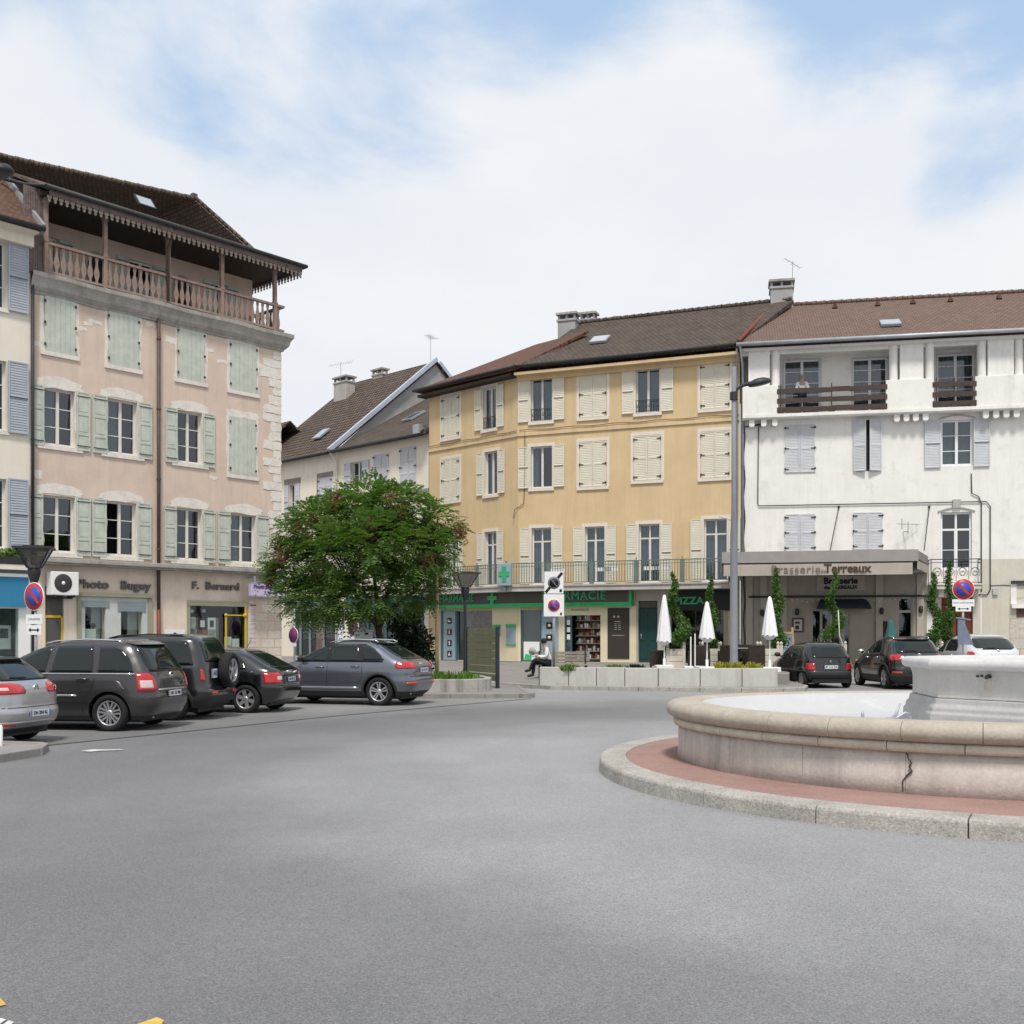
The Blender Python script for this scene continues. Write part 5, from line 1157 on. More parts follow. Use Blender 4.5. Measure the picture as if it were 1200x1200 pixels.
M('awning_pale', (.30, .28, .27), .7, .08, bump=0)
M('letter_dim', (.16, .14, .12), .8, .1, bump=0)
M('letter_brown', (.07, .045, .035), .8, .1, bump=0)
build_awning()
# ================================================================== GROUND
def asphalt(name, base=(.15, .15, .155), seed=0, dark=.5, lines=True):
    m, nt, out = new_mat(name); MATS[name] = m
    p = nt.nodes.new('ShaderNodeBsdfPrincipled'); nt.links.new(p.outputs[0], out.inputs[0])
    v = coords(nt, loc=(seed, seed * 2, 0))
    c = mixc(nt, ramp(nt, noise(nt, v, .22, 5, .6), [(.35, 0), (.65, 1)]), tuple(x * .84 for x in base), tuple(x * 1.1 for x in base))
    c = mixc(nt, ramp(nt, noise(nt, coords(nt, (1, .25, 1)), .9, 4, .6), [(.45, 0), (.7, .5)]), c, tuple(x * .8 for x in base))
    c = mixc(nt, ramp(nt, noise(nt, v, 9, 4, .7), [(.4, 0), (.75, .25)]), c, tuple(x * .68 for x in base))
    vo = nt.nodes.new('ShaderNodeTexVoronoi'); vo.inputs['Scale'].default_value = 165; nt.links.new(v, vo.inputs[0])
    sg = nt.nodes.new('ShaderNodeSeparateColor'); nt.links.new(vo.outputs['Color'], sg.inputs[0])
    c = mixc(nt, 1.0, c, ramp(nt, sg.outputs[0], [(0, .66), (.5, 1.0), (1, 1.34)]), 'MULTIPLY')
    # asphalt tone by distance from the fountain: paler inside, dark ring, paler beyond
    tc = nt.nodes.new('ShaderNodeTexCoord'); sb = nt.nodes.new('ShaderNodeVectorMath'); sb.operation = 'SUBTRACT'; sb.inputs[1].default_value = (6.1, 13.7, 0); nt.links.new(tc.outputs['Object'], sb.inputs[0])
    ln = nt.nodes.new('ShaderNodeVectorMath'); ln.operation = 'LENGTH'; nt.links.new(sb.outputs[0], ln.inputs[0])
    wn = nt.nodes.new('ShaderNodeMath'); wn.operation = 'MULTIPLY_ADD'; wn.inputs[1].default_value = 2.6; nt.links.new(noise(nt, v, .5, 5, .6), wn.inputs[0]); nt.links.new(ln.outputs['Value'], wn.inputs[2])
    dv = nt.nodes.new('ShaderNodeMath'); dv.operation = 'DIVIDE'; dv.inputs[1].default_value = 30; nt.links.new(wn.outputs[0], dv.inputs[0])
    c = mixc(nt, 1.0, c, ramp(nt, dv.outputs[0], [(.26, 1.06), (.32, .95), (.365, .66), (.46, .54), (.58, .92), (.8, 1.12)]), 'MULTIPLY')
    vo2 = nt.nodes.new('ShaderNodeTexVoronoi'); vo2.inputs['Scale'].default_value = 95; nt.links.new(v, vo2.inputs[0])
    sp = nt.nodes.new('ShaderNodeSeparateColor'); nt.links.new(vo2.outputs['Color'], sp.inputs[0])
    c = mixc(nt, ramp(nt, sp.outputs[0], [(.90, 0), (.93, .3)]), c, (.30, .295, .285))
    c = mixc(nt, ramp(nt, sp.outputs[1], [(.84, 0), (.88, .3)]), c, (.05, .05, .055))
    nt.links.new(c, p.inputs['Base Color']); p.inputs['Roughness'].default_value = .62; p.inputs['Specular IOR Level'].default_value = .5
    nt.links.new(bumpn(nt, vo.outputs['Distance'], .35, .008), p.inputs['Normal'])
    return m
asphalt('asphalt', (.268, .267, .272)); asphalt('asphalt_old', (.25, .246, .243), 5); asphalt('asphalt_patch', (.17, .17, .178), 9)
M('tar', (.09, .09, .092), .7, .2, 3, .2, 40); M('paving', (.24, .222, .212), .9, .12, .9, .12, 40, bump=.3, bs=60, stain=.3, staincol=(.15, .14, .135))
M('kerb_stone', (.44, .415, .375), .9, .2, 2.2, .45, 38, bump=.8, bs=55, stain=.55, staincol=(.27, .25, .225), stains=6)
M('kerb_dark', (.26, .25, .23), .9, .2, 2.5, .2, 30, bump=.5); M('joint', (.05, .046, .04), .9, .1, bump=0)
M('red_paving', (.34, .215, .185), .95, .13, 1.4, .3, 55, bump=.5, bs=90, stain=.35, staincol=(.22, .15, .13), stains=2.2)
M('road_paint', (.62, .62, .60), .7, .2, 6, .3, 30, stain=.9, staincol=(.25, .25, .25), stains=9); M('road_yellow', (.62, .42, .10), .7, .15, 6, .2, 30, stain=.5, staincol=(.3, .25, .15), stains=9)
def struct(mb, name, mat, **k): return mb.build(name, mat, None, kind='structure', **k)
m = MB(); n = 16; S = 420
m.quad((-S, -60, 0), (S, -60, 0), (S, S, 0), (-S, S, 0)); struct(m, 'road', MATS['asphalt'])
# parking bays of older, paler asphalt, seams and repairs: sheets 4 mm above
m = MB(); m.slab([(-16, 17.0), (-7.2, 17.0), (-5.2, 20.5), (-4.1, 22.6), (-1.8, 26.2), (.5, 29.6), (.5, 29.9), (-12, 30), (-19, 22)], .0005, .004); struct(m, 'parking_bay', MATS['asphalt_old'])
m = MB()
def strip(mb, pts, w, z=.009):
    for (a, b) in zip(pts[:-1], pts[1:]):
        A = Vector(a); B = Vector(b); d = (B - A).normalized(); nn = Vector((-d.y, d.x)) * w / 2; mb.poly([(*(A - nn), z), (*(B - nn), z), (*(B + nn), z), (*(A + nn), z)])
strip(m, [(-7.2, 16.9), (-5.2, 20.4), (-4.1, 22.5), (-1.8, 26.1), (.52, 29.5)], .07); 

struct(m, 'road_seam', MATS['tar'])
m = MB(); m.slab([(9.5, 33.6), (26, 32.2), (26, 39.2), (9.9, 40.2)], .0005, .004); struct(m, 'parking_bay', MATS['asphalt_old'])
m = MB(); P = [(-6.35, 16.05), (-6.1, 15.95), (-5.95, 16.3), (-6.15, 16.35)]
m.poly([(-6.28, 16.15, .011), (-6.1, 16.05, .011), (-5.98, 16.2, .011), (-5.75, 16.28, .011), (-5.72, 16.4, .011), (-6.0, 16.36, .011), (-6.2, 16.4, .011)])
struct(m, 'road_marking', MATS['road_paint'])
m = MB(); m.poly([(-2.62, 5.36, .005), (-2.42, 5.22, .005), (-2.32, 5.09, .005), (-2.36, 5.04, .005), (-2.6, 5.02, .005)]); m.poly([(-1.66, 4.55, .005), (-1.635, 4.83, .005), (-1.575, 4.92, .005), (-1.53, 4.88, .005), (-1.50, 4.5, .005)])
struct(m, 'road_marking', MATS['road_yellow'])
m = MB()
for k in range(4): x = -2.36 + k * .05; m.poly([(x, 4.72 + .02 * (k % 3), .005), (x + .022, 4.7, .005), (x + .03, 4.95 - .03 * k, .005), (x - .005, 4.97 - .03 * k, .005)])
struct(m, 'road_marking', MATS['road_paint'])
# plaza pavement: a ramp rising from its kerb to the houses
Fr = [(-30, 66), (-13, 50), (-6.5, 43.5), (-.9, 37.2), (1.2, 34.4), (5.6, 33.05), (8.0, 32.75), (8.75, 33.2), (9.2, 34.6), (9.6, 40.3), (27, 39.3), (60, 33)]
Bk = [(-30, 84), (-14, 66), (-8, 59.5), (-3.9, 55.6), (.4, 51), (4, 49.5), (7, 48.2), (9.2, 47.3), (9.7, 47.1), (11, 47), (28, 43.8), (60, 37)]
m = MB()
for i in range(len(Fr) - 1):
    (a, b), (c, d) = (Fr[i], Fr[i + 1]), (Bk[i], Bk[i + 1]); K = 6
    for k in range(K):
        t0, t1 = k / K, (k + 1) / K; q = lambda f, g, t: (f[0] + (g[0] - f[0]) * t, f[1] + (g[1] - f[1]) * t, .12 + .38 * t)
        m.quad(q(a, c, t0), q(b, d, t0), q(b, d, t1), q(a, c, t1))
struct(m, 'pavement', MATS['paving'], fix=True)
m = MB()
for (a, b) in zip(Fr[:-1], Fr[1:]):
    A = Vector(a); B = Vector(b); L = (B - A).length; n = max(1, round(L / 1.0)); d = (B - A) / n; o = Vector((-d.y, d.x)).normalized() * .16
    for i in range(n):
        p = A + d * i + d * .006; q = A + d * (i + 1) - d * .006; m.slab([tuple(p - o * .2), tuple(q - o * .2), tuple(q + o), tuple(p + o)], -.02, .128)
struct(m, 'kerb', MATS['kerb_stone'], bevel=.012)
m = MB(); m.slab([(2.6, 34.6), (8.6, 34.4), (9.0, 36), (9.45, 40.6), (9.75, 47), (2.6, 50)], .0, .49); struct(m, 'terrace', MATS['paving'])
# pavement by the pink house, island, kerb stub
m = MB(); A = F_pink.A; B = F_pink.B; o = -F_pink.N * 1.7; a0 = F_pink.A - F_pink.U * 14; m.slab([tuple(a0 + o), tuple(B + o + F_pink.U * .8), tuple(B + F_pink.U * .8 + F_pink.N * 9), tuple(a0 + F_pink.N * 2)], 0, .13); struct(m, 'pavement', MATS['paving'])
m = MB(); isl = [(-9.5, 31.3), (-6.0, 30.1), (-3.5, 29.7), (.2, 29.85), (.5, 30.15), (.35, 30.7), (.1, 34.6), (-.6, 36.2), (-3, 37.2), (-9, 35)]; m.slab(isl, 0, .11); struct(m, 'traffic_island', MATS['paving'])
m = MB(); 
for (a, b) in zip(isl, isl[1:] + isl[:1]):
    A_ = Vector(a); B_ = Vector(b); L = (B_ - A_).length; n = max(1, round(L / .9)); d = (B_ - A_) / n; o = Vector((d.y, -d.x)).normalized() * .14
    for i in range(n): p = A_ + d * i; q = A_ + d * (i + 1) - d * .01; m.slab([tuple(p), tuple(q), tuple(q + o), tuple(p + o)], -.02, .125)
struct(m, 'kerb', MATS['kerb_dark'], bevel=.012)
k1 = [(-14, 11.5), (-6.95, 14.7), (-6.75, 15.6), (-6.95, 16.3), (-9, 16.9), (-16, 17.2)]
m = MB(); m.slab(k1, 0, .1); struct(m, 'pavement', MATS['paving'])
m = MB()
for (a, b) in zip(k1[:-1], k1[1:]):
    A_ = Vector(a); B_ = Vector(b); L = (B_ - A_).length; n = max(1, round(L / .9)); d = (B_ - A_) / n; o = Vector((d.y, -d.x)).normalized() * .14
    for i in range(n): p = A_ + d * i; q = A_ + d * (i + 1) - d * .01; m.slab([tuple(p), tuple(q), tuple(q + o), tuple(p + o)], -.02, .115)
struct(m, 'kerb', MATS['kerb_dark'], bevel=.012)

# ================================================================== FOUNTAIN
M('fountain_wall', (.55, .495, .45), .85, .1, 2, .16, 26, bump=.4, bs=30, streak=1.0, streakcol=(.22, .205, .19), stain=.4, staincol=(.62, .55, .49), stains=3)
M('fountain_ledge', (.58, .53, .44), .8, .14, 3, .16, 30, bump=.4, bs=30, streak=.6, streakcol=(.25, .22, .18))
M('fountain_rim', (.42, .375, .31), .8, .12, 3, .16, 30, bump=.4, bs=30, streak=.45, streakcol=(.27, .22, .17), stain=.4, staincol=(.58, .52, .43), stains=4)
M('fountain_white', (.50, .485, .455), .75, .08, 3, .08, 30, bump=.3, bs=30, streak=1, streakcol=(.30, .31, .32), stain=.45, staincol=(.44, .41, .35), stains=4)
M('fountain_grey', (.41, .405, .40), .75, .1, 3, .1, 30, bump=.3, bs=30, streak=.9, streakcol=(.28, .30, .33))
M('basin_paint', (.45, .455, .46), .7, .04, 2, .03, 30, stain=.35, staincol=(.62, .63, .63), stains=1.2); M('rust', (.50, .45, .37), .9, .3, 8); M('rim_white', (.55, .545, .53), .75, .08, 3, .08, 30, bump=.3, bs=30, streak=.7, streakcol=(.45, .45, .44), stain=.3, staincol=(.5, .49, .46), stains=5)
KC = (6.09, 13.7); FC = (5.95, 14.0)
root = empty('fountain', (FC[0], FC[1], 0), label='round stone fountain with a rolled rim, empty white basin and pale central pedestal', category='fountain')
def squash(q): return (q[0], q[1] * (.68 if q[1] > 0 else 1), q[2])
def ringsegs(prof, N, gap, mat, nm, a_off=0, sub=3, mb=None):
    m = MB()
    for k in range(N):
        a0 = 2 * math.pi * k / N + a_off; a1 = a0 + 2 * math.pi / N - gap
        n0 = len(m.v); P = prof + [prof[0]]; m.lathe(P, sub, (0, 0, 0), a0=a0, a1=a1, sy=squash)
        kk = len(P)
        m.poly(m.v[n0:n0 + kk - 1]); m.poly(m.v[n0 + sub * kk:n0 + sub * kk + kk - 1][::-1])
    return m.build(nm, mat, root)
R0 = 3.85
ringsegs([(R0 - .3, .1), (R0, .1), (R0 - .015, .3), (R0 - .02, .56), (R0 - .3, .56)], 22, .0012, MATS['fountain_wall'], 'basin_wall', .13, 6)
ringsegs([(R0 - .28, .565), (R0 + .025, .565), (R0 + .05, .60), (R0 + .045, .645), (R0 + .01, .665), (R0 - .28, .665)], 34, .0022, MATS['fountain_ledge'], 'basin_moulding', .02, 5)
roll = [(R0 - .33, .67), (R0 - .0, .67)] + [(R0 + .02 + .115 * math.cos(t), .765 + .10 * math.sin(t)) for t in np.linspace(-1.3, 1.5, 10)] + [(R0 - .2, .866), (R0 - .31, .855), (R0 - .33, .84)]
ringsegs(roll, 34, .0015, MATS['fountain_rim'], 'basin_rim', .06, 5)
m = MB(); m.lathe([(R0 - .34, .1), (R0 - .05, .1), (R0 - .05, .66), (R0 - .1, .84), (R0 - .3, .84)], 64, sy=squash); m.build('joint_core', MATS['joint'], root)
m = MB(); m.lathe([(R0 - .325, .845), (R0 - .42, .80), (R0 - .7, .66), (R0 - .8, .62), (.1, .60)], 72, sy=squash); m.build('basin_floor', MATS['basin_paint'], root)
m = MB(); u = -.62
pts = [(R0 * math.cos(a) , R0 * math.sin(a), z) for a, z in ((-2.152, .555), (-2.148, .50), (-2.140, .46), (-2.146, .42), (-2.139, .38), (-2.15, .34), (-2.162, .28), (-2.162, .17))]
m.tube([(x * 1.0, y * 1.0, z) for x, y, z in pts], [.006, .005, .008, .009, .009, .008, .006, .005], 5); m.build('crack', MATS['joint'], root)
px, py = .58, -.69   # the pedestal is an octagon
OA = math.radians(15.6)
def octo(prof, mat, nm):
    m = MB(); m.lathe(prof, 8, (px, py, 0), a0=OA, a1=OA + 2 * math.pi, smooth=False); return m.build(nm, MATS[mat], root, bevel=.012)
octo([(1.80, .55), (1.80, .66), (1.765, .68), (1.76, .79), (1.735, .81), (1.73, .86), (1.69, .90), (1.68, .965), (.1, .965)], 'fountain_grey', 'pedestal_base')
octo([(1.2, .969), (1.655, .969), (1.645, 1.0), (1.645, 1.19), (1.655, 1.25), (1.675, 1.285), (1.69, 1.30), (.1, 1.30)], 'fountain_white', 'pedestal_drum')
octo([(1.2, 1.303), (1.70, 1.303)] + [(1.705 + .078 * math.cos(t), 1.362 + .068 * math.sin(t)) for t in np.linspace(-1.35, 1.57, 14)] + [(1.5, 1.425), (1.4, 1.40), (.1, 1.36)], 'rim_white', 'upper_basin_rim')
am = OA + math.radians(202.5); ap = 1.645 * math.cos(math.pi / 8); mx, my = px + ap * math.cos(am), py + ap * math.sin(am); nx_, ny_ = math.cos(am), math.sin(am); tx_, ty_ = -ny_, nx_
Q = lambda t, o, z: (mx + tx_ * t + nx_ * o, my + ty_ * t + ny_ * o, z)
m = MB(); m.tube([Q(.0, 0, 1.235), Q(.0, .05, 1.24), Q(.0, .09, 1.225)], .022, 8); m.tube([Q(-.09, 0, 1.24), Q(-.09, .03, 1.24)], .014, 6); m.tube([Q(-.14, 0, 1.235), Q(-.14, .03, 1.235)], .014, 6); m.build('water_spout', MATS['iron'], root)
m = MB()
for t0, w, z0, z1 in ((-.01, .05, 1.01, 1.22), (.045, .02, 1.05, 1.19), (-.06, .03, 1.08, 1.2)):
    P = [Q(t0 + w * rnd.uniform(-.55, -.45), .0015, z0 + (z1 - z0) * i / 6) for i in range(7)] + [Q(t0 + w * rnd.uniform(.45, .55), .0015, z1 - (z1 - z0) * i / 6) for i in range(7)]
    m.poly(P)
m.build('rust_stain', MATS['rust'], root)
# nozzles standing in the basin
P = at(1052, 846, 11.7); P -= Vector((FC[0], FC[1], 0))
m = MB(); m.tube([(P.x - .12, P.y, .60), (P.x - .10, P.y, .78), (P.x - .02, P.y, .86), (P.x + .03, P.y, .98)], [.012, .01, .018, .008], 8); m.tube([(P.x - .14, P.y, .80), (P.x + .0, P.y, .83), (P.x + .08, P.y, .88), (P.x + .13, P.y, .86)], [.02, .011, .016, .012], 8); m.tube([(P.x + .06, P.y, .87)] + [(P.x + .06 + .08 * math.cos(t), P.y, .79 + .08 * math.sin(t)) for t in np.linspace(1.6, -.8, 8)], .009, 6)
m.build('nozzle', MATS['zinc'], root); P = at(1011, 846, 11.7) - Vector((FC[0], FC[1], 0)); m = MB(); m.tube([(P.x, P.y, .6), (P.x, P.y, .86), (P.x, P.y, .9)], [.016, .018, .01], 8); m.build('nozzle', MATS['zinc'], root)
# kerb stones and red paving round it
m = MB(); N = 24
for k in range(N):
    a0 = 2 * math.pi * k / N + .05; a1 = a0 + 2 * math.pi / N - .0022; n0 = len(m.v)
    prof = [(4.66, .02), (5.0, -.02), (4.995, .125), (4.985, .15), (4.965, .163), (4.66, .165), (4.66, .02)]; dz = rnd.uniform(-.004, .004); m.lathe([(r, z + dz) for r, z in prof], 5, (*KC, 0), a0=a0, a1=a1, smooth=False)
    m.face([n0 + i for i in range(6)]); m.face([n0 + 5 * 7 + i for i in range(6)][::-1])
struct(m, 'kerb', MATS['kerb_stone'], bevel=.008)
m = MB(); m.lathe([(4.62, .0), (4.98, .0), (4.97, .11), (4.62, .14)], 64, (*KC, 0)); struct(m, 'kerb_bedding', MATS['joint'])
m = MB(); m.lathe([(.2, .148), (4.67, .152)], 72, (*KC, 0)); struct(m, 'red_paving', MATS['red_paving'])

# ================================================================== LOW BLOCK WALLS / PLANTERS
M('block', (.50, .49, .46), .88, .07, 2, .1, 30, bump=.3, streak=.8, streakcol=(.30, .29, .275), stain=.5, staincol=(.37, .36, .335), stains=2.5)
M('block_old', (.40, .38, .35), .9, .14, 3, .18, 30, bump=.5, streak=1, streakcol=(.12, .115, .11), stain=.6, staincol=(.22, .21, .20), stains=2)
M('soil', (.10, .085, .065), .95, .2)
root = empty('block_wall', (4.4, 34.0, 0), label='long low wall of pale concrete blocks in front of the pharmacy and brasserie', category='wall')
path = [(.85, 34.75), (1.75, 34.45), (2.6, 34.2), (3.45, 33.95), (4.45, 33.75), (5.7, 33.6), (6.95, 33.5), (8.05, 33.55)]
for i, (a, b) in enumerate(zip(path[:-1], path[1:])):
    A_, B_ = Vector(a), Vector(b); d = (B_ - A_).normalized(); o = Vector((-d.y, d.x)); A2 = A_ + d * .012; B2 = B_ - d * .012; z = .69 + rnd.uniform(-.006, .006)
    m = MB(); m.slab([tuple(A2 - root.location.xy), tuple(B2 - root.location.xy), tuple(B2 + o * .35 - root.location.xy), tuple(A2 + o * .35 - root.location.xy)], .10, z); m.build('block', MATS['block'], root, bevel=.012)
m = MB(); m.slab([(x - 4.4, y - 34.0 + .36) for x, y in path] + [(8.1 - 4.4, 1.6), (.9 - 4.4 + .6, 1.9)], .1, .60); m.build('soil', MATS['soil'], root)
m = MB(); m.slab([(x - 4.4, y - 33.97 + .02) for x, y in path] + [(x - 4.4, y - 34.0 + .3) for x, y in path[::-1]], .1, .66); m.build('joint_fill', MATS['joint'], root)
root = empty('concrete_planter', (-2.5, 31.5, 0), label='weathered streaky concrete planter with weeds at the foot of the tree', category='planter')
out = [(-6.5, 31.2), (-4.2, 30.75), (-1.6, 30.7), (-.95, 30.9), (-.62, 31.35), (-.6, 32.4), (-1.0, 34.3), (-5, 35.5), (-7, 33.5)]
m = MB(); cx = sum(p[0] for p in out) / len(out); cy = sum(p[1] for p in out) / len(out); inn = [(cx + (x - cx) * .92, cy + (y - cy) * .9) for x, y in out]
k = len(out); m.v = [(x + 2.5, y - 31.5, z) for z in (.1, .47) for x, y in out] + [(x + 2.5, y - 31.5, z) for z in (.47, .1) for x, y in inn]
for i in range(k): j = (i + 1) % k; [m.face((r * k + i, r * k + j, (r + 1) * k + j, (r + 1) * k + i)) for r in range(3)]
m.build('planter_wall', MATS['block_old'], root, bevel=.02); m = MB(); m.slab([(x + 2.5, y - 31.5) for x, y in inn], .1, .43); m.build('soil', MATS['soil'], root)

# ================================================================== STREET FURNITURE
M('lamp_black', (.03, .031, .035), .5, .1, bump=0); M('lamp_glass', (.28, .27, .24), .35, .15, 8, bump=0); M('pole_grey', (.19, .20, .225), .5, .08, 2, bump=0); M('galv', (.38, .40, .42), .45, .1, 3, metal=.4, bump=0)
M('sign_red', (.50, .03, .035), .4, .04, bump=0); M('sign_blue', (.03, .085, .38), .4, .04, bump=0); M('sign_white', (.76, .76, .76), .45, .03, bump=0); M('sign_purple', (.17, .035, .12), .5, .05, bump=0); M('slat_olive', (.215, .225, .135), .7, .12, 3, streak=.3); M('post_navy', (.02, .03, .045), .5, .05, bump=0)
def lantern(x, y, h, label, sc=1.0):
    r = empty('street_lamp', (x, y, 0), .3, label=label, category='street lamp')
    m = MB(); m.lathe([(.085, 0), (.085, .5), (.065, .6), (.055, .9), (.05, h - .75 * sc)], 12); m.build('pole', MATS['lamp_black'], r)
    zb, zt = h - .42 * sc, h - .03; a, b = .13 * sc, .33 * sc
    m = MB(); m.lathe([(.05, h - .8 * sc), (.13 * sc, zb - .12), (.13 * sc, zb), (.02, zb)], 12)
    for i in range(4):
        t = math.pi / 4 + i * math.pi / 2; m.tube([(a * 1.35 * math.cos(t), a * 1.35 * math.sin(t), zb), (b * 1.38 * math.cos(t), b * 1.38 * math.sin(t), zt)], .018, 5)
    T = Matrix.Identity(4); m.box(-b - .06, b + .06, -b - .06, b + .06, zt, zt + .045); m.box(-b * .6, b * .6, -b * .6, b * .6, zt + .045, zt + .075); m.build('lantern_frame', MATS['lamp_black'], r)
    m = MB(); m.v = [(s * a, t * a, zb) for s, t in ((-1, -1), (1, -1), (1, 1), (-1, 1))] + [(s * b * .97, t * b * .97, zt) for s, t in ((-1, -1), (1, -1), (1, 1), (-1, 1))]
    for i in range(4): j = (i + 1) % 4; m.face((i, j, 4 + j, 4 + i))
    m.build('lantern_glass', MATS['lantern_glass'], r, fix=False)
    return r
glass('lantern_glass', (.6, .58, .52), .12, .55)
P1 = at(40, 0, 23.2); lantern(P1.x, 23.2, 3.52, 'black street lamp with a square glass lantern, standing behind the silver hatchback', 1.0)
P2 = at(545, 0, 36.3); lantern(P2.x, 36.3, 3.72, 'black street lamp with a square glass lantern beside the olive slatted screen', 1.12)
def noparking(root, z, R=.3, y=-.05, bar=True, disc=True):
    m = MB(); m.lathe([(0, y), (R, y), (R + .005, y + .015), (0, y + .015)], 32, (0, 0, z), axis='y'); o = m.build('sign_disc', MATS['sign_red'] if disc else MATS['sign_purple'], root)
    m = MB(); m.lathe([(R * .985, y - .002), (R * 1.03, y - .002), (R * 1.03, y + .016)], 32, (0, 0, z), axis='y'); m.build('disc_border', MATS['sign_white'], o)
    m = MB(); m.lathe([(0, y - .003), (R * .70, y - .003), (R * .70, y + .0)], 32, (0, 0, z), axis='y'); m.build('disc_field', MATS['sign_blue'] if disc else MATS['sign_purple'], o)
    if bar: T = Matrix.Translation((0, 0, z)) @ Matrix.Rotation(math.radians(45), 4, 'Y'); m = MB(); m.box(-R * .74, R * .74, y - .007, y - .003, -R * .11, R * .11, 0, T); m.build('disc_bar', MATS['sign_red'] if disc else MATS['sign_purple'], o)
    return o
def signpost(x, y, h, rz, label, z0=0, r=.03): 
    o = empty('road_sign', (x, y, z0), rz, label=label, category='road sign'); m = MB(); m.tube([(0, 0, 0), (0, 0, h)], r, 10); m.build('pole', MATS['galv'], o); return o
def plate(root, z, w, h, s1=None, arrow=False, y=-.045):
    m = MB(); m.box(-w / 2, w / 2, y, y + .012, z - h / 2, z + h / 2); p = m.build('plate', MATS['sign_white'], root, bevel=.003)
    if s1: text('lettering', s1, h * .34, MATS['black'], p, (0, y - .001, z), .001, sx=1.0)
    if arrow:
        m = MB(); m.box(-w * .28, w * .28, y - .003, y - .001, z - h * .07, z + h * .07); m.prism([(-w * .38, z), (-w * .22, z + h * .25), (-w * .22, z - h * .25)], y - .003, y - .001); m.prism([(w * .38, z), (w * .22, z - h * .25), (w * .22, z + h * .25)], y - .003, y - .001); m.build('arrow', MATS['black'], p)
    return p
# left no-stopping sign, seen at an angle
P = at(42, 0, 22.9); o = signpost(P.x, 22.9, 2.75, math.radians(-28), 'blue and red no parking disc over two white plates before the left street lamp')
noparking(o, 2.49, .285); plate(o, 2.02, .50, .2, 'LIVRAISONS'); plate(o, 1.8, .44, .2, None, True)
# right no parking sign
P = at(1128.5, 0, 31.5); o = signpost(P.x, 31.5, 3.3, math.radians(-8), 'red and blue no parking disc with white plates, beside the brown door')
noparking(o, CH + (YH - 690.5) * 31.5 / FL, .295); plate(o, CH + (YH - 706.5) * 31.5 / FL, .6, .2, 'SAUF LIVRAISONS'); plate(o, CH + (YH - 713.5) * 31.5 / FL, .42, .15, None, True)
m = MB(); z = CH + (YH - 735) * 31.5 / FL; m.box(-.14, .05, -.04, .04, z - .5, z + .28); m.prism([(.05, z - .5), (.28, z - .5), (.05, z + .1)], -.03, .03); m.tube([(-.2, -.03, z + .26), (.2, -.03, z + .2)], .03, 6); m.build('wrapped_cloth', MATS['tarp'] if 'tarp' in MATS else M('tarp', (.17, .2, .27), .9, .2, 6), o)
# centre double zone sign
P = at(649, 0, 36.0); o = signpost(P.x, 36.0, 3.4, 0, 'pole with two square white zone plates, end of parking above no parking', .2, .045)
s = 36.0 / FL; zz = lambda y: CH + (YH - y) * s - .2
m = MB(); m.box(-.31, .31, -.07, -.05, zz(695.7), zz(670)); p = m.build('zone_plate', MATS['sign_white'], o, bevel=.004)
zc = zz(683); m = MB(); T = Matrix.Translation((0, 0, zc)) @ Matrix.Rotation(math.radians(-50), 4, 'Y'); m.box(-.42, .42, -.074, -.071, -.045, .045, 0, T)
m.v = [(max(-.308, min(.308, x)), y, max(zz(695.5), min(zz(670.2), z))) for x, y, z in m.v]; m.build('diagonal_bar', MATS['black'], p)
m = MB(); m.lathe([(0, -.078), (.20, -.078), (.20, -.074)], 28, (0, 0, zc), axis='y'); m.build('disc', MATS['pole_grey'], p); m = MB(); m.lathe([(0, -.082), (.145, -.082), (.145, -.078)], 28, (0, 0, zc), axis='y'); m.build('disc_field', MATS['black'], p); T = Matrix.Translation((0, 0, zc)) @ Matrix.Rotation(math.radians(50), 4, 'Y'); m = MB(); m.box(-.15, .15, -.086, -.082, -.012, .012, 0, T); m.build('disc_bar', MATS['pole_grey'], p); m = MB(); m.box(.18, .26, -.074, -.071, zz(694), zz(690.5)); m.build('plate_mark', MATS['black'], p)
m = MB(); m.box(-.33, .33, -.07, -.05, zz(722.5), zz(696.5)); p = m.build('zone_plate', MATS['sign_white'], o, bevel=.004)
zc = zz(709.5); noparking(o, zc, .195, y=-.085); m = MB(); m.box(.20, .26, -.074, -.071, zz(721), zz(718)); m.build('plate_mark', MATS['black'], p)
# two purple discs seen in the side street
P = at(345, 0, 38.0); o = signpost(P.x, 38, 2.5, -.75, 'faded purple no parking disc with a small plate beside the pink house corner', 0.1); noparking(o, CH + (YH - 744.5) * 38 / FL - .1, .26, disc=False, bar=False); plate(o, CH + (YH - 755.5) * 38 / FL - .1, .32, .12)
P = at(415, 0, 40.0); o = signpost(P.x, 40, 2.7, -.75, 'faded purple no parking disc behind the white cabinet under the tree', 0.1); noparking(o, CH + (YH - 735) * 40 / FL - .1, .30, disc=False, bar=False); plate(o, CH + (YH - 747) * 40 / FL - .1, .3, .12)
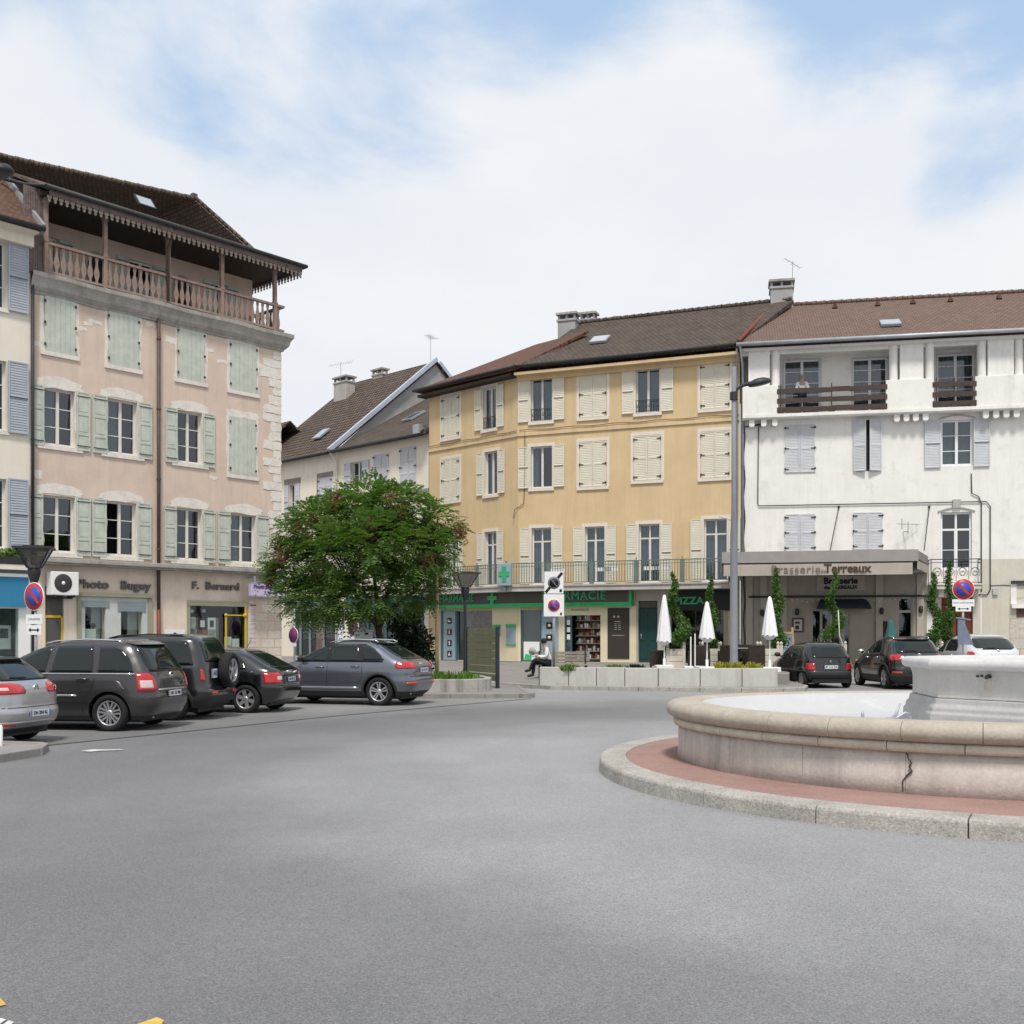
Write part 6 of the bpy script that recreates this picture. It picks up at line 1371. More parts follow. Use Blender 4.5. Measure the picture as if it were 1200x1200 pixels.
# tall modern lamp on the right
P = at(860, 0, 36.5); zt = CH + (YH - 430) * 36.5 / FL; zh = CH + (YH - 456) * 36.5 / FL
r = empty('tall_street_lamp', (P.x, 36.5, .45), label='tall grey street lamp with a dark curved arm before the ochre building', category='street lamp')
m = MB(); m.lathe([(.15, 0), (.15, .1), (.135, .12), (.12, 4.5), (.085, 5.2), (.075, zt - .45), (0, zt - .44)], 16); m.build('pole', MATS['pole_grey'], r)
pts = [(0, 0, zh - .75), (.1, -.0, zh - .45), (.3, -.02, zh - .33), (.5, -.05, zh - .27), (.62, -.08, zh - .24)]; m = MB(); m.tube(pts, [.05, .05, .06, .06, .05], 8); m.lathe([(.13, zh - .8), (.13, zh - .55)], 14); m.build('arm', MATS['lamp_black'], r)
def luminaire(r, x, y, z, s=1, rz=0):
    m = MB(); m.lathe([(0, .16), (.14, .15), (.26, .09), (.31, .0), (.3, -.05), (.22, -.07), (0, -.07)], 20, (0, 0, 0), sy=lambda q: (q[0] * 1.25, q[1] * .8, q[2])); T = Matrix.Translation((x, y, z)) @ Matrix.Rotation(rz, 4, 'Z') @ Matrix.Rotation(math.radians(-12), 4, 'Y') @ Matrix.Scale(s, 4); m.v = [tuple(T @ Vector(p)) for p in m.v]; m.build('lamp_head', MATS['lamp_black'], r)
luminaire(r, .83, -.1, zh - .27)
m = MB(); m.tube([(-.1, 0, CH + (YH - 608) * s - .45), (-.5, 0, CH + (YH - 605) * s - .4)], .012, 5); m.tube([(0, -.0, 2.2), (.1, 0, 2.25)], .02, 5); m.build('bracket', MATS['galv'], r)
# lamp whose head peeks in at the top left corner
zh = CH + (YH - 203) * 24.0 / FL; P = at(-8, 0, 24.0)
r = empty('tall_street_lamp', (P.x - 2.0, 24.0, 0), label='black street lamp head peeking in at the top left corner before the dark roof', category='street lamp')
m = MB(); m.lathe([(.1, 0), (.08, 5), (.06, zh + .2)], 12); m.build('pole', MATS['pole_grey'], r); m = MB(); m.tube([(0, 0, zh - .6), (.4, 0, zh - .1), (1.0, 0, zh + .05), (1.75, 0, zh)], .05, 8); m.build('arm', MATS['lamp_black'], r); luminaire(r, 2.0, 0, zh, 1.15)
# white bollard at left edge
P = at(1, 0, 16.0); r = empty('bollard', (P.x - .02, 16.0, .1), label='short white post on the pavement stub at the left edge', category='bollard'); m = MB(); m.lathe([(.045, 0), (.045, .27), (.03, .3), (0, .3)], 14); m.build('post', MATS['white_paint'], r)
# olive slat screen
A_ = at(547.5, 0, 35.6); B_ = at(583, 0, 33.0); d = Vector((B_.x - A_.x, 33.0 - 35.6)); r = empty('slatted_screen', (A_.x, 35.6, .1), math.atan2(d.y, d.x), label='olive horizontal slat screen between two dark posts by the planter', category='screen'); L = d.length
for x, zb in ((0, 0), (L, -.08)): m = MB(); m.box(x - .05, x + .05, -.05, .05, zb, 1.85); m.build('post', MATS['post_navy'], r, bevel=.006)
for k in range(7): z0 = .22 + k * .228; m = MB(); m.box(.055, L - .055, -.018, .018, z0, z0 + (.218 if k else .2)); m.build('slat', MATS['slat_olive'], r, bevel=.004)
# bench and person
r = empty('bench', (1.75, 38.3, .22), .0, label='wooden bench behind the block wall in front of the pharmacy', category='bench')
M('bench_wood', (.27, .24, .2), .85, .2, 5, streak=.4)
for k in range(4): m = MB(); m.box(-.95, .95, -.24 + k * .125, -.135 + k * .125, .43, .465); m.build('seat_slat', MATS['bench_wood'], r, bevel=.005)
for k in range(3): m = MB(); m.box(-.95, .95, .26 + k * .02, .29 + k * .02, .56 + k * .12, .66 + k * .12); m.build('backrest_slat', MATS['bench_wood'], r, bevel=.005)
for x in (-.8, .8): m = MB(); m.box(x - .03, x + .03, -.22, -.16, 0, .43); m.box(x - .03, x + .03, .2, .26, 0, .92); m.box(x - .03, x + .03, -.22, .26, .38, .43); m.build('leg', MATS['iron'], r)

def skinned(name, verts, edges, radii, mat, parent, root=0, sub=2):
    me = bpy.data.meshes.new(name); me.from_pydata(verts, edges, []); o = bpy.data.objects.new(name, me); COL.objects.link(o)
    if parent is not None: o.parent = parent
    md = o.modifiers.new('skin', 'SKIN'); md.use_smooth_shade = True
    for i, r_ in enumerate(radii): me.skin_vertices[0].data[i].radius = (r_, r_) if not hasattr(r_, '__len__') else r_
    me.skin_vertices[0].data[root].use_root = True
    s_ = o.modifiers.new('sub', 'SUBSURF'); s_.levels = sub; s_.render_levels = sub; me.materials.append(mat); return o
def bake_skin(o):
    dg = bpy.context.evaluated_depsgraph_get(); dg.update(); me = bpy.data.meshes.new_from_object(o.evaluated_get(dg)); o.modifiers.clear(); o.data = me
    me.polygons.foreach_set('use_smooth', [True] * len(me.polygons)); return o
M('skin', (.42, .26, .19), .6, .05, bump=0); M('hair_dark', (.015, .012, .01), .7, .2, bump=0); M('shirt_white', (.72, .73, .76), .85, .05, bump=0); M('trousers_dark', (.018, .02, .028), .85, .1, bump=0); M('shoe', (.02, .018, .018), .5, 0, bump=0)
def person(name_mesh_root, J, clothed, label, loc, rz, shirt, trousers, hat=None):
    """J: joints in metres, x = facing direction"""
    body = empty('person', loc, rz, label=label, category='person')
    ks = list(J); idx = {k: i for i, k in enumerate(ks)}
    R = dict(pelvis=(.15, .11), waist=(.125, .09), chest=(.15, .10), neck=.052, head=.085, crown=.075, shL=.06, shR=.06, elL=.042, elR=.042, wrL=.03, wrR=.03, haL=.035, haR=.035, hipL=.085, hipR=.085, knL=.06, knR=.06, anL=.04, anR=.04, toL=.035, toR=.035)
    E = [('pelvis', 'waist'), ('waist', 'chest'), ('chest', 'neck'), ('neck', 'head'), ('head', 'crown'), ('chest', 'shL'), ('chest', 'shR'), ('shL', 'elL'), ('shR', 'elR'), ('elL', 'wrL'), ('elR', 'wrR'), ('wrL', 'haL'), ('wrR', 'haR'), ('pelvis', 'hipL'), ('pelvis', 'hipR'), ('hipL', 'knL'), ('hipR', 'knR'), ('knL', 'anL'), ('knR', 'anR'), ('anL', 'toL'), ('anR', 'toR')]
    o = bake_skin(skinned('body', [J[k] for k in ks], [(idx[a], idx[b]) for a, b in E], [R[k] for k in ks], MATS['skin'], body, idx['pelvis']))
    def garment(nm, keys, mat, grow):
        kk = [k for k in ks if k in keys]; ii = {k: i for i, k in enumerate(kk)}
        rr = [tuple(x + grow for x in R[k]) if hasattr(R[k], '__len__') else R[k] + grow for k in kk]
        bake_skin(skinned(nm, [J[k] for k in kk], [(ii[a], ii[b]) for a, b in E if a in ii and b in ii], rr, mat, body, 0))
    garment('shirt', ('pelvis', 'waist', 'chest', 'shL', 'shR', 'elL', 'elR', 'wrL', 'wrR'), shirt, .02)
    garment('trousers', ('pelvis', 'hipL', 'hipR', 'knL', 'knR', 'anL', 'anR'), trousers, .02)
    h = Vector(J['head']); c = Vector(J['crown']); m = MB(); m.lathe([(.0, .135), (.06, .12), (.095, .07), (.102, .0), (.09, -.04)], 14, tuple(h + Vector((-.018, 0, .02)))); m.build('hair', MATS['hair_dark'] if not hat else hat, body)
    m = MB(); m.tube([tuple(h + Vector((.07, 0, .02))), tuple(h + Vector((.11, 0, -.02)))], [.012, .018], 6)
    for s in (-1, 1): m.lathe([(0, -.012), (.012, 0), (0, .012)], 6, tuple(h + Vector((.082, s * .03, .03))), mi=1)
    m.build('face_features', [MATS['skin'], MATS['hair_dark']], body)
    for a, b in (('anL', 'toL'), ('anR', 'toR')):
        A_, B_ = Vector(J[a]), Vector(J[b]); m = MB(); m.tube([tuple(A_ + (A_ - B_) * .25), tuple(A_), tuple(B_), tuple(B_ + (B_ - A_) * .2)], [.04, .055, .045, .03], 8); m.build('shoe', MATS['shoe'], body)
    return body
sit = dict(pelvis=(0, 0, .52), waist=(-.0, 0, .70), chest=(.06, 0, .92), neck=(.10, 0, 1.08), head=(.15, 0, 1.2), crown=(.15, 0, 1.28), shL=(.06, .18, .98), shR=(.06, -.18, .98), elL=(.10, .22, .72), elR=(.10, -.22, .72), wrL=(.32, .10, .70), wrR=(.32, -.08, .72), haL=(.40, .07, .71), haR=(.40, -.05, .73), hipL=(.05, .1, .5), hipR=(.05, -.1, .5), knL=(.48, .06, .62), knR=(.46, -.10, .48), anL=(.62, -.04, .26), anR=(.50, -.10, .09), toL=(.76, -.06, .22), toR=(.66, -.10, .05))
P = at(640, 0, 38.2); person('p', sit, 0, 'person in white shirt and dark trousers sitting cross legged on the bench', (P.x + .05, 38.12, .24), math.radians(192), MATS['shirt_white'], MATS['trousers_dark'])
st = dict(pelvis=(0, 0, .95), waist=(0, 0, 1.1), chest=(.03, 0, 1.33), neck=(.05, 0, 1.5), head=(.08, 0, 1.61), crown=(.08, 0, 1.69), shL=(.02, .18, 1.4), shR=(.02, -.18, 1.4), elL=(.12, .24, 1.16), elR=(.12, -.24, 1.16), wrL=(.34, .14, 1.08), wrR=(.34, -.12, 1.08), haL=(.42, .1, 1.07), haR=(.42, -.08, 1.07), hipL=(.0, .1, .92), hipR=(.0, -.1, .92), knL=(.03, .1, .5), knR=(.03, -.1, .5), anL=(0, .1, .09), anR=(0, -.1, .09), toL=(.14, .12, .04), toR=(.14, -.12, .04))
z_par0 = F_wh.uz(1060, 481, -.35)[1]
person('p', st, 0, 'person in pale top standing at the timber rail of the top balcony', on(F_wh, F_wh.u(940, .25), .25, z_par0), F_wh.ang - math.pi / 2, MATS['shirt_white'], MATS['trousers_dark'], MATS['bench_wood'])

# utility cabinet and small white bin under the tree
P = at(426, 0, 32.5); r = empty('utility_cabinet', (P.x, 32.5, .1), .1, label='white utility cabinet with a rounded top behind the grey crossover', category='cabinet')
m = MB(); m.box(-.26, .26, -.2, .2, 0, 1.70); m.build('cabinet_body', MATS['white_paint'], r, bevel=.05); m = MB(); m.box(-.30, .30, -.24, .24, 1.70, 1.75); m.box(-.2, .2, -.21, -.202, 1.55, 1.58); m.build('lid', MATS['white_paint'], r, bevel=.015); m = MB(); m.box(.05, .14, -.212, -.204, 1.6, 1.66); m.build('slot', MATS['black'], r)
P = at(444.5, 0, 33.0); r = empty('litter_bin', (P.x, 33.0, .1), 0, label='small white tapered bin to the right of the utility cabinet', category='bin'); m = MB(); m.lathe([(.06, 0), (.06, 1.2), (.07, 1.2), (.12, 1.72), (.13, 1.74), (.1, 1.74), (.06, 1.3)], 14); m.build('bin_body', MATS['white_paint'], r)

# ---------------------------------------------------------- terrace furniture
M('parasol_white', (.78, .78, .80), .9, .04, bump=0); M('rattan', (.035, .026, .02), .8, .3, 20, bump=.4, bs=80); M('picket', (.58, .54, .46), .8, .08, 4, streak=.3); M('teal_cloth', (.03, .13, .12), .8, .1); M('table_grey', (.3, .3, .3), .6, .1)
def parasol(px, ytop, ybot, Z, label, z0=.49, mat='parasol_white', poleb=True):
    s = Z / FL; zt = CH + (YH - ytop) * s; zb = CH + (YH - ybot) * s; P = at(px, 0, Z); h = zt - zb
    r = empty('closed_parasol', (P.x, Z, z0), 0, label=label, category='parasol', group='closed parasols on the terrace')
    m = MB(); m.lathe([(.024, 0), (.024, zb - z0 + .1), (.02, zt - z0 - .02)], 10); m.build('pole', MATS['white_paint'], r)
    m = MB(); k = 32; rings = []
    for j in range(9):
        t = j / 8; rad = .045 + .205 * t ** .85; z = zt - z0 - h * t
        rings.append([(rad * (1 + .10 * math.cos(8 * a * 1.0)) * math.cos(a), rad * (1 + .10 * math.cos(8 * a)) * math.sin(a), z - .03 * (t ** 4) * math.cos(8 * a + 1)) for a in [2 * math.pi * i / k for i in range(k)]])
    for rg in rings: m.v += rg
    for j in range(8):
        for i in range(k): i2 = (i + 1) % k; m.face((j * k + i, j * k + i2, (j + 1) * k + i2, (j + 1) * k + i), 0, True)
    m.v.append((0, 0, zt - z0 + .04)); q = len(m.v) - 1
    for i in range(k): m.face((i, q, (i + 1) % k), 0, True)
    n0 = len(m.v); m.lathe([(.235, zb - z0 - .0), (.12, zb - z0 - .12), (.03, zb - z0 - .14)], 16); m.build('canopy', MATS[mat], r)
    m = MB(); m.box(-.3, .3, -.3, .3, 0, .16); m.lathe([(.05, .16), (.05, .4)], 10); m.build('base', MATS['white_paint'], r, bevel=.02)
    return r
parasol(778.5, 698, 752, 38.5, 'closed white parasol beside the green door, leftmost of the three')
parasol(828.5, 706, 748, 36.6, 'closed white parasol left of the tall grey street lamp')
parasol(902, 700, 745, 36.2, 'closed white parasol beside the black small hatchback')
r = parasol(1044, 727, 752, 41.5, 'closed dark green parasol behind the black crossover', mat='teal_cloth'); r['group'] = None; del r['group']
for j, (px, Z) in enumerate(((809.5, 37.0), (814.5, 37.3))):
    P = at(px, 0, Z); r = empty('parasol_stand', (P.x, Z, .49), 0, label=('left' if j == 0 else 'right') + ' one of two bare white parasol stands between the planters', category='parasol stand'); m = MB(); m.lathe([(.024, 0), (.024, 1.25 if j else 1.15)], 10); m.build('pole', MATS['white_paint'], r); m = MB(); m.box(-.24 if j == 0 else -.0, .06 if j == 0 else .3, -.26, .26, 0, .17); m.build('base', MATS['white_paint'], r, bevel=.02)
def picket(px0, px1, Z, label, h=.78):
    A_ = at(px0, 0, Z); B_ = at(px1, 0, Z); L = B_.x - A_.x; r = empty('picket_planter', (A_.x, Z, .49), 0, label=label, category='planter', group='pale wooden planters on the brasserie terrace')
    for k in range(3): m = MB(); z = .06 + k * (h - .1) / 3; m.box(.08, L - .08, 0, .03, z, z + (h - .1) / 3 - .015); m.box(.08, L - .08, .47, .5, z, z + (h - .1) / 3 - .015); m.build('board', MATS['picket'], r, bevel=.004)
    for x in (0.04, L - .04):
        for y in (.02, .48): m = MB(); m.box(x - .045, x + .045, y - .045, y + .045, 0, h + .08); m.lathe([(.03, h + .08), (.055, h + .12), (.05, h + .16), (.0, h + .21)], 10, (x, y, 0)); m.build('post', MATS['picket'], r)
        m = MB(); m.box(x - .015, x + .015, .05, .45, .06, h - .05); m.build('board', MATS['picket'], r)
    m = MB(); m.box(.06, L - .06, .04, .46, .1, h - .12); m.build('soil', MATS['soil'], r); return (A_.x + B_.x) / 2, Z + .25
pk = [picket(781, 803, 38.6, 'pale boarded planter holding the spiral conifer beside the green door'), picket(822, 846, 38.8, 'pale boarded planter with the narrow conifer behind the middle parasol'), picket(890, 917, 38.2, 'pale boarded planter left of the black small hatchback'), picket(965, 992, 40.9, 'pale boarded planter with the leaning conifer before the brasserie door'), picket(1080, 1100, 41.2, 'pale boarded planter with the conifer right of the awning'), picket(1103, 1124, 41.0, 'pale boarded planter with the conifer before the brown door')]
def rattan_chair(px, Z, rz, label):
    P = at(px, 0, Z); r = empty('rattan_chair', (P.x, Z, .49), rz, label=label, category='chair', group='dark rattan chairs on the brasserie terrace')
    m = MB(); m.box(-.28, .28, -.28, .24, .36, .44); m.build('seat', MATS['rattan'], r, bevel=.02); m = MB(); m.box(-.3, .3, -.33, -.27, .10, .86); m.build('backrest', MATS['rattan'], r, bevel=.02)
    for s in (-1, 1): m = MB(); m.box(s * .3 - .03, s * .3 + .03, -.27, .25, .12, .66); m.build('armrest', MATS['rattan'], r, bevel=.02)
    for x in (-.26, .26):
        for y in (-.26, .22): m = MB(); m.box(x - .02, x + .02, y - .02, y + .02, 0, .36); m.build('leg', MATS['iron'], r)
for a in ((819, 38.0, .1, 'dark rattan chair behind the bare white parasol stands'), (853, 38.2, -.1, 'dark rattan chair just left of the tall lamp pole'), (883, 38.4, .15, 'dark rattan chair right of the tall lamp pole'), (873, 40.2, 2.9, 'dark rattan chair behind the table right of the tall lamp'), (770, 39.6, 1.4, 'dark rattan chair beside the leftmost parasol')): rattan_chair(*a)
P = at(866, 0, 39.3); r = empty('cafe_table', (P.x, 39.3, .49), 0, label='small grey cafe table behind the tall lamp pole', category='table'); m = MB(); m.lathe([(0, .72), (.42, .72), (.43, .735), (.42, .75), (0, .75)], 24); m.build('tabletop', MATS['table_grey'], r); m = MB(); m.lathe([(.25, 0), (.24, .02), (.03, .04), (.03, .72)], 14); m.build('pedestal', MATS['iron'], r)
P = at(921, 0, 40.2); r = empty('chalkboard', (P.x, 40.2, .49), .15, label='chalkboard in a light wooden frame leaning by the brasserie wall', category='sign'); T = Matrix.Rotation(math.radians(-8), 4, 'X'); m = MB(); m.box(-.28, .28, -.02, .02, .45, 1.25, 0, T); m.build('board', MATS['tarp'], r); m = MB(); m.box(-.36, -.285, -.03, .03, 0, 1.35, 0, T); m.box(.285, .36, -.03, .03, 0, 1.5, 0, T); m.box(-.285, .285, -.03, .03, 1.25, 1.33, 0, T); m.box(-.285, .285, -.03, .03, .38, .45, 0, T); m.build('frame', MATS['wood_frame'] if 'wood_frame' in MATS else M('wood_frame', (.38, .24, .14), .7, .15, 5), r); m = MB()
for k in range(4): m.box(-.2, .1 + .04 * (k % 2), -.026, -.021, .62 + k * .14, .65 + k * .14, 0, T)
m.build('chalk_marks', MATS['white_dim'], r)
P = at(992, 0, 40.0); r = empty('support_pole', (P.x, 40.0, .49), 0, label='thin pale pole leaning beside the leaning conifer', category='pole'); m = MB(); m.tube([(.25, 0, 0), (-.25, 0, 1.15), (-.27, .1, 2.1)], .02, 6); m.build('pole', MATS['picket'], r)

# antennas
def antenna(P, h, n, L, rz, label, arms=.5, tilt=0):
    r = empty('tv_antenna', P, rz, label=label, category='antenna'); m = MB(); m.tube([(0, 0, 0), (0, 0, h)], .018, 5); m.build('mast', MATS['galv'], r)
    m = MB(); T = Matrix.Translation((0, 0, h - .1)) @ Matrix.Rotation(tilt, 4, 'Y'); m.tube([T @ Vector((-L / 2, 0, 0)), T @ Vector((L / 2, 0, 0))], .012, 5)
    for i in range(n): x = -L / 2 + L * i / (n - 1); a = arms * (.6 + .4 * i / n); m.tube([T @ Vector((x, -a / 2, 0)), T @ Vector((x, a / 2, 0))], .007, 4)
    m.build('aerial', MATS['galv'], r); return r
Pm = on(F_mid, F_mid.u(398.5, 5.6), 5.6, CH); 
def zat(F, px, py, w): return F.uz(px, py, w)[1]
antenna(on(F_mid, F_mid.u(398.5, 5.6), 5.65, zat(F_mid, 398.5, 441, 5.6)), .9, 9, 1.5, .3, 'wide television antenna on the tall chimney of the ivory house', 1.3, -.25)
antenna(on(F_mid, F_mid.u(503, 7.2), 7.3, zat(F_mid, 503, 426, 7.2)), 1.7, 8, 1.0, 1.2, 'television antenna at the ridge end of the ivory house', .7)
antenna(on(F_wh, F_wh.u(929, 5.2), 5.3, zat(F_wh, 929, 350, 5.2)), 1.75, 5, .9, .4, 'television antenna beside the white building chimney', .4, .35)
o = antenna(on(F_wh, F_wh.u(1064, -.3), -.35, zat(F_wh, 1064, 626, -.3)), .5, 6, .95, .25, 'television antenna fixed low on the white wall above the awning', .38)
m = MB(); m.box(.0, .03, .0, .36, .1, .13); m.box(-.3, -.27, -.01, .01, .2, .62); m.build('bracket', MATS['galv'], o)
# blade sign on the ochre building's left end
uu = F_yl.u(521, -.6); zz1 = zat(F_yl, 521, 681, -.6); zz2 = zat(F_yl, 521, 627, -.6)
r = empty('blade_sign', on(F_yl, .25, 0, zz1), F_yl.ang, label='dark brown vertical sign with pale bands at the left end of the ochre building', category='sign'); h = (zz2 - zz1)
m = MB()
for k in range(3): m.box(-.05, .05, -1.0, -.15, h * k / 3 + .05, h * (k + 1) / 3 - .04)
m.build('panel', MATS['vent_brown'], r); m = MB()
for k in range(4): m.box(-.055, .055, -1.02, -.13, h * k / 3 - .035, h * k / 3 + .045)
m.build('band', MATS['cream_trim'], r); m = MB(); m.box(-.02, .02, -.13, 0, .3, .36); m.box(-.02, .02, -.13, 0, h - .36, h - .3); m.build('bracket', MATS['iron'], r)
# ================================================================== CARS
def paint(name, col, metal=.5, rough=.32, dust=.1):
    m, nt, out = new_mat(name); MATS[name] = m; p = nt.nodes.new('ShaderNodeBsdfPrincipled'); nt.links.new(p.outputs[0], out.inputs[0])
    v = coords(nt); c = mixc(nt, ramp(nt, noise(nt, v, 2.5, 5, .7), [(.4, 0), (.8, dust)]), col, (.25, .24, .22)); nt.links.new(c, p.inputs['Base Color'])
    p.inputs['Metallic'].default_value = metal; p.inputs['Roughness'].default_value = rough; p.inputs['Coat Weight'].default_value = 1.0; p.inputs['Coat Roughness'].default_value = .05
    return m
paint('paint_silver', (.42, .42, .44), .75, .34); paint('paint_dark_grey', (.034, .033, .034), .45, .3, .02); paint('paint_black', (.004, .005, .007), 0, .25, .012); paint('paint_steel', (.125, .14, .17), .7, .3); paint('paint_pearl', (.62, .63, .65), .4, .35, .06); paint('paint_charcoal', (.008, .009, .012), .1, .28, .015)
M('car_glass', (.010, .015, .014), .03, 0, fine=0, bump=0, spec=.5); M('tyre', (.016, .016, .017), .85, .15, 10, bump=.2); M('rim_silver', (.50, .50, .52), .35, .05, metal=.7, bump=0); M('lamp_red', (.42, .012, .015), .15, .25, 9, coat=1, bump=0); M('lamp_clear', (.6, .45, .43), .15, .1, coat=1, bump=0); M('chrome', (.7, .7, .7), .15, 0, fine=0, metal=1, bump=0); M('plate_white', (.66, .67, .68), .5, .04, bump=0); M('reflector', (.55, .06, .02), .3, .1, bump=0)
def smooth(a, k=2):
    a = np.array(a, float)
    for _ in range(k): b = a.copy(); b[1:-1] = (a[:-2] + 2 * a[1:-1] + a[2:]) / 4; a = b
    return a
class Body:
    def __init__(s, R, Fp, Wd, H, zb=.2, nl=7.5, nu=5.5):
        s.H = H; z1 = np.linspace(zb, H - .06, 54); z2 = H - .06 * (1 - np.linspace(0, 1, 9)[1:]) ** 2.0; s.z = np.concatenate([z1, z2])
        s.xr = smooth(np.interp(s.z, *zip(*R)), 2); s.xf = smooth(np.interp(s.z, *zip(*Fp)), 2); s.w = smooth(np.interp(s.z, *zip(*Wd)), 2); s.nl, s.nu = nl, nu
    def par(s, z): xr = np.interp(z, s.z, s.xr); xf = np.interp(z, s.z, s.xf); w = np.interp(z, s.z, s.w); t = min(1, max(0, (z - .8) / .5)); return (xr + xf) / 2, (xf - xr) / 2, w, s.nl + (s.nu - s.nl) * t
    def side(s, x, z): c, a, b, n = s.par(z); X = min(.999, abs((x - c) / a)); return b * (1 - X ** n) ** (1 / n)
    def rear(s, y, z): c, a, b, n = s.par(z); Y = min(.999, abs(y / b)); return c - a * (1 - Y ** n) ** (1 / n)
    def pt(s, phi, z, off=0):
        c, a, b, n = s.par(z); C, S = math.cos(phi), math.sin(phi); r = (abs(C / a) ** n + abs(S / b) ** n) ** (-1 / n); x, y = r * C, r * S
        if off: g = Vector((abs(x / a) ** (n - 1) * np.sign(x) / a, abs(y / b) ** (n - 1) * np.sign(y) / b)).normalized(); x += g.x * off; y += g.y * off
        return (c + x, y, z)
def lerprows(rows, n):
    zs = [r[0] for r in rows]; Z = np.linspace(zs[0], zs[-1], n); return [(z, float(np.interp(z, zs, [r[1] for r in rows])), float(np.interp(z, zs, [r[2] for r in rows]))) for z in Z]
def grid(mb, G, mi=0):
    n0 = len(mb.v); h, w = len(G), len(G[0])
    for r in G: mb.v += [tuple(map(float, p)) for p in r]
    for i in range(h - 1):
        for j in range(w - 1): mb.face((n0 + i * w + j, n0 + i * w + j + 1, n0 + (i + 1) * w + j + 1, n0 + (i + 1) * w + j), mi, True)
def skirted(rows, nx, f, off, dep=.02):
    """f(z, t) -> fn(off) point"""
    G = []
    R = [rows[0]] + rows + [rows[-1]]
    for i, (z, a, b) in enumerate(R):
        T = [a] + [a + (b - a) * k / nx for k in range(nx + 1)] + [b]; row = []
        for j, t in enumerate(T): e = i in (0, len(R) - 1) or j in (0, len(T) - 1); row.append(f(z, t, -dep if e else off))
        G.append(row)
    return G
def side_patch(B, rows, s, off, n=9, nx=12): return skirted(lerprows(rows, n), nx, lambda z, x, o: (x, s * (B.side(x, z) + o), z), off)
def rear_patch(B, rows, off, n=9, nx=16): return skirted(lerprows(rows, n), nx, lambda z, y, o: (B.rear(y, z) - o, y, z), off)
def wrap_patch(B, rows, s, off, n=7, nx=14):
    rr = []
    for z, yr, xs in lerprows(rows, n):
        c, a, b, nn = B.par(z); p0 = math.atan2(yr, B.rear(yr, z) - c); p1 = math.atan2(B.side(xs, z), xs - c); rr.append((z, p0, p1))
    def f(z, p, o): x, y, zz = B.pt(p, z, o); return (x, s * y, zz)
    return skirted(rr, nx, f, off)
def front_patch(B, rows, off, n=9, nx=14):
    def f(z, y, o): c, a, b, nn = B.par(z); Y = min(.999, abs(y / b)); return (c + a * (1 - Y ** nn) ** (1 / nn) + o, y, z)
    return skirted(lerprows(rows, n), nx, f, off)
def make_wheel(root, x, y, r, side, spokes=5, width=.205, rimr=.68, name='wheel', style=0):
    """side +1: outer face towards +y"""
    m = MB(); w = width / 2; R = r
    m.lathe([(R * rimr, -w * .85), (R * .84, -w), (R * .95, -w * .92), (R, -w * .6), (R, w * .6), (R * .95, w * .92), (R * .84, w), (R * rimr, w * .85), (R * rimr, -w * .85)], 36, axis='y'); t = m.build(name, MATS['tyre'], root); t.location = (x, y, r)
    m = MB(); o = side; f = w * .8
    m.lathe([(R * rimr * 1.0, o * f * 1.05), (R * rimr * .94, o * f * 1.06), (R * rimr * .90, o * f * .9), (R * rimr * .88, -o * f * .2)], 36, axis='y')
    m.lathe([(0, o * f * .92), (.03, o * f * .95), (.055, o * f * .88), (.065, o * f * .6)], 16, axis='y')
    for k in range(spokes):
        a = 2 * math.pi * k / spokes + .3; d = Vector((math.cos(a), math.sin(a))); e = Vector((-d.y, d.x))
        offs = (0,) if style == 0 else (-.028, .028)
        for q in offs:
            w0, w1 = (.032, .045) if style == 0 else (.014, .018)
            r0, r1 = .04, R * rimr * .92; P = []
            for rr, ww in ((r0, w0), (r1, w1)):
                for s_ in (-1, 1): v = d * rr + e * (q * (.6 if rr == r0 else 1.3) + s_ * ww); P.append(v)
            fy = [o * f * .86, o * f * .86, o * f * .98, o * f * .98]; n0 = len(m.v)
            m.v += [(P[i].x, fy[i], P[i].y) for i in (0, 1, 3, 2)] if False else [(P[0].x, fy[0], P[0].y), (P[1].x, fy[1], P[1].y), (P[3].x, fy[3], P[3].y), (P[2].x, fy[2], P[2].y)]
            m.v += [(a_[0], a_[1] - o * .03, a_[2]) for a_ in m.v[n0:n0 + 4]]
            for q_ in ((0, 1, 2, 3), (0, 4, 5, 1), (1, 5, 6, 2), (2, 6, 7, 3), (3, 7, 4, 0)): m.face([n0 + i for i in q_])
    m.build('rim', MATS['rim_silver'], t)
    m = MB(); m.lathe([(0, -o * f * .1), (R * rimr * .9, -o * f * .1)], 24, axis='y'); m.build('brake_disc', MATS['black'], t)
    return t
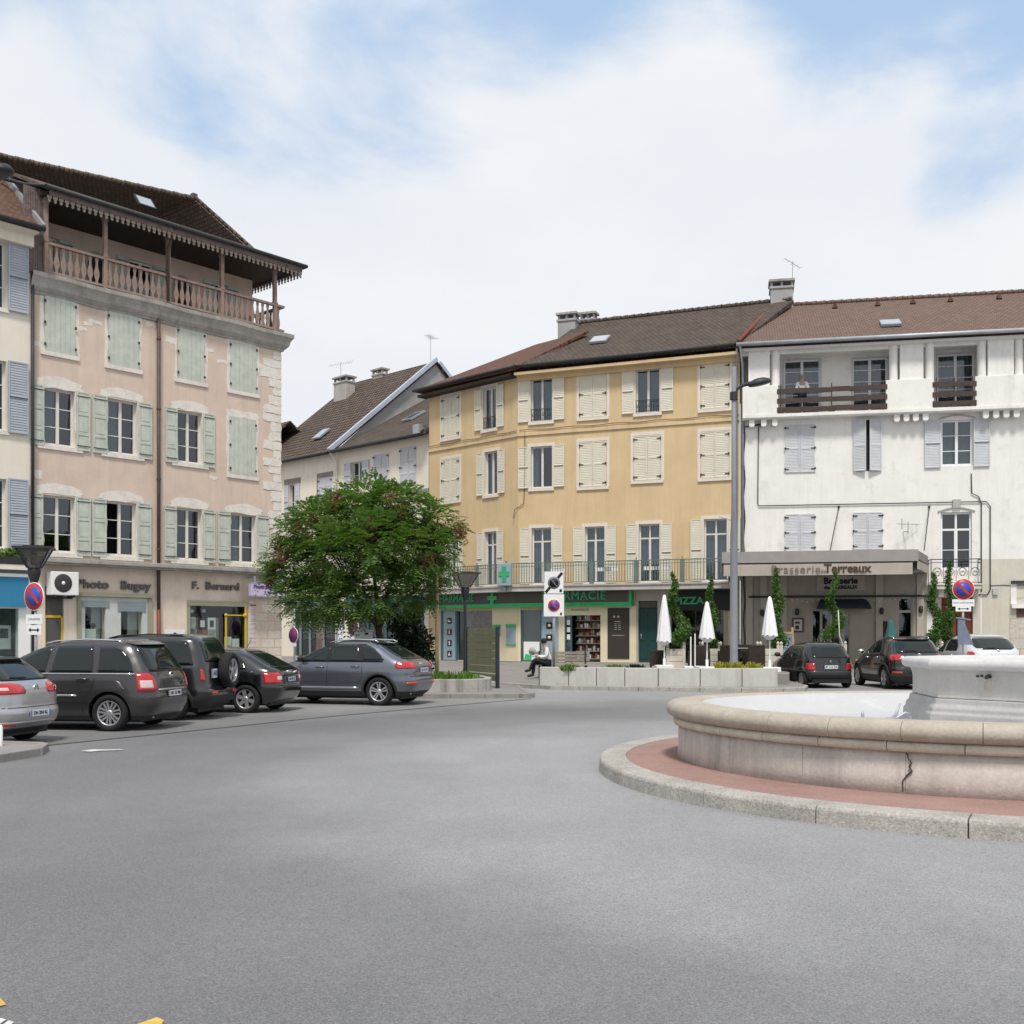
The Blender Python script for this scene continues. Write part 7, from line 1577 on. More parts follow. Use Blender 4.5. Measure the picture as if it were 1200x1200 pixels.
def make_car(name, pos, head, spec, label):
    """pos: ground contact of the left rear wheel, head: heading angle in the plane"""
    g = spec; tr = g['track'] / 2; h = Vector((math.cos(head), math.sin(head))); left = Vector((-h.y, h.x)); c = Vector(pos) - left * tr
    root = empty(name, (c.x, c.y, 0), head, label=label, category='car'); zs = g.get('sc', (1, 1, 1)); fin = zs
    B = Body(g['R'], g['F'], g['W'], g['H'], g.get('zb', .2), g.get('nl', 7.5), g.get('nu', 5.5)); wb, r = g['wb'], g['r']
    per = []; K = 14
    for i in range(K * 2): per.append((1 - 2 * (i / (K * 2)) * 1.0, .999))
    # perimeter angles, dense in the corners
    ang = sorted(set([math.atan2(.42 * math.sin(t) ** 1, math.cos(t)) for t in np.linspace(0, 2 * math.pi, 121)[:-1]]))
    m = MB(); nz = len(B.z); na = len(ang); black = g.get('black', .0)
    for z in B.z: m.v += [B.pt(a, float(z)) for a in ang]
    for i in range(nz - 1):
        zc = (B.z[i] + B.z[i + 1]) / 2
        for j in range(na): j2 = (j + 1) % na; m.face((i * na + j, i * na + j2, (i + 1) * na + j2, (i + 1) * na + j), 1 if zc < black else 0, True)
    m.face([j for j in range(na)][::-1], 1); m.face([(nz - 1) * na + j for j in range(na)], 0, True)
    me = m.mesh('body', [g['paint'], MATS['plastic_dark'], MATS['black']]); o = link('body', me, root)
    cut = MB()
    for x in (0, wb):
        for s in (-1, 1):
            y0, y1 = sorted((s * (tr - .16), s * 1.3)); cut.lathe([(0, y0), (r + .055, y0), (r + .055, y1), (0, y1)], 32, (x, 0, r + .005), axis='y', mi=0)
    cme = cut.mesh('cut', [MATS['black']]); bm = bmesh.new(); bm.from_mesh(cme); bmesh.ops.remove_doubles(bm, verts=bm.verts, dist=1e-5); bmesh.ops.recalc_face_normals(bm, faces=bm.faces); bm.to_mesh(cme); bm.free()
    co = bpy.data.objects.new('cut', cme); COL.objects.link(co)
    bm = bmesh.new(); bm.from_mesh(me); bmesh.ops.recalc_face_normals(bm, faces=bm.faces); bm.to_mesh(me); bm.free()
    co.matrix_world = Matrix.Translation((c.x, c.y, 0)) @ Matrix.Rotation(head, 4, 'Z')
    md = o.modifiers.new('b', 'BOOLEAN'); md.operation = 'DIFFERENCE'; md.object = co; md.solver = 'EXACT'; md.material_mode = 'TRANSFER'
    dg = bpy.context.evaluated_depsgraph_get(); dg.update(); nm = bpy.data.meshes.new_from_object(o.evaluated_get(dg)); o.modifiers.clear(); o.data = nm; bpy.data.objects.remove(co)
    try: nm.set_sharp_from_angle(angle=math.radians(38))
    except Exception: pass
    for x in (0, wb):
        for s in (-1, 1): make_wheel(root, x, s * (tr + .0), r, s, g.get('spokes', 5), g.get('tw', .205), g.get('rimr', .68), style=g.get('style', 0))
    def P(nm_, G, mat, parent=root):
        mb = MB(); 
        for q in G: grid(mb, q)
        return mb.build(nm_, mat, parent)
    # glass with black surround
    for s in (-1, 1):
        for rows in g['side']: P('side_window', [side_patch(B, rows, s, .008)], MATS['car_glass'])
        if 'side_trim' in g: P('window_trim', [side_patch(B, g['side_trim'], s, .004, nx=24)], MATS['black'])
        if 'chrome_line' in g:
            z, x0, x1 = g['chrome_line']; P('window_strip', [side_patch(B, [(z, x0, x1), (z + .022, x0 + .01, x1 - .01)], s, .012, 2, 24)], MATS['chrome'])
        # door lines
        for ln in g.get('doors', []):
            G = [side_patch(B, [(z, x - .006, x + .006) for z, x in ln], s, .002, 8, 1)]; P('door_gap', G, MATS['black'])
        for (x, z) in g.get('handles', []):
            mb = MB(); y = B.side(x, z); mb.tube([(x - .11, s * (y + .0), z), (x - .08, s * (y + .035), z + .005), (x + .08, s * (y + .035), z + .005), (x + .11, s * y, z)], .016, 6); P_ = mb.build('door_handle', g.get('handle_mat', g['paint']), root)
        if 'strip' in g: z, x0, x1, hh = g['strip']; P('rub_strip', [side_patch(B, [(z, x0, x1), (z + hh, x0, x1)], s, .014, 2, 14)], g.get('strip_mat', MATS['plastic_dark']))
        # mirror
        mx, mz = g['mirror']; y = B.side(mx, mz); mb = MB(); mb.lathe([(0, -.07), (.06, -.06), (.095, -.02), (.1, .02), (.06, .06), (0, .07)], 14, (mx, s * (y + .14), mz + .05), axis='x', sy=lambda q: (q[0], q[1] * 1.05, q[2] * .75)); mb.tube([(mx + .03, s * (y - .02), mz - .02), (mx, s * (y + .08), mz + .02)], .025, 6); mb.build('door_mirror', g.get('mirror_mat', g['paint']), root)
        P('tail_light', [wrap_patch(B, g['tail'], s, .012)], MATS['lamp_red'])
        if 'tail2' in g: P('tail_light_lens', [wrap_patch(B, g['tail2'], s, .017)], MATS['lamp_clear'])
        P('headlight', [wrap_front(B, g['headl'], s)], MATS['lamp_clear'])
        if 'refl' in g: z, y0, y1 = g['refl']; ys = sorted((s * y0, s * y1)); P('reflector', [rear_patch(B, [(z, *ys), (z + .05, *ys)], .012, 2, 6)], MATS['reflector'])
        if g.get('rails'):
            z = g['H'] - .03; x0, x1 = g['rails']; mb = MB(); yy = g['raily']; mb.tube([(x0, s * (yy + .01), z - .045), (x0 + .08, s * yy, z), ((x0 + x1) / 2, s * (yy - .0), z + .02), (x1 - .1, s * yy, z - .01), (x1 + .1, s * (yy + .02), z - .06)], .018, 6); mb.build('roof_rail', g.get('rail_mat', MATS['chrome']), root)
        if g.get('arch'):
            for x in (0, wb):
                mb = MB(); n = 16; G = []
                for rr, off in ((r + .05, .0), (r + .058, .018), (r + .115, .018), (r + .125, -.01)):
                    row = []
                    for k in range(n + 1):
                        t = math.radians(-12) + math.radians(204) * k / n; X = x + rr * math.cos(t); Z = max(B.z[0] + .001, r + rr * math.sin(t)); row.append((X, s * (B.side(X, Z) + off), Z))
                    G.append(row)
                grid(mb, G); mb.build('arch_trim', MATS['plastic_dark'], root)
    wq = P('rear_window', [rear_patch(B, g['rw'], .008)], MATS['car_glass'])
    P('windscreen', [front_patch(B, g['fw'], .006)], MATS['car_glass'])
    z0, z1, hwid = g['plate']; py_ = g.get('platey', 0); x = min(B.rear(py_, z0), B.rear(py_, z1)) - .02; mb = MB(); mb.box(x - .008, x, py_ - hwid, py_ + hwid, z0, z1); pl = mb.build('number_plate', MATS['plate_white'], root, bevel=.002)
    me_ = text('plate_number', g['num'], (z1 - z0) * .82, MATS['black'], pl, (0, 0, 0), .001, bold=.002); T = Matrix.Translation((x - .011, py_, (z0 + z1) / 2)) @ Matrix.Rotation(-math.pi / 2, 4, 'Z'); me_.matrix_basis = T
    for s in (-1, 1): mb = MB(); mb.box(x - .0095, x - .0081, py_ + s * hwid - (.03 if s > 0 else 0), py_ + s * hwid + (0 if s > 0 else .03), z0 + .001, z1 - .001); mb.build('plate_band', MATS['sign_blue'], pl)
    # gaps and lines across the tail
    for (z, y, hh) in g.get('rlines', []): P('panel_gap', [rear_patch(B, [(z, -y, y), (z + hh, -y, y)], .003, 2, 20)], MATS['black'])
    for (za, zb_, y) in g.get('rtrim', []): P('tailgate_trim', [rear_patch(B, [(za, -y, y), (zb_, -y, y)], .014, 2, 20)], g.get('rtrim_mat', g['paint']))
    if 'badge' in g:
        z, rad = g['badge']; x = B.rear(0, z); mb = MB(); mb.lathe([(rad * .72, -.01), (rad, -.014), (rad, .01)], 18, (x, 0, z), axis='x'); 
        if g.get('badge_kind') == 'bolt': mb.box(x - .014, x - .006, -rad, rad, z - .012, z + .012)
        elif g.get('badge_kind') == 'rings': 
            mb = MB()
            for k in range(4): mb.lathe([(rad * .8, -.01), (rad, -.014), (rad, .01)], 16, (x, (k - 1.5) * rad * 1.5, z), axis='x')
        elif g.get('badge_kind') == 'diamond': mb = MB(); mb.lathe([(rad * .5, -.01), (rad, -.014), (rad, .01)], 4, (x, 0, z), axis='x')
        else: mb.box(x - .014, x - .006, -rad * .5, rad * .5, z - .012, z + .012)
        mb.build('badge', MATS['chrome'], root)
    if 'wiper' in g: z, L = g['wiper']; mb = MB(); n = 6; mb.tube([(B.rear(y, z + abs(y) * .03) - .03, y, z + abs(y - .1) * .02) for y in np.linspace(.05 if L > 0 else -.05, L, n)], .014, 5); mb.build('wiper', MATS['black'], root)
    if g.get('spoiler'): z, y, d_ = g['spoiler']; mb = MB(); G = [[(B.rear(yy, z) - d_ * (1 - .25 * abs(yy / y) ** 3), yy, z + .0) for yy in np.linspace(-y, y, 13)], [(B.rear(yy, z) + .1, yy, z + .035) for yy in np.linspace(-y, y, 13)], [(B.rear(yy, z) + .05, yy, z - .03) for yy in np.linspace(-y, y, 13)]]; grid(mb, G[:2]); grid(mb, [G[0], G[2]]); mb.build('spoiler', g.get('spoiler_mat', g['paint']), root)
    if g.get('exhaust'): y, z = g['exhaust']; x = B.rear(y, z) - .02; mb = MB(); mb.tube([(x, y, z), (x + .2, y, z)], .035, 10, caps=False); mb.build('exhaust_tip', MATS['chrome'], root)
    if 'antenna' in g: x = g['antenna']; mb = MB(); mb.tube([(x, 0, g['H'] - .02), (x - .12, 0, g['H'] + .18)], .006, 4); mb.build('roof_antenna', MATS['black'], root)
    mb = MB(); mb.box(-.5, wb + .5, -tr + .1, tr - .1, .16, .28); mb.tube([(0, -tr, r), (0, tr, r)], .05, 6); mb.tube([(wb, -tr, r), (wb, tr, r)], .05, 6); mb.build('underbody', MATS['black'], root)
    root.scale = g.get('sc', (1, 1, 1))
    if g.get('spare'):
        w = make_wheel(root, 0, 0, .36, 1, 5, .22, .66, name='spare_wheel'); x = B.rear(0, .95) - .13; w.rotation_euler = (0, 0, math.pi / 2); w.location = (x, g['spare'][0], g['spare'][1])
    return root, B
def wrap_front(B, rows, s):
    rr = []
    for z, yr, xs in lerprows(rows, 6):
        c, a, b, nn = B.par(z); Y = min(.999, yr / b); xf = a * (1 - Y ** nn) ** (1 / nn); rr.append((z, math.atan2(yr, xf), math.atan2(B.side(xs, z), xs - c)))
    return skirted(rr, 12, lambda z, p, o: (lambda q: (q[0], s * q[1], q[2]))(B.pt(p, z, o)), .01)
A = math.pi
mpv = dict(paint=MATS['paint_dark_grey'], H=1.63, wb=2.70, r=.325, track=1.56, tw=.215, spokes=7, style=1, nl=7, nu=5.5, black=.27,
  R=[(.2, -.62), (.3, -.72), (.45, -.80), (.62, -.81), (.66, -.79), (.8, -.78), (.95, -.755), (1.05, -.72), (1.3, -.58), (1.5, -.44), (1.58, -.34), (1.61, -.2), (1.63, .2)],
  F=[(.2, 3.4), (.35, 3.55), (.55, 3.58), (.7, 3.54), (.8, 3.42), (.88, 3.15), (.98, 2.65), (1.03, 2.38), (1.2, 2.08), (1.4, 1.68), (1.52, 1.35), (1.58, 1.05), (1.61, .8), (1.63, .5)],
  W=[(.2, .80), (.3, .86), (.5, .895), (.72, .895), (.9, .875), (.98, .86), (1.02, .845), (1.2, .80), (1.4, .735), (1.52, .67), (1.57, .61), (1.60, .5), (1.63, .22)],
  side=[[(1.03, 1.22, 2.16), (1.2, 1.20, 1.92), (1.44, 1.16, 1.52), (1.50, 1.15, 1.3)], [(1.03, .32, 1.14), (1.2, .33, 1.12), (1.5, .38, 1.08)], [(1.04, -.42, .24), (1.25, -.34, .25), (1.42, -.2, .26), (1.49, -.02, .28)]],
  doors=[[(.33, .5), (.55, .45), (.75, .3), (1.02, .28)], [(.3, 1.22), (1.0, 1.18)], [(.3, 2.2), (.9, 2.2)]], handles=[(.5, .92), (1.42, .90)], chrome_line=(1.005, -.45, 2.1), strip=(.62, .6, 2.4, .03), strip_mat=MATS['chrome'], mirror=(1.9, 1.05),
  tail=[(.70, .62, -.52), (.85, .60, -.50), (1.0, .66, -.47), (1.03, .70, -.45)], tail2=[(.76, .68, -.56), (.9, .68, -.54)], headl=[(.62, .55, 3.1), (.8, .6, 2.95)],
  rw=[(1.05, -.66, .66), (1.2, -.66, .66), (1.45, -.60, .60), (1.52, -.55, .55)], fw=[(1.06, -.7, .7), (1.3, -.66, .66), (1.5, -.58, .58)], plate=(.60, .70, .26), num='DK 157 MB', rlines=[(.585, .74, .012)], rtrim=[(.715, .745, .55)], rtrim_mat=MATS['chrome'], badge=(.97, .07), badge_kind='bolt', wiper=(1.1, .4), spoiler=(1.53, .6, .10), rails=(-.1, 1.25), raily=.565, exhaust=(.5, .25))
suv1 = dict(paint=MATS['paint_charcoal'], H=1.72, wb=2.56, r=.345, track=1.54, tw=.22, spokes=6, nl=8, nu=7, black=.50, zb=.25,
  R=[(.25, -.60), (.35, -.72), (.45, -.78), (.6, -.80), (.66, -.72), (.95, -.70), (1.1, -.68), (1.4, -.58), (1.6, -.48), (1.68, -.36), (1.72, -.1)],
  F=[(.25, 3.25), (.5, 3.35), (.75, 3.33), (.9, 3.2), (1.0, 2.9), (1.06, 2.5), (1.15, 2.3), (1.4, 1.95), (1.58, 1.65), (1.66, 1.3), (1.72, .8)],
  W=[(.25, .80), (.4, .88), (.6, .90), (.9, .89), (1.05, .87), (1.1, .845), (1.4, .76), (1.6, .69), (1.66, .63), (1.70, .5), (1.72, .22)],
  side=[[(1.10, 1.5, 2.2), (1.3, 1.5, 1.95), (1.56, 1.48, 1.6)], [(1.10, .55, 1.4), (1.56, .6, 1.38)], [(1.10, -.45, .45), (1.35, -.38, .47), (1.58, -.28, .48)]],
  doors=[[(.5, .5), (1.08, .5)], [(.4, 1.45), (1.08, 1.45)]], handles=[(.7, .98), (1.7, .98)], handle_mat=MATS['plastic_dark'], mirror=(2.0, 1.13), mirror_mat=MATS['plastic_dark'],
  tail=[(.78, .72, -.6), (1.02, .74, -.58)], headl=[(.7, .5, 2.95), (.88, .55, 2.85)], rw=[(1.16, -.60, .62), (1.4, -.60, .6), (1.56, -.55, .56)], fw=[(1.12, -.68, .68), (1.5, -.6, .6)], plate=(.80, 1.0, .14), num='AB', refl=(.52, .4, .62), rlines=[(.64, .72, .014)], rails=(-.2, 1.3), raily=.58, rail_mat=MATS['black'], arch=1, spare=(-.12, .98))
suv1['plate'] = (.84, 1.02, .14); suv1['platey'] = .40
hatch = dict(paint=MATS['paint_black'], H=1.42, wb=2.51, r=.31, track=1.50, spokes=6, nl=6.5, nu=5,
  R=[(.2, -.55), (.3, -.66), (.45, -.74), (.58, -.75), (.62, -.72), (.8, -.70), (.93, -.66), (.97, -.60), (1.1, -.36), (1.25, -.08), (1.34, .12), (1.38, .3), (1.42, .7)],
  F=[(.2, 3.2), (.4, 3.38), (.6, 3.36), (.7, 3.25), (.8, 2.9), (.88, 2.5), (.95, 2.2), (1.1, 1.9), (1.25, 1.58), (1.34, 1.3), (1.39, 1.1), (1.42, .85)],
  W=[(.2, .78), (.35, .84), (.55, .868), (.7, .865), (.85, .845), (.92, .82), (1.1, .74), (1.25, .67), (1.33, .60), (1.38, .5), (1.42, .2)],
  side=[[(.95, .95, 2.02), (1.15, .95, 1.65), (1.30, .98, 1.28)], [(.95, -.02, .86), (1.1, .06, .87), (1.22, .2, .88), (1.29, .38, .9)]],
  doors=[[(.3, .9), (.93, .9)], [(.3, 2.0), (.88, 2.05)]], handles=[(1.1, .84)], strip=(.52, .55, 2.0, .04), mirror=(1.85, .98),
  tail=[(.64, .50, -.42), (.8, .50, -.40), (.88, .54, -.38)], tail2=[(.72, .50, -.66), (.80, .50, -.65)], headl=[(.5, .5, 3.0), (.68, .55, 2.9)],
  rw=[(.99, -.60, .60), (1.15, -.56, .56), (1.31, -.50, .50)], fw=[(.98, -.66, .66), (1.28, -.55, .55)], plate=(.68, .77, .22), num='BE 482 QT', rlines=[(.595, .66, .012)], badge=(.88, .045), badge_kind='rings', antenna=.35)
cross = dict(paint=MATS['paint_steel'], H=1.60, wb=2.60, r=.345, track=1.57, tw=.225, spokes=5, style=1, nl=6.5, nu=5, black=.34, zb=.22,
  R=[(.22, -.6), (.35, -.76), (.5, -.83), (.62, -.84), (.7, -.80), (.85, -.80), (1.0, -.76), (1.08, -.66), (1.2, -.42), (1.35, -.14), (1.46, .06), (1.53, .2), (1.57, .4), (1.60, .8)],
  F=[(.22, 3.3), (.4, 3.45), (.65, 3.46), (.8, 3.36), (.92, 3.1), (1.0, 2.65), (1.06, 2.42), (1.2, 2.15), (1.38, 1.75), (1.5, 1.4), (1.56, 1.15), (1.6, .95)],
  W=[(.22, .80), (.35, .88), (.55, .912), (.8, .908), (.95, .885), (1.03, .855), (1.2, .79), (1.38, .715), (1.48, .65), (1.54, .57), (1.57, .46), (1.60, .2)],
  side=[[(1.06, 1.42, 2.32), (1.2, 1.40, 2.05), (1.40, 1.36, 1.62), (1.46, 1.35, 1.45)], [(1.06, .52, 1.32), (1.25, .54, 1.3), (1.47, .62, 1.26)], [(1.10, -.12, .42), (1.22, .02, .44), (1.36, .22, .48), (1.43, .38, .51)]],
  side_trim=[(1.045, -.1, 2.36), (1.2, -.02, 2.08), (1.38, .2, 1.70), (1.48, .45, 1.45)],
  doors=[[(.38, .62), (.7, .42), (1.02, .45)], [(.36, 1.36), (1.03, 1.36)], [(.36, 2.3), (.95, 2.36)]], handles=[(.62, .94), (1.56, .92)], strip=(.40, .55, 2.4, .05), strip_mat=MATS['chrome_soft'] if 'chrome_soft' in MATS else M('chrome_soft', (.35, .37, .4), .3, 0, metal=.8, bump=0, fine=0), mirror=(2.06, 1.08), mirror_mat=MATS['plastic_dark'],
  tail=[(.90, .42, -.44), (.98, .40, -.40), (1.06, .46, -.42)], headl=[(.75, .5, 3.05), (.9, .55, 2.95)], rw=[(1.12, -.64, .64), (1.25, -.62, .62), (1.42, -.56, .56), (1.47, -.52, .52)], fw=[(1.1, -.7, .7), (1.48, -.58, .58)],
  plate=(.80, .90, .25), num='EA 615 VC', rlines=[(.70, .7, .012)], refl=(.52, .45, .78), badge=(1.0, .04), badge_kind='rings', rails=(.15, 1.35), raily=.55, arch=1, spoiler=(1.50, .56, .12), exhaust=(.5, .3))
golf = dict(sc=(.97, .97, .955), paint=MATS['paint_silver'], H=1.46, wb=2.62, r=.32, track=1.52, spokes=5, nl=5.5, nu=5, black=.30,
  R=[(.2, -.5), (.28, -.64), (.42, -.78), (.55, -.80), (.62, -.76), (.72, -.755), (.88, -.74), (.97, -.70), (1.03, -.62), (1.2, -.42), (1.34, -.24), (1.40, -.10), (1.43, .15), (1.46, .6)],
  F=[(.2, 3.3), (.4, 3.44), (.6, 3.42), (.74, 3.3), (.84, 3.0), (.92, 2.6), (1.0, 2.3), (1.15, 1.98), (1.3, 1.62), (1.38, 1.35), (1.43, 1.1), (1.46, .85)],
  W=[(.2, .80), (.35, .87), (.55, .897), (.75, .895), (.9, .87), (.98, .845), (1.15, .775), (1.3, .705), (1.38, .64), (1.42, .54), (1.44, .4), (1.46, .2)],
  side=[[(1.0, 1.4, 2.2), (1.2, 1.38, 1.85), (1.35, 1.36, 1.45)], [(1.0, .32, 1.3), (1.2, .4, 1.29), (1.34, .52, 1.28)]],
  doors=[[(.35, .55), (.96, .35)], [(.33, 1.35), (.97, 1.35)]], handles=[(.62, .86), (1.6, .86)], mirror=(2.0, 1.03),
  tail=[(.84, .32, -.42), (.90, .28, -.40), (1.0, .34, -.38), (1.02, .5, -.42)], tail2=[(.90, .62, -.56), (.95, .62, -.56)], headl=[(.6, .5, 3.0), (.75, .55, 2.9)],
  rw=[(1.05, -.62, .62), (1.2, -.60, .60), (1.35, -.54, .54)], fw=[(1.04, -.68, .68), (1.36, -.56, .56)], plate=(.47, .57, .26), num='DH 204 KL', rlines=[(.62, .80, .012)], rtrim=[(.36, .40, .78)], badge=(.92, .065), badge_kind='round', wiper=(1.09, .42), spoiler=(1.385, .58, .14), spoiler_mat=MATS['plastic_dark'], refl=(.335, .5, .8))
twin = dict(sc=(1.02, 1.02, 1.045), paint=MATS['paint_black'], H=1.42, wb=2.35, r=.28, track=1.41, tw=.165, spokes=8, nl=6, nu=5, black=.52,
  R=[(.2, -.38), (.3, -.48), (.4, -.54), (.5, -.545), (.54, -.50), (.8, -.48), (.92, -.46), (1.1, -.34), (1.25, -.22), (1.34, -.10), (1.39, .1), (1.42, .5)],
  F=[(.2, 2.75), (.4, 2.88), (.6, 2.86), (.75, 2.7), (.85, 2.4), (.95, 2.1), (1.1, 1.85), (1.25, 1.55), (1.35, 1.2), (1.39, .95), (1.42, .7)],
  W=[(.2, .74), (.35, .80), (.5, .815), (.7, .81), (.85, .79), (.95, .765), (1.1, .72), (1.25, .66), (1.33, .60), (1.38, .5), (1.42, .2)],
  side=[[(.93, .95, 2.0), (1.1, .97, 1.78), (1.27, 1.0, 1.42)], [(.93, .0, .85), (1.1, .06, .87), (1.27, .18, .9)]],
  doors=[[(.3, .9), (.9, .9)], [(.3, 1.95), (.85, 2.0)]], handles=[(1.05, .8)], handle_mat=MATS['black'], strip=(.5, -.3, 2.2, .06), mirror=(1.8, .95), mirror_mat=MATS['plastic_dark'],
  tail=[(.56, .50, -.30), (.76, .52, -.28)], headl=[(.6, .4, 2.5), (.75, .45, 2.4)], rw=[(.93, -.58, .58), (1.1, -.56, .56), (1.3, -.5, .5)], fw=[(.98, -.64, .64), (1.3, -.54, .54)],
  plate=(.60, .70, .24), num='BT 316 DX', rlines=[(.54, .6, .012), (.895, .55, .012)], wiper=(.95, -.3), badge=(.82, .035), badge_kind='diamond')
qash = dict(sc=(1.01, 1.01, 1.03), paint=MATS['paint_black'], H=1.61, wb=2.63, r=.345, track=1.55, tw=.22, spokes=6, nl=6, nu=5, black=.42, zb=.22,
  R=[(.22, -.6), (.35, -.74), (.5, -.80), (.62, -.81), (.72, -.76), (.9, -.76), (1.02, -.72), (1.1, -.62), (1.25, -.45), (1.42, -.28), (1.52, -.14), (1.57, .1), (1.61, .6)],
  F=[(.22, 3.3), (.4, 3.4), (.65, 3.4), (.8, 3.3), (.95, 2.9), (1.03, 2.5), (1.15, 2.2), (1.35, 1.8), (1.5, 1.4), (1.57, 1.05), (1.61, .85)],
  W=[(.22, .78), (.35, .86), (.55, .893), (.8, .89), (.98, .865), (1.05, .84), (1.25, .765), (1.42, .70), (1.5, .64), (1.55, .55), (1.58, .42), (1.61, .2)],
  side=[[(1.06, 1.4, 2.3), (1.25, 1.38, 1.92), (1.46, 1.34, 1.45)], [(1.06, .35, 1.3), (1.25, .42, 1.29), (1.46, .55, 1.26)]],
  doors=[[(.42, .55), (1.02, .4)], [(.4, 1.35), (1.03, 1.35)]], handles=[(.6, .96), (1.55, .95)], handle_mat=MATS['chrome'], mirror=(2.05, 1.08), mirror_mat=MATS['chrome'],
  tail=[(.88, .48, -.42), (.95, .42, -.36), (1.06, .56, -.40)], tail2=[(.93, .48, -.7), (.99, .5, -.7)], headl=[(.7, .5, 3.0), (.85, .55, 2.9)], rw=[(1.12, -.64, .64), (1.3, -.62, .62), (1.48, -.55, .55)], fw=[(1.1, -.7, .7), (1.48, -.56, .56)],
  plate=(.76, .86, .25), num='CR 930 WN', rlines=[(.72, .7, .012)], badge=(1.05, .05), badge_kind='round', wiper=(1.17, .38), spoiler=(1.52, .56, .12), rails=(.0, 1.3), raily=.54, arch=1, refl=(.5, .55, .8), exhaust=(-.45, .3))
peug = dict(sc=(1.03, 1.03, 1.16), paint=MATS['paint_pearl'], H=1.50, wb=2.61, r=.325, track=1.53, spokes=5, nl=4.6, nu=4.2, black=.3,
  R=[(.2, -.5), (.35, -.70), (.5, -.76), (.7, -.77), (.9, -.76), (1.02, -.72), (1.1, -.6), (1.25, -.36), (1.38, -.14), (1.44, .05), (1.48, .3), (1.50, .6)],
  F=[(.2, 3.3), (.4, 3.46), (.6, 3.42), (.75, 3.25), (.87, 2.9), (.95, 2.5), (1.05, 2.25), (1.2, 1.9), (1.35, 1.52), (1.43, 1.2), (1.48, .95), (1.50, .8)],
  W=[(.2, .80), (.35, .87), (.6, .908), (.85, .90), (.98, .86), (1.1, .80), (1.25, .735), (1.38, .66), (1.44, .58), (1.47, .45), (1.50, .2)],
  side=[[(1.0, 1.3, 2.2), (1.2, 1.28, 1.82), (1.37, 1.25, 1.38)], [(1.04, .3, 1.2), (1.15, .3, 1.19), (1.28, .38, 1.18), (1.36, .55, 1.17)]],
  doors=[[(.35, .5), (.98, .35)], [(.33, 1.25), (.97, 1.25)]], handles=[(.6, .92), (1.5, .9)], mirror=(2.0, 1.02), mirror_mat=MATS['plastic_dark'],
  tail=[(.76, .70, -.5), (.9, .62, -.44), (1.03, .68, -.36)], headl=[(.6, .5, 3.0), (.78, .55, 2.8)], rw=[(1.08, -.42, .42), (1.12, -.58, .58), (1.22, -.62, .62), (1.36, -.54, .54), (1.38, -.5, .5)], fw=[(1.05, -.68, .68), (1.38, -.55, .55)],
  plate=(.84, .95, .26), num='CF 081 JG', rlines=[], badge=(1.03, .05), badge_kind='round', wiper=(1.12, .3), spoiler=(1.42, .5, .1), spoiler_mat=MATS['paint_pearl'])
d2 = math.radians
make_car('parked_car', (-8.22, 16.6), A - d2(10), golf, 'silver hatchback cut by the left edge, nearest of the left row')
make_car('parked_car', (-7.06, 19.55), A - d2(8), mpv, 'dark grey people carrier with a silver roof rail, second from the left edge')
make_car('parked_car', (-6.74, 22.0), A - d2(7), suv1, 'charcoal off roader with a spare wheel on its tailgate')
make_car('parked_car', (-5.76, 24.1), A - d2(11), hatch, 'black three door hatchback between the off roader and the grey crossover')
make_car('parked_car', (-3.16, 26.6), A - d2(18), cross, 'steel grey crossover with a bright roof rail, below the big tree')
make_car('parked_car', (9.36, 35.6), d2(97), twin, 'small black hatchback at the right end of the block wall')
make_car('parked_car', (11.79, 34.9), d2(90), qash, 'black crossover between the small black hatchback and the pearl white car')
make_car('parked_car', (14.0, 34.4), d2(90), peug, 'pearl white hatchback behind the fountain pedestal at the right edge')
# ================================================================== VEGETATION
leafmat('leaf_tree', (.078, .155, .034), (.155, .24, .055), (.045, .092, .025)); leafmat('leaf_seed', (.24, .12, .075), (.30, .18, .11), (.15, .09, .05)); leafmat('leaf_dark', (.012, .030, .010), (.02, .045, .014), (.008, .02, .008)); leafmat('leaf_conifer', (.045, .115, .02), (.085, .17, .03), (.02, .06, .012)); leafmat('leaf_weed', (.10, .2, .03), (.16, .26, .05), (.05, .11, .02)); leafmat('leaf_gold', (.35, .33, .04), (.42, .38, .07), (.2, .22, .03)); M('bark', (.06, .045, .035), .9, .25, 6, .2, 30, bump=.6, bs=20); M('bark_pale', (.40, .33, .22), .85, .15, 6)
def rv(): 
    while True:
        v = Vector((rnd.uniform(-1, 1), rnd.uniform(-1, 1), rnd.uniform(-1, 1)))
        if .01 < v.length < 1: return v
def frond(mb, p, d, L, n=7, lw=.05, ll=.16, droop=.35, mi=0):
    d = d.normalized(); side = d.cross(Vector((0, 0, 1)));
    if side.length < .1: side = Vector((1, 0, 0))
    side = side.normalized(); side = (side + rv() * .3).normalized(); up = side.cross(d).normalized(); q = p.copy()
    for i in range(n):
        t = (i + 1) / n; q = p + d * L * t + Vector((0, 0, -droop * L * t * t)); l = ll * (1 - .5 * abs(t - .45) * 1.6)
        for s in (-1, 1):
            e = (side * s + d * .45 + up * rnd.uniform(-.25, .25)).normalized(); w = (d * .9 - side * s * .2).normalized() * lw * .5; a = q; b = q + e * l * .55 + w; c = q + e * l + Vector((0, 0, -.02)); g = q + e * l * .55 - w
            n0 = len(mb.v); mb.v += [tuple(a), tuple(b), tuple(c), tuple(g)]; mb.face((n0, n0 + 1, n0 + 2, n0 + 3), mi)
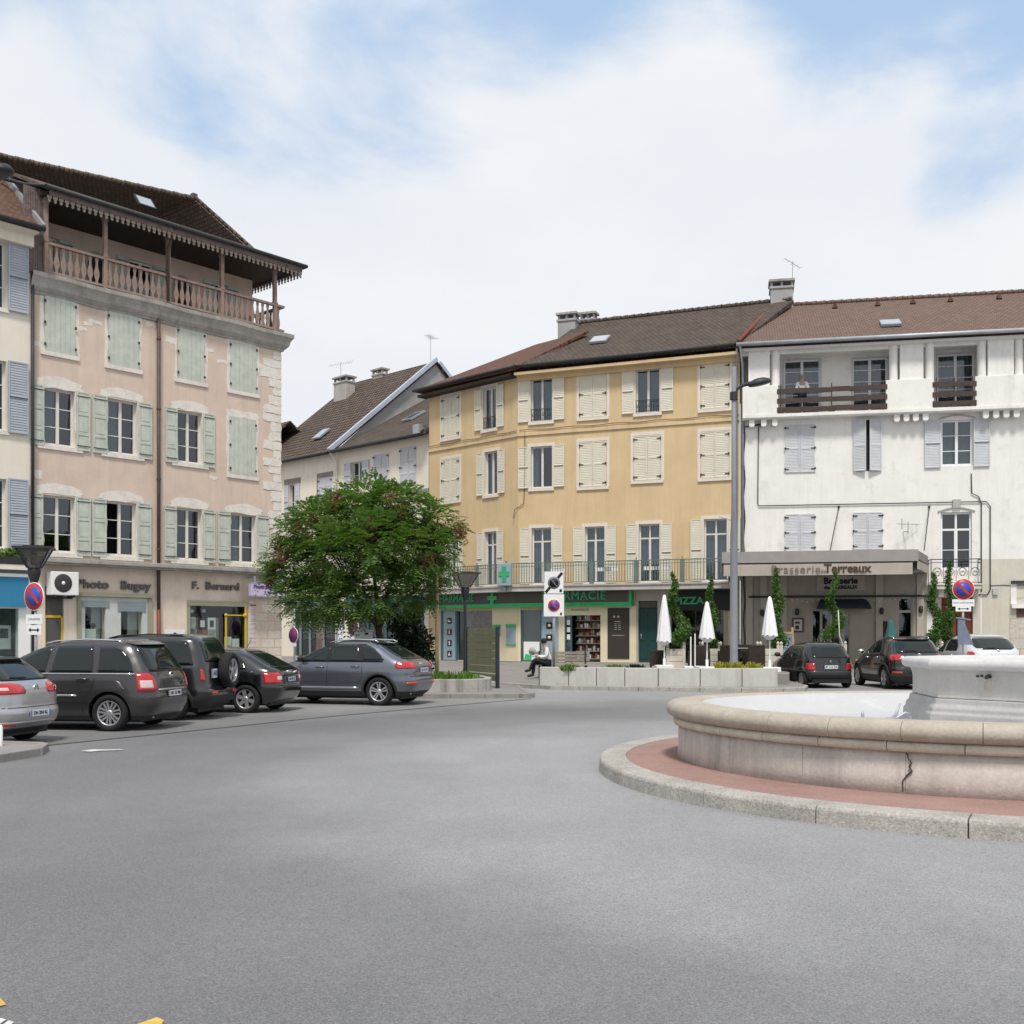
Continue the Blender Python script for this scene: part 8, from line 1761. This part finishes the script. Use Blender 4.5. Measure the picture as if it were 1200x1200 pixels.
def leafcloud(mb, c, rad, n, size, mi=0, shell=.5, jitter=.5, flat=.0):
    for _ in range(n):
        v = rv().normalized(); r = rnd.uniform(shell, 1) ** .6; p = Vector(c) + Vector((v.x * rad[0], v.y * rad[1], v.z * rad[2])) * r
        a = (v + rv() * jitter).normalized(); b = a.cross(rv()).normalized(); cc = a.cross(b); s = size * rnd.uniform(.6, 1.3); n0 = len(mb.v)
        e1 = (b * .5 + a * .35) * s; e2 = cc * s * .35
        mb.v += [tuple(p - e1), tuple(p + e2), tuple(p + e1), tuple(p - e2)]; mb.face((n0, n0 + 1, n0 + 2, n0 + 3), mi)
TZ = 31.8
def build_tree():
    base = at(449, 0, TZ); root = empty('broadleaf_tree', (base.x, TZ, .43), label='broad green tree with reddish brown seed clusters behind the grey crossover', category='tree'); O = Vector(root.location)
    blobs = [(432, 598, 40, 0, 1.0), (400, 606, 34, .5, 1), (470, 600, 34, -.3, 1), (500, 612, 30, .2, 1), (372, 622, 36, -.4, 1), (350, 628, 24, .5, .9), (345, 660, 30, .1, 1), (330, 675, 18, -.2, .7), (395, 650, 40, -1.1, 1), (440, 640, 42, -1.2, 1), (490, 650, 38, -.7, 1), (512, 640, 20, .2, .8), (360, 700, 30, -.6, 1), (395, 700, 36, -.9, 1), (440, 695, 34, -.9, .8), (485, 690, 30, .3, .9), (420, 708, 22, .2, .7), (365, 716, 20, .4, .7), (470, 706, 20, .8, .6), (420, 620, 40, 1.2, .8), (470, 640, 38, 1.3, .8), (380, 670, 36, 1.2, .8), (530, 621, 9, 0, .35), (505, 680, 20, .6, .7), (455, 590, 20, 0, .8)]
    lf = MB(); sd = MB(); cents = []
    for (px, py, r, dz, dens) in blobs:
        s = (TZ + dz) / FL; c = at(px, py, TZ + dz) - O; R = r * s; cents.append((c, R))
        n = int(265 * (R / .9) ** 2 * dens) + 20
        for _ in range(n):
            v = rv().normalized(); v.z = v.z * .9 + .12; k = rnd.uniform(.35, 1.0) ** .5
            p = c + Vector((v.x * R, v.y * R * 1.1, v.z * R * .85)) * k
            d = (v + rv() * .55); d.z = d.z * .6 - .02
            frond(lf, p, d, rnd.uniform(.28, .52), 6, .058, rnd.uniform(.14, .22), rnd.uniform(.15, .55))
    lf.build('crown', MATS['leaf_tree'], root, fix=False)
    for (px, py) in ((400, 585), (385, 610), (368, 612), (398, 612), (345, 622), (437, 612), (440, 612), (470, 600), (477, 603), (350, 648), (335, 655), (328, 662), (318, 665), (320, 672), (345, 650), (378, 655), (372, 680), (385, 683), (455, 660), (432, 650), (430, 625), (538, 620), (541, 622), (330, 640), (352, 620), (468, 640), (505, 655), (395, 588), (455, 586), (360, 635), (437, 628), (492, 628), (315, 680), (395, 690)):
        s = TZ / FL; c = at(px + rnd.uniform(-3, 3), py + rnd.uniform(-3, 3), TZ - .75 + rnd.uniform(-.3, .3) + abs(px - 430) * .007) - O
        leafcloud(sd, c - Vector((0, .22, 0)), (.2, .17, .25), 120, .085, shell=.05, jitter=1.5)
    sd.build('seed_clusters', MATS['leaf_seed'], root, fix=False)
    tk = MB(); fork = Vector((-.15, 0, 1.5)); tk.tube([(0.05, 0, -.35), (0, 0, .2), (-.04, 0, .9), tuple(fork)], [.15, .12, .105, .10], 10)
    rnd2 = random.Random(3)
    mains = [Vector((-.9, -.1, 2.6)), Vector((.25, .1, 2.8)), Vector((.9, -.2, 2.5)), Vector((-.3, .4, 2.9))]
    for t in mains: mid = (fork + t) / 2 + Vector((rnd2.uniform(-.1, .1), 0, .1)); tk.tube([tuple(fork), tuple(mid), tuple(t)], [.085, .065, .05], 8)
    for c, R in cents:
        t = min(mains, key=lambda q: (q - c).length); mid = (t + c) / 2 + Vector((rnd2.uniform(-.15, .15), rnd2.uniform(-.15, .15), -.1)); tk.tube([tuple(t), tuple(mid), tuple(c)], [.04, .028, .012], 5)
    tk.build('trunk', MATS['bark'], root)
build_tree()
def shrub(name, P, blobs, n, size, mat, label, cat='shrub', stem=True):
    root = empty(name, P, 0, label=label, category=cat); m = MB()
    for c, R in blobs: leafcloud(m, c, R, int(n * (R[0] * R[2]) * 6), size, shell=.2, jitter=.9)
    m.build('foliage', MATS[mat], root, fix=False)
    if stem: t = MB(); [t.tube([(0, 0, -.05), tuple(Vector(c) * .5 + Vector((0, 0, .05))), tuple(c)], [.05, .035, .015], 6) for c, R in blobs]; t.build('stem', MATS['bark'], root)
    return root
P = at(483, 0, 33.2)
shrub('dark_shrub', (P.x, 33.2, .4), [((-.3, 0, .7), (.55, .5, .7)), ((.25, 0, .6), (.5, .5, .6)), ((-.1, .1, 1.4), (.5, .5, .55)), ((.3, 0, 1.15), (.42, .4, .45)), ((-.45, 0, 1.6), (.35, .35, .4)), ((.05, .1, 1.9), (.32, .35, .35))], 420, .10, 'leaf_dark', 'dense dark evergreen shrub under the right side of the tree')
# pale straight stem of a young tree
P = at(512, 0, 31.6); root = empty('young_tree', (P.x, 31.6, .43), label='young tree with a tall straight pale stem in the planter', category='tree'); zt = CH + (YH - 606) * 31.6 / FL - .43
m = MB(); m.tube([(0, 0, -.1), (0.0, 0, 1.5), (.01, 0, 3), (0.02, 0, zt)], [.06, .05, .042, .028], 8); m.build('trunk', MATS['bark_pale'], root); m = MB()
for k in range(60): z = rnd.uniform(2.0, zt); frond(m, Vector((0, 0, z)), Vector((rnd.uniform(-1, 1), rnd.uniform(-1, 1), .3)), .3, 5, .05, .14, .3)
m.build('crown', MATS['leaf_tree'], root, fix=False)
for (px, Z, w, lab) in ((517, 31.25, .95, 'tuft of bright green weeds in the concrete planter below the pale stem'), (547, 31.4, .4, 'small tuft of weeds at the right end of the concrete planter')):
    P = at(px, 0, Z); root = empty('weed_tuft', (P.x, Z, .42), label=lab, category='plant'); m = MB()
    for k in range(int(260 * w)):
        a = Vector((rnd.gauss(0, w * .42), rnd.gauss(0, .12), 0)); h = rnd.uniform(.1, .28); d = Vector((rnd.uniform(-.4, .4), rnd.uniform(-.4, .4), 1)) * h; s = Vector((rnd.uniform(-1, 1), rnd.uniform(-1, 1), 0)).normalized() * .025; n0 = len(m.v); m.v += [tuple(a - s), tuple(a + s), tuple(a + d + s * .5), tuple(a + d - s * .3)]; m.face((n0, n0 + 1, n0 + 2, n0 + 3))
    m.build('foliage', MATS['leaf_weed'], root, fix=False)
# low plants behind the block wall
for i, (px, mat, lab) in enumerate(((666, 'leaf_weed', 'sparse green plant on the block wall bed beside the bench'), (720, 'leaf_weed', 'small low plant on the bed in front of the cream pillar'), (745, 'leaf_dark', 'small dark plant on the bed by the green door'), (843, 'leaf_gold', 'golden tuft on the bed at the right planter post'), (855, 'leaf_gold', 'golden tuft on the bed just left of the tall lamp pole'), (864, 'leaf_gold', 'golden tuft on the bed at the foot of the tall lamp'), (884, 'leaf_gold', 'golden tuft on the bed right of the tall lamp, the largest'), (506, 'leaf_weed', ''))):
    if not lab: continue
    P = at(px, 0, 34.5); root = empty('bed_plant', (P.x, 34.5, .59), label=lab, category='plant'); m = MB(); w = .2 if i < 3 else .10 if i != 6 else .16
    for k in range(150 if i < 3 else 90):
        a = Vector((rnd.gauss(0, w * .5), rnd.gauss(0, .08), 0)); h = rnd.uniform(.12, .30 if i > 2 else .22); d = (Vector((a.x * 1.5, a.y, .3)) + Vector((rnd.uniform(-.2, .2), rnd.uniform(-.2, .2), .2))).normalized() * h; s = Vector((rnd.uniform(-1, 1), rnd.uniform(-1, 1), 0)).normalized() * .022; n0 = len(m.v); m.v += [tuple(a - s), tuple(a + s), tuple(a + d + s * .6), tuple(a + d - s * .6)]; m.face((n0, n0 + 1, n0 + 2, n0 + 3))
    m.build('foliage', MATS[mat], root, fix=False)
ub = F_bei.u(14, -.2); root = empty('potted_plant', (*on(F_bei, ub, -.2, 0)[:2], F_bei.uz(15, 661, -.3)[1] + .2), F_bei.ang, label='small green plant growing in the dark flower box at the left edge', category='plant'); m = MB(); leafcloud(m, (-.05, 0, .12), (.42, .12, .2), 260, .1, shell=.1, jitter=1); m.build('foliage', MATS['leaf_weed'], root, fix=False)
def spiral(px, ytop, ybot, Z, turns, r0, label, lean=0, bottom=.34, z0=.49, ph=0, base_bush=0, dens=1.0):
    P = at(px, 0, Z); zt = CH + (YH - ytop) * Z / FL - z0; zb = CH + (YH - ybot) * Z / FL - z0
    root = empty('spiral_conifer', (P.x, Z, z0), label=label, category='tree', group='spiral clipped conifers before the buildings'); m = MB(); n = 46
    for i in range(n):
        t = i / (n - 1); a = ph + turns * 2 * math.pi * t; R = r0 * (1 - t) ** .8 + .02; z = zb + (zt - zb) * t; rad = bottom * 1.42 * (1 - t) ** .8 + .08
        c = Vector((R * math.cos(a) + lean * (1 - t), R * math.sin(a), z)); leafcloud(m, c, (rad, rad, rad * .8), int((40 + 420 * rad * rad * 4) * .55 * dens), .075, shell=.1, jitter=.8)
    if base_bush: leafcloud(m, (0, 0, zb + .05), (base_bush, base_bush, .35), 500, .08, shell=.1)
    m.build('crown', MATS['leaf_conifer'], root, fix=False); t = MB(); t.tube([(lean, 0, .3 if z0 else 0), (lean * .5, 0, zb + (zt - zb) * .5), (0, 0, zt - .1)], [.035, .025, .01], 6); t.build('trunk', MATS['bark'], root)
spiral(787.5, 672, 757, 38.9, 1.6, .28, 'spiral clipped conifer in the planter beside the green door', lean=.25, ph=3.4, base_bush=.34, bottom=.2)
spiral(833, 677, 757, 39.1, 1.8, .12, 'narrow conifer partly hidden by the middle parasol', ph=1.0, bottom=.16, base_bush=.28)
spiral(910, 667, 752, 39.2, 1.7, .13, 'spiral conifer standing right of the right white parasol', ph=0, bottom=.2, base_bush=.34)
spiral(978, 671, 745, 41.2, 1.5, .26, 'leaning twisted conifer in front of the brasserie door', ph=3.6, lean=-.05, bottom=.17)
spiral(1093, 672, 757, 41.4, 1.6, .2, 'dark spiral conifer at the right end of the awning', ph=2.6, lean=.15, bottom=.19, base_bush=.3)
spiral(1113, 659, 760, 41.2, 1.7, .15, 'tall spiral conifer in front of the brown door', ph=.4, bottom=.18, base_bush=.32)

# ================================================================== LIGHT, SKY, CAMERA
W = bpy.data.worlds.new('World'); SC.world = W; W.use_nodes = True; nt = W.node_tree; nt.nodes.clear()
SUN_EL, SUN_AZ = 60, 180      # degrees; azimuth clockwise from +Y (the sun is behind the camera)
out = nt.nodes.new('ShaderNodeOutputWorld'); bg = nt.nodes.new('ShaderNodeBackground'); bg.inputs[1].default_value = .10; nt.links.new(bg.outputs[0], out.inputs[0])
sky = nt.nodes.new('ShaderNodeTexSky'); sky.sky_type = 'NISHITA'; sky.sun_disc = False; sky.sun_elevation = math.radians(SUN_EL); sky.sun_rotation = math.radians(SUN_AZ); sky.air_density = 1.0; sky.dust_density = 1.2; sky.ozone_density = 1.2
tc = nt.nodes.new('ShaderNodeTexCoord'); sp = nt.nodes.new('ShaderNodeSeparateXYZ'); nt.links.new(tc.outputs['Generated'], sp.inputs[0])
mp = nt.nodes.new('ShaderNodeMapping'); mp.inputs['Scale'].default_value = (1, 1, 1.9); mp.inputs['Location'].default_value = (2.35, .4, 1.7); nt.links.new(tc.outputs['Generated'], mp.inputs[0])
n1 = nt.nodes.new('ShaderNodeTexNoise'); n1.inputs['Scale'].default_value = 3.1; n1.inputs['Detail'].default_value = 9; n1.inputs['Roughness'].default_value = .56; n1.inputs['Distortion'].default_value = .25; nt.links.new(mp.outputs[0], n1.inputs[0])
def math_(op, a, b=None, cl=False):
    n = nt.nodes.new('ShaderNodeMath'); n.operation = op; n.use_clamp = cl
    for i, v in enumerate((a, b)):
        if v is None: continue
        if isinstance(v, (int, float)): n.inputs[i].default_value = v
        else: nt.links.new(v, n.inputs[i])
    return n.outputs[0]
def dirblob(px, py, rad_deg, amt):
    d = (at(px, py, 10) - Vector((0, 0, CH))).normalized(); dt = nt.nodes.new('ShaderNodeVectorMath'); dt.operation = 'DOT_PRODUCT'; dt.inputs[1].default_value = d
    nv = nt.nodes.new('ShaderNodeVectorMath'); nv.operation = 'NORMALIZE'; nt.links.new(tc.outputs['Generated'], nv.inputs[0]); nt.links.new(nv.outputs[0], dt.inputs[0])
    mr = nt.nodes.new('ShaderNodeMapRange'); mr.interpolation_type = 'SMOOTHSTEP'; mr.inputs[1].default_value = math.cos(math.radians(rad_deg)); mr.inputs[2].default_value = 1; mr.inputs[3].default_value = 0; mr.inputs[4].default_value = amt; nt.links.new(dt.outputs['Value'], mr.inputs[0]); return mr.outputs[0]
clear = dirblob(530, 10, 11, .20)
for a in ((820, -30, 12, .26), (1120, 40, 10, .24), (270, 225, 7, .07), (330, 120, 8, .03), (110, 0, 9, .13)): clear = math_('ADD', clear, dirblob(*a))
for a in ((800, 180, 13, .18), (80, 140, 6, .16), (620, 330, 14, .10)): clear = math_('SUBTRACT', clear, dirblob(*a))
el = nt.nodes.new('ShaderNodeMapRange'); el.inputs[1].default_value = .1; el.inputs[2].default_value = .75; el.inputs[3].default_value = .32; el.inputs[4].default_value = .10; nt.links.new(sp.outputs[2], el.inputs[0])
cov = math_('SUBTRACT', math_('ADD', n1.outputs[0], el.outputs[0]), clear)
cm = nt.nodes.new('ShaderNodeMapRange'); cm.interpolation_type = 'SMOOTHSTEP'; cm.inputs[1].default_value = .40; cm.inputs[2].default_value = .66; nt.links.new(cov, cm.inputs[0])
n2 = nt.nodes.new('ShaderNodeTexNoise'); n2.inputs['Scale'].default_value = 3.5; n2.inputs['Detail'].default_value = 7; nt.links.new(mp.outputs[0], n2.inputs[0])
cc = mixc(nt, ramp(nt, n2.outputs[0], [(.35, 0), (.65, 1)]), (8.1, 8.5, 9.1), (9.0, 9.2, 9.5))
veil = mixc(nt, .85, sky.outputs[0], (5.0, 6.8, 9.3))
fin = mixc(nt, cm.outputs[0], veil, cc)
nt.links.new(fin, bg.inputs[0])
sl = bpy.data.lights.new('Sun', 'SUN'); sl.energy = 3.5; sl.angle = math.radians(10); sl.color = (1, .95, .88); so = bpy.data.objects.new('Sun', sl); COL.objects.link(so)
az = math.radians(SUN_AZ); e = math.radians(SUN_EL); dirv = Vector((math.sin(az) * math.cos(e), math.cos(az) * math.cos(e), math.sin(e))); so.rotation_euler = dirv.to_track_quat('Z', 'Y').to_euler(); so.location = dirv * 60
cd = bpy.data.cameras.new('Camera'); co = bpy.data.objects.new('Camera', cd); COL.objects.link(co); SC.camera = co
co.location = (0, 0, CH); co.rotation_euler = (math.pi / 2, 0, 0); cd.sensor_width = 36; cd.sensor_fit = 'HORIZONTAL'; cd.lens = FL / 1200 * 36; cd.shift_y = (YH - 600) / 1200; cd.clip_end = 2000; cd.clip_start = .1
SC.view_settings.view_transform = 'Standard'; SC.view_settings.look = 'None'; SC.view_settings.exposure = 0.0; SC.view_settings.gamma = 1
SC.cycles.max_bounces = 8; SC.cycles.transparent_max_bounces = 10; SC.cycles.use_denoising = True
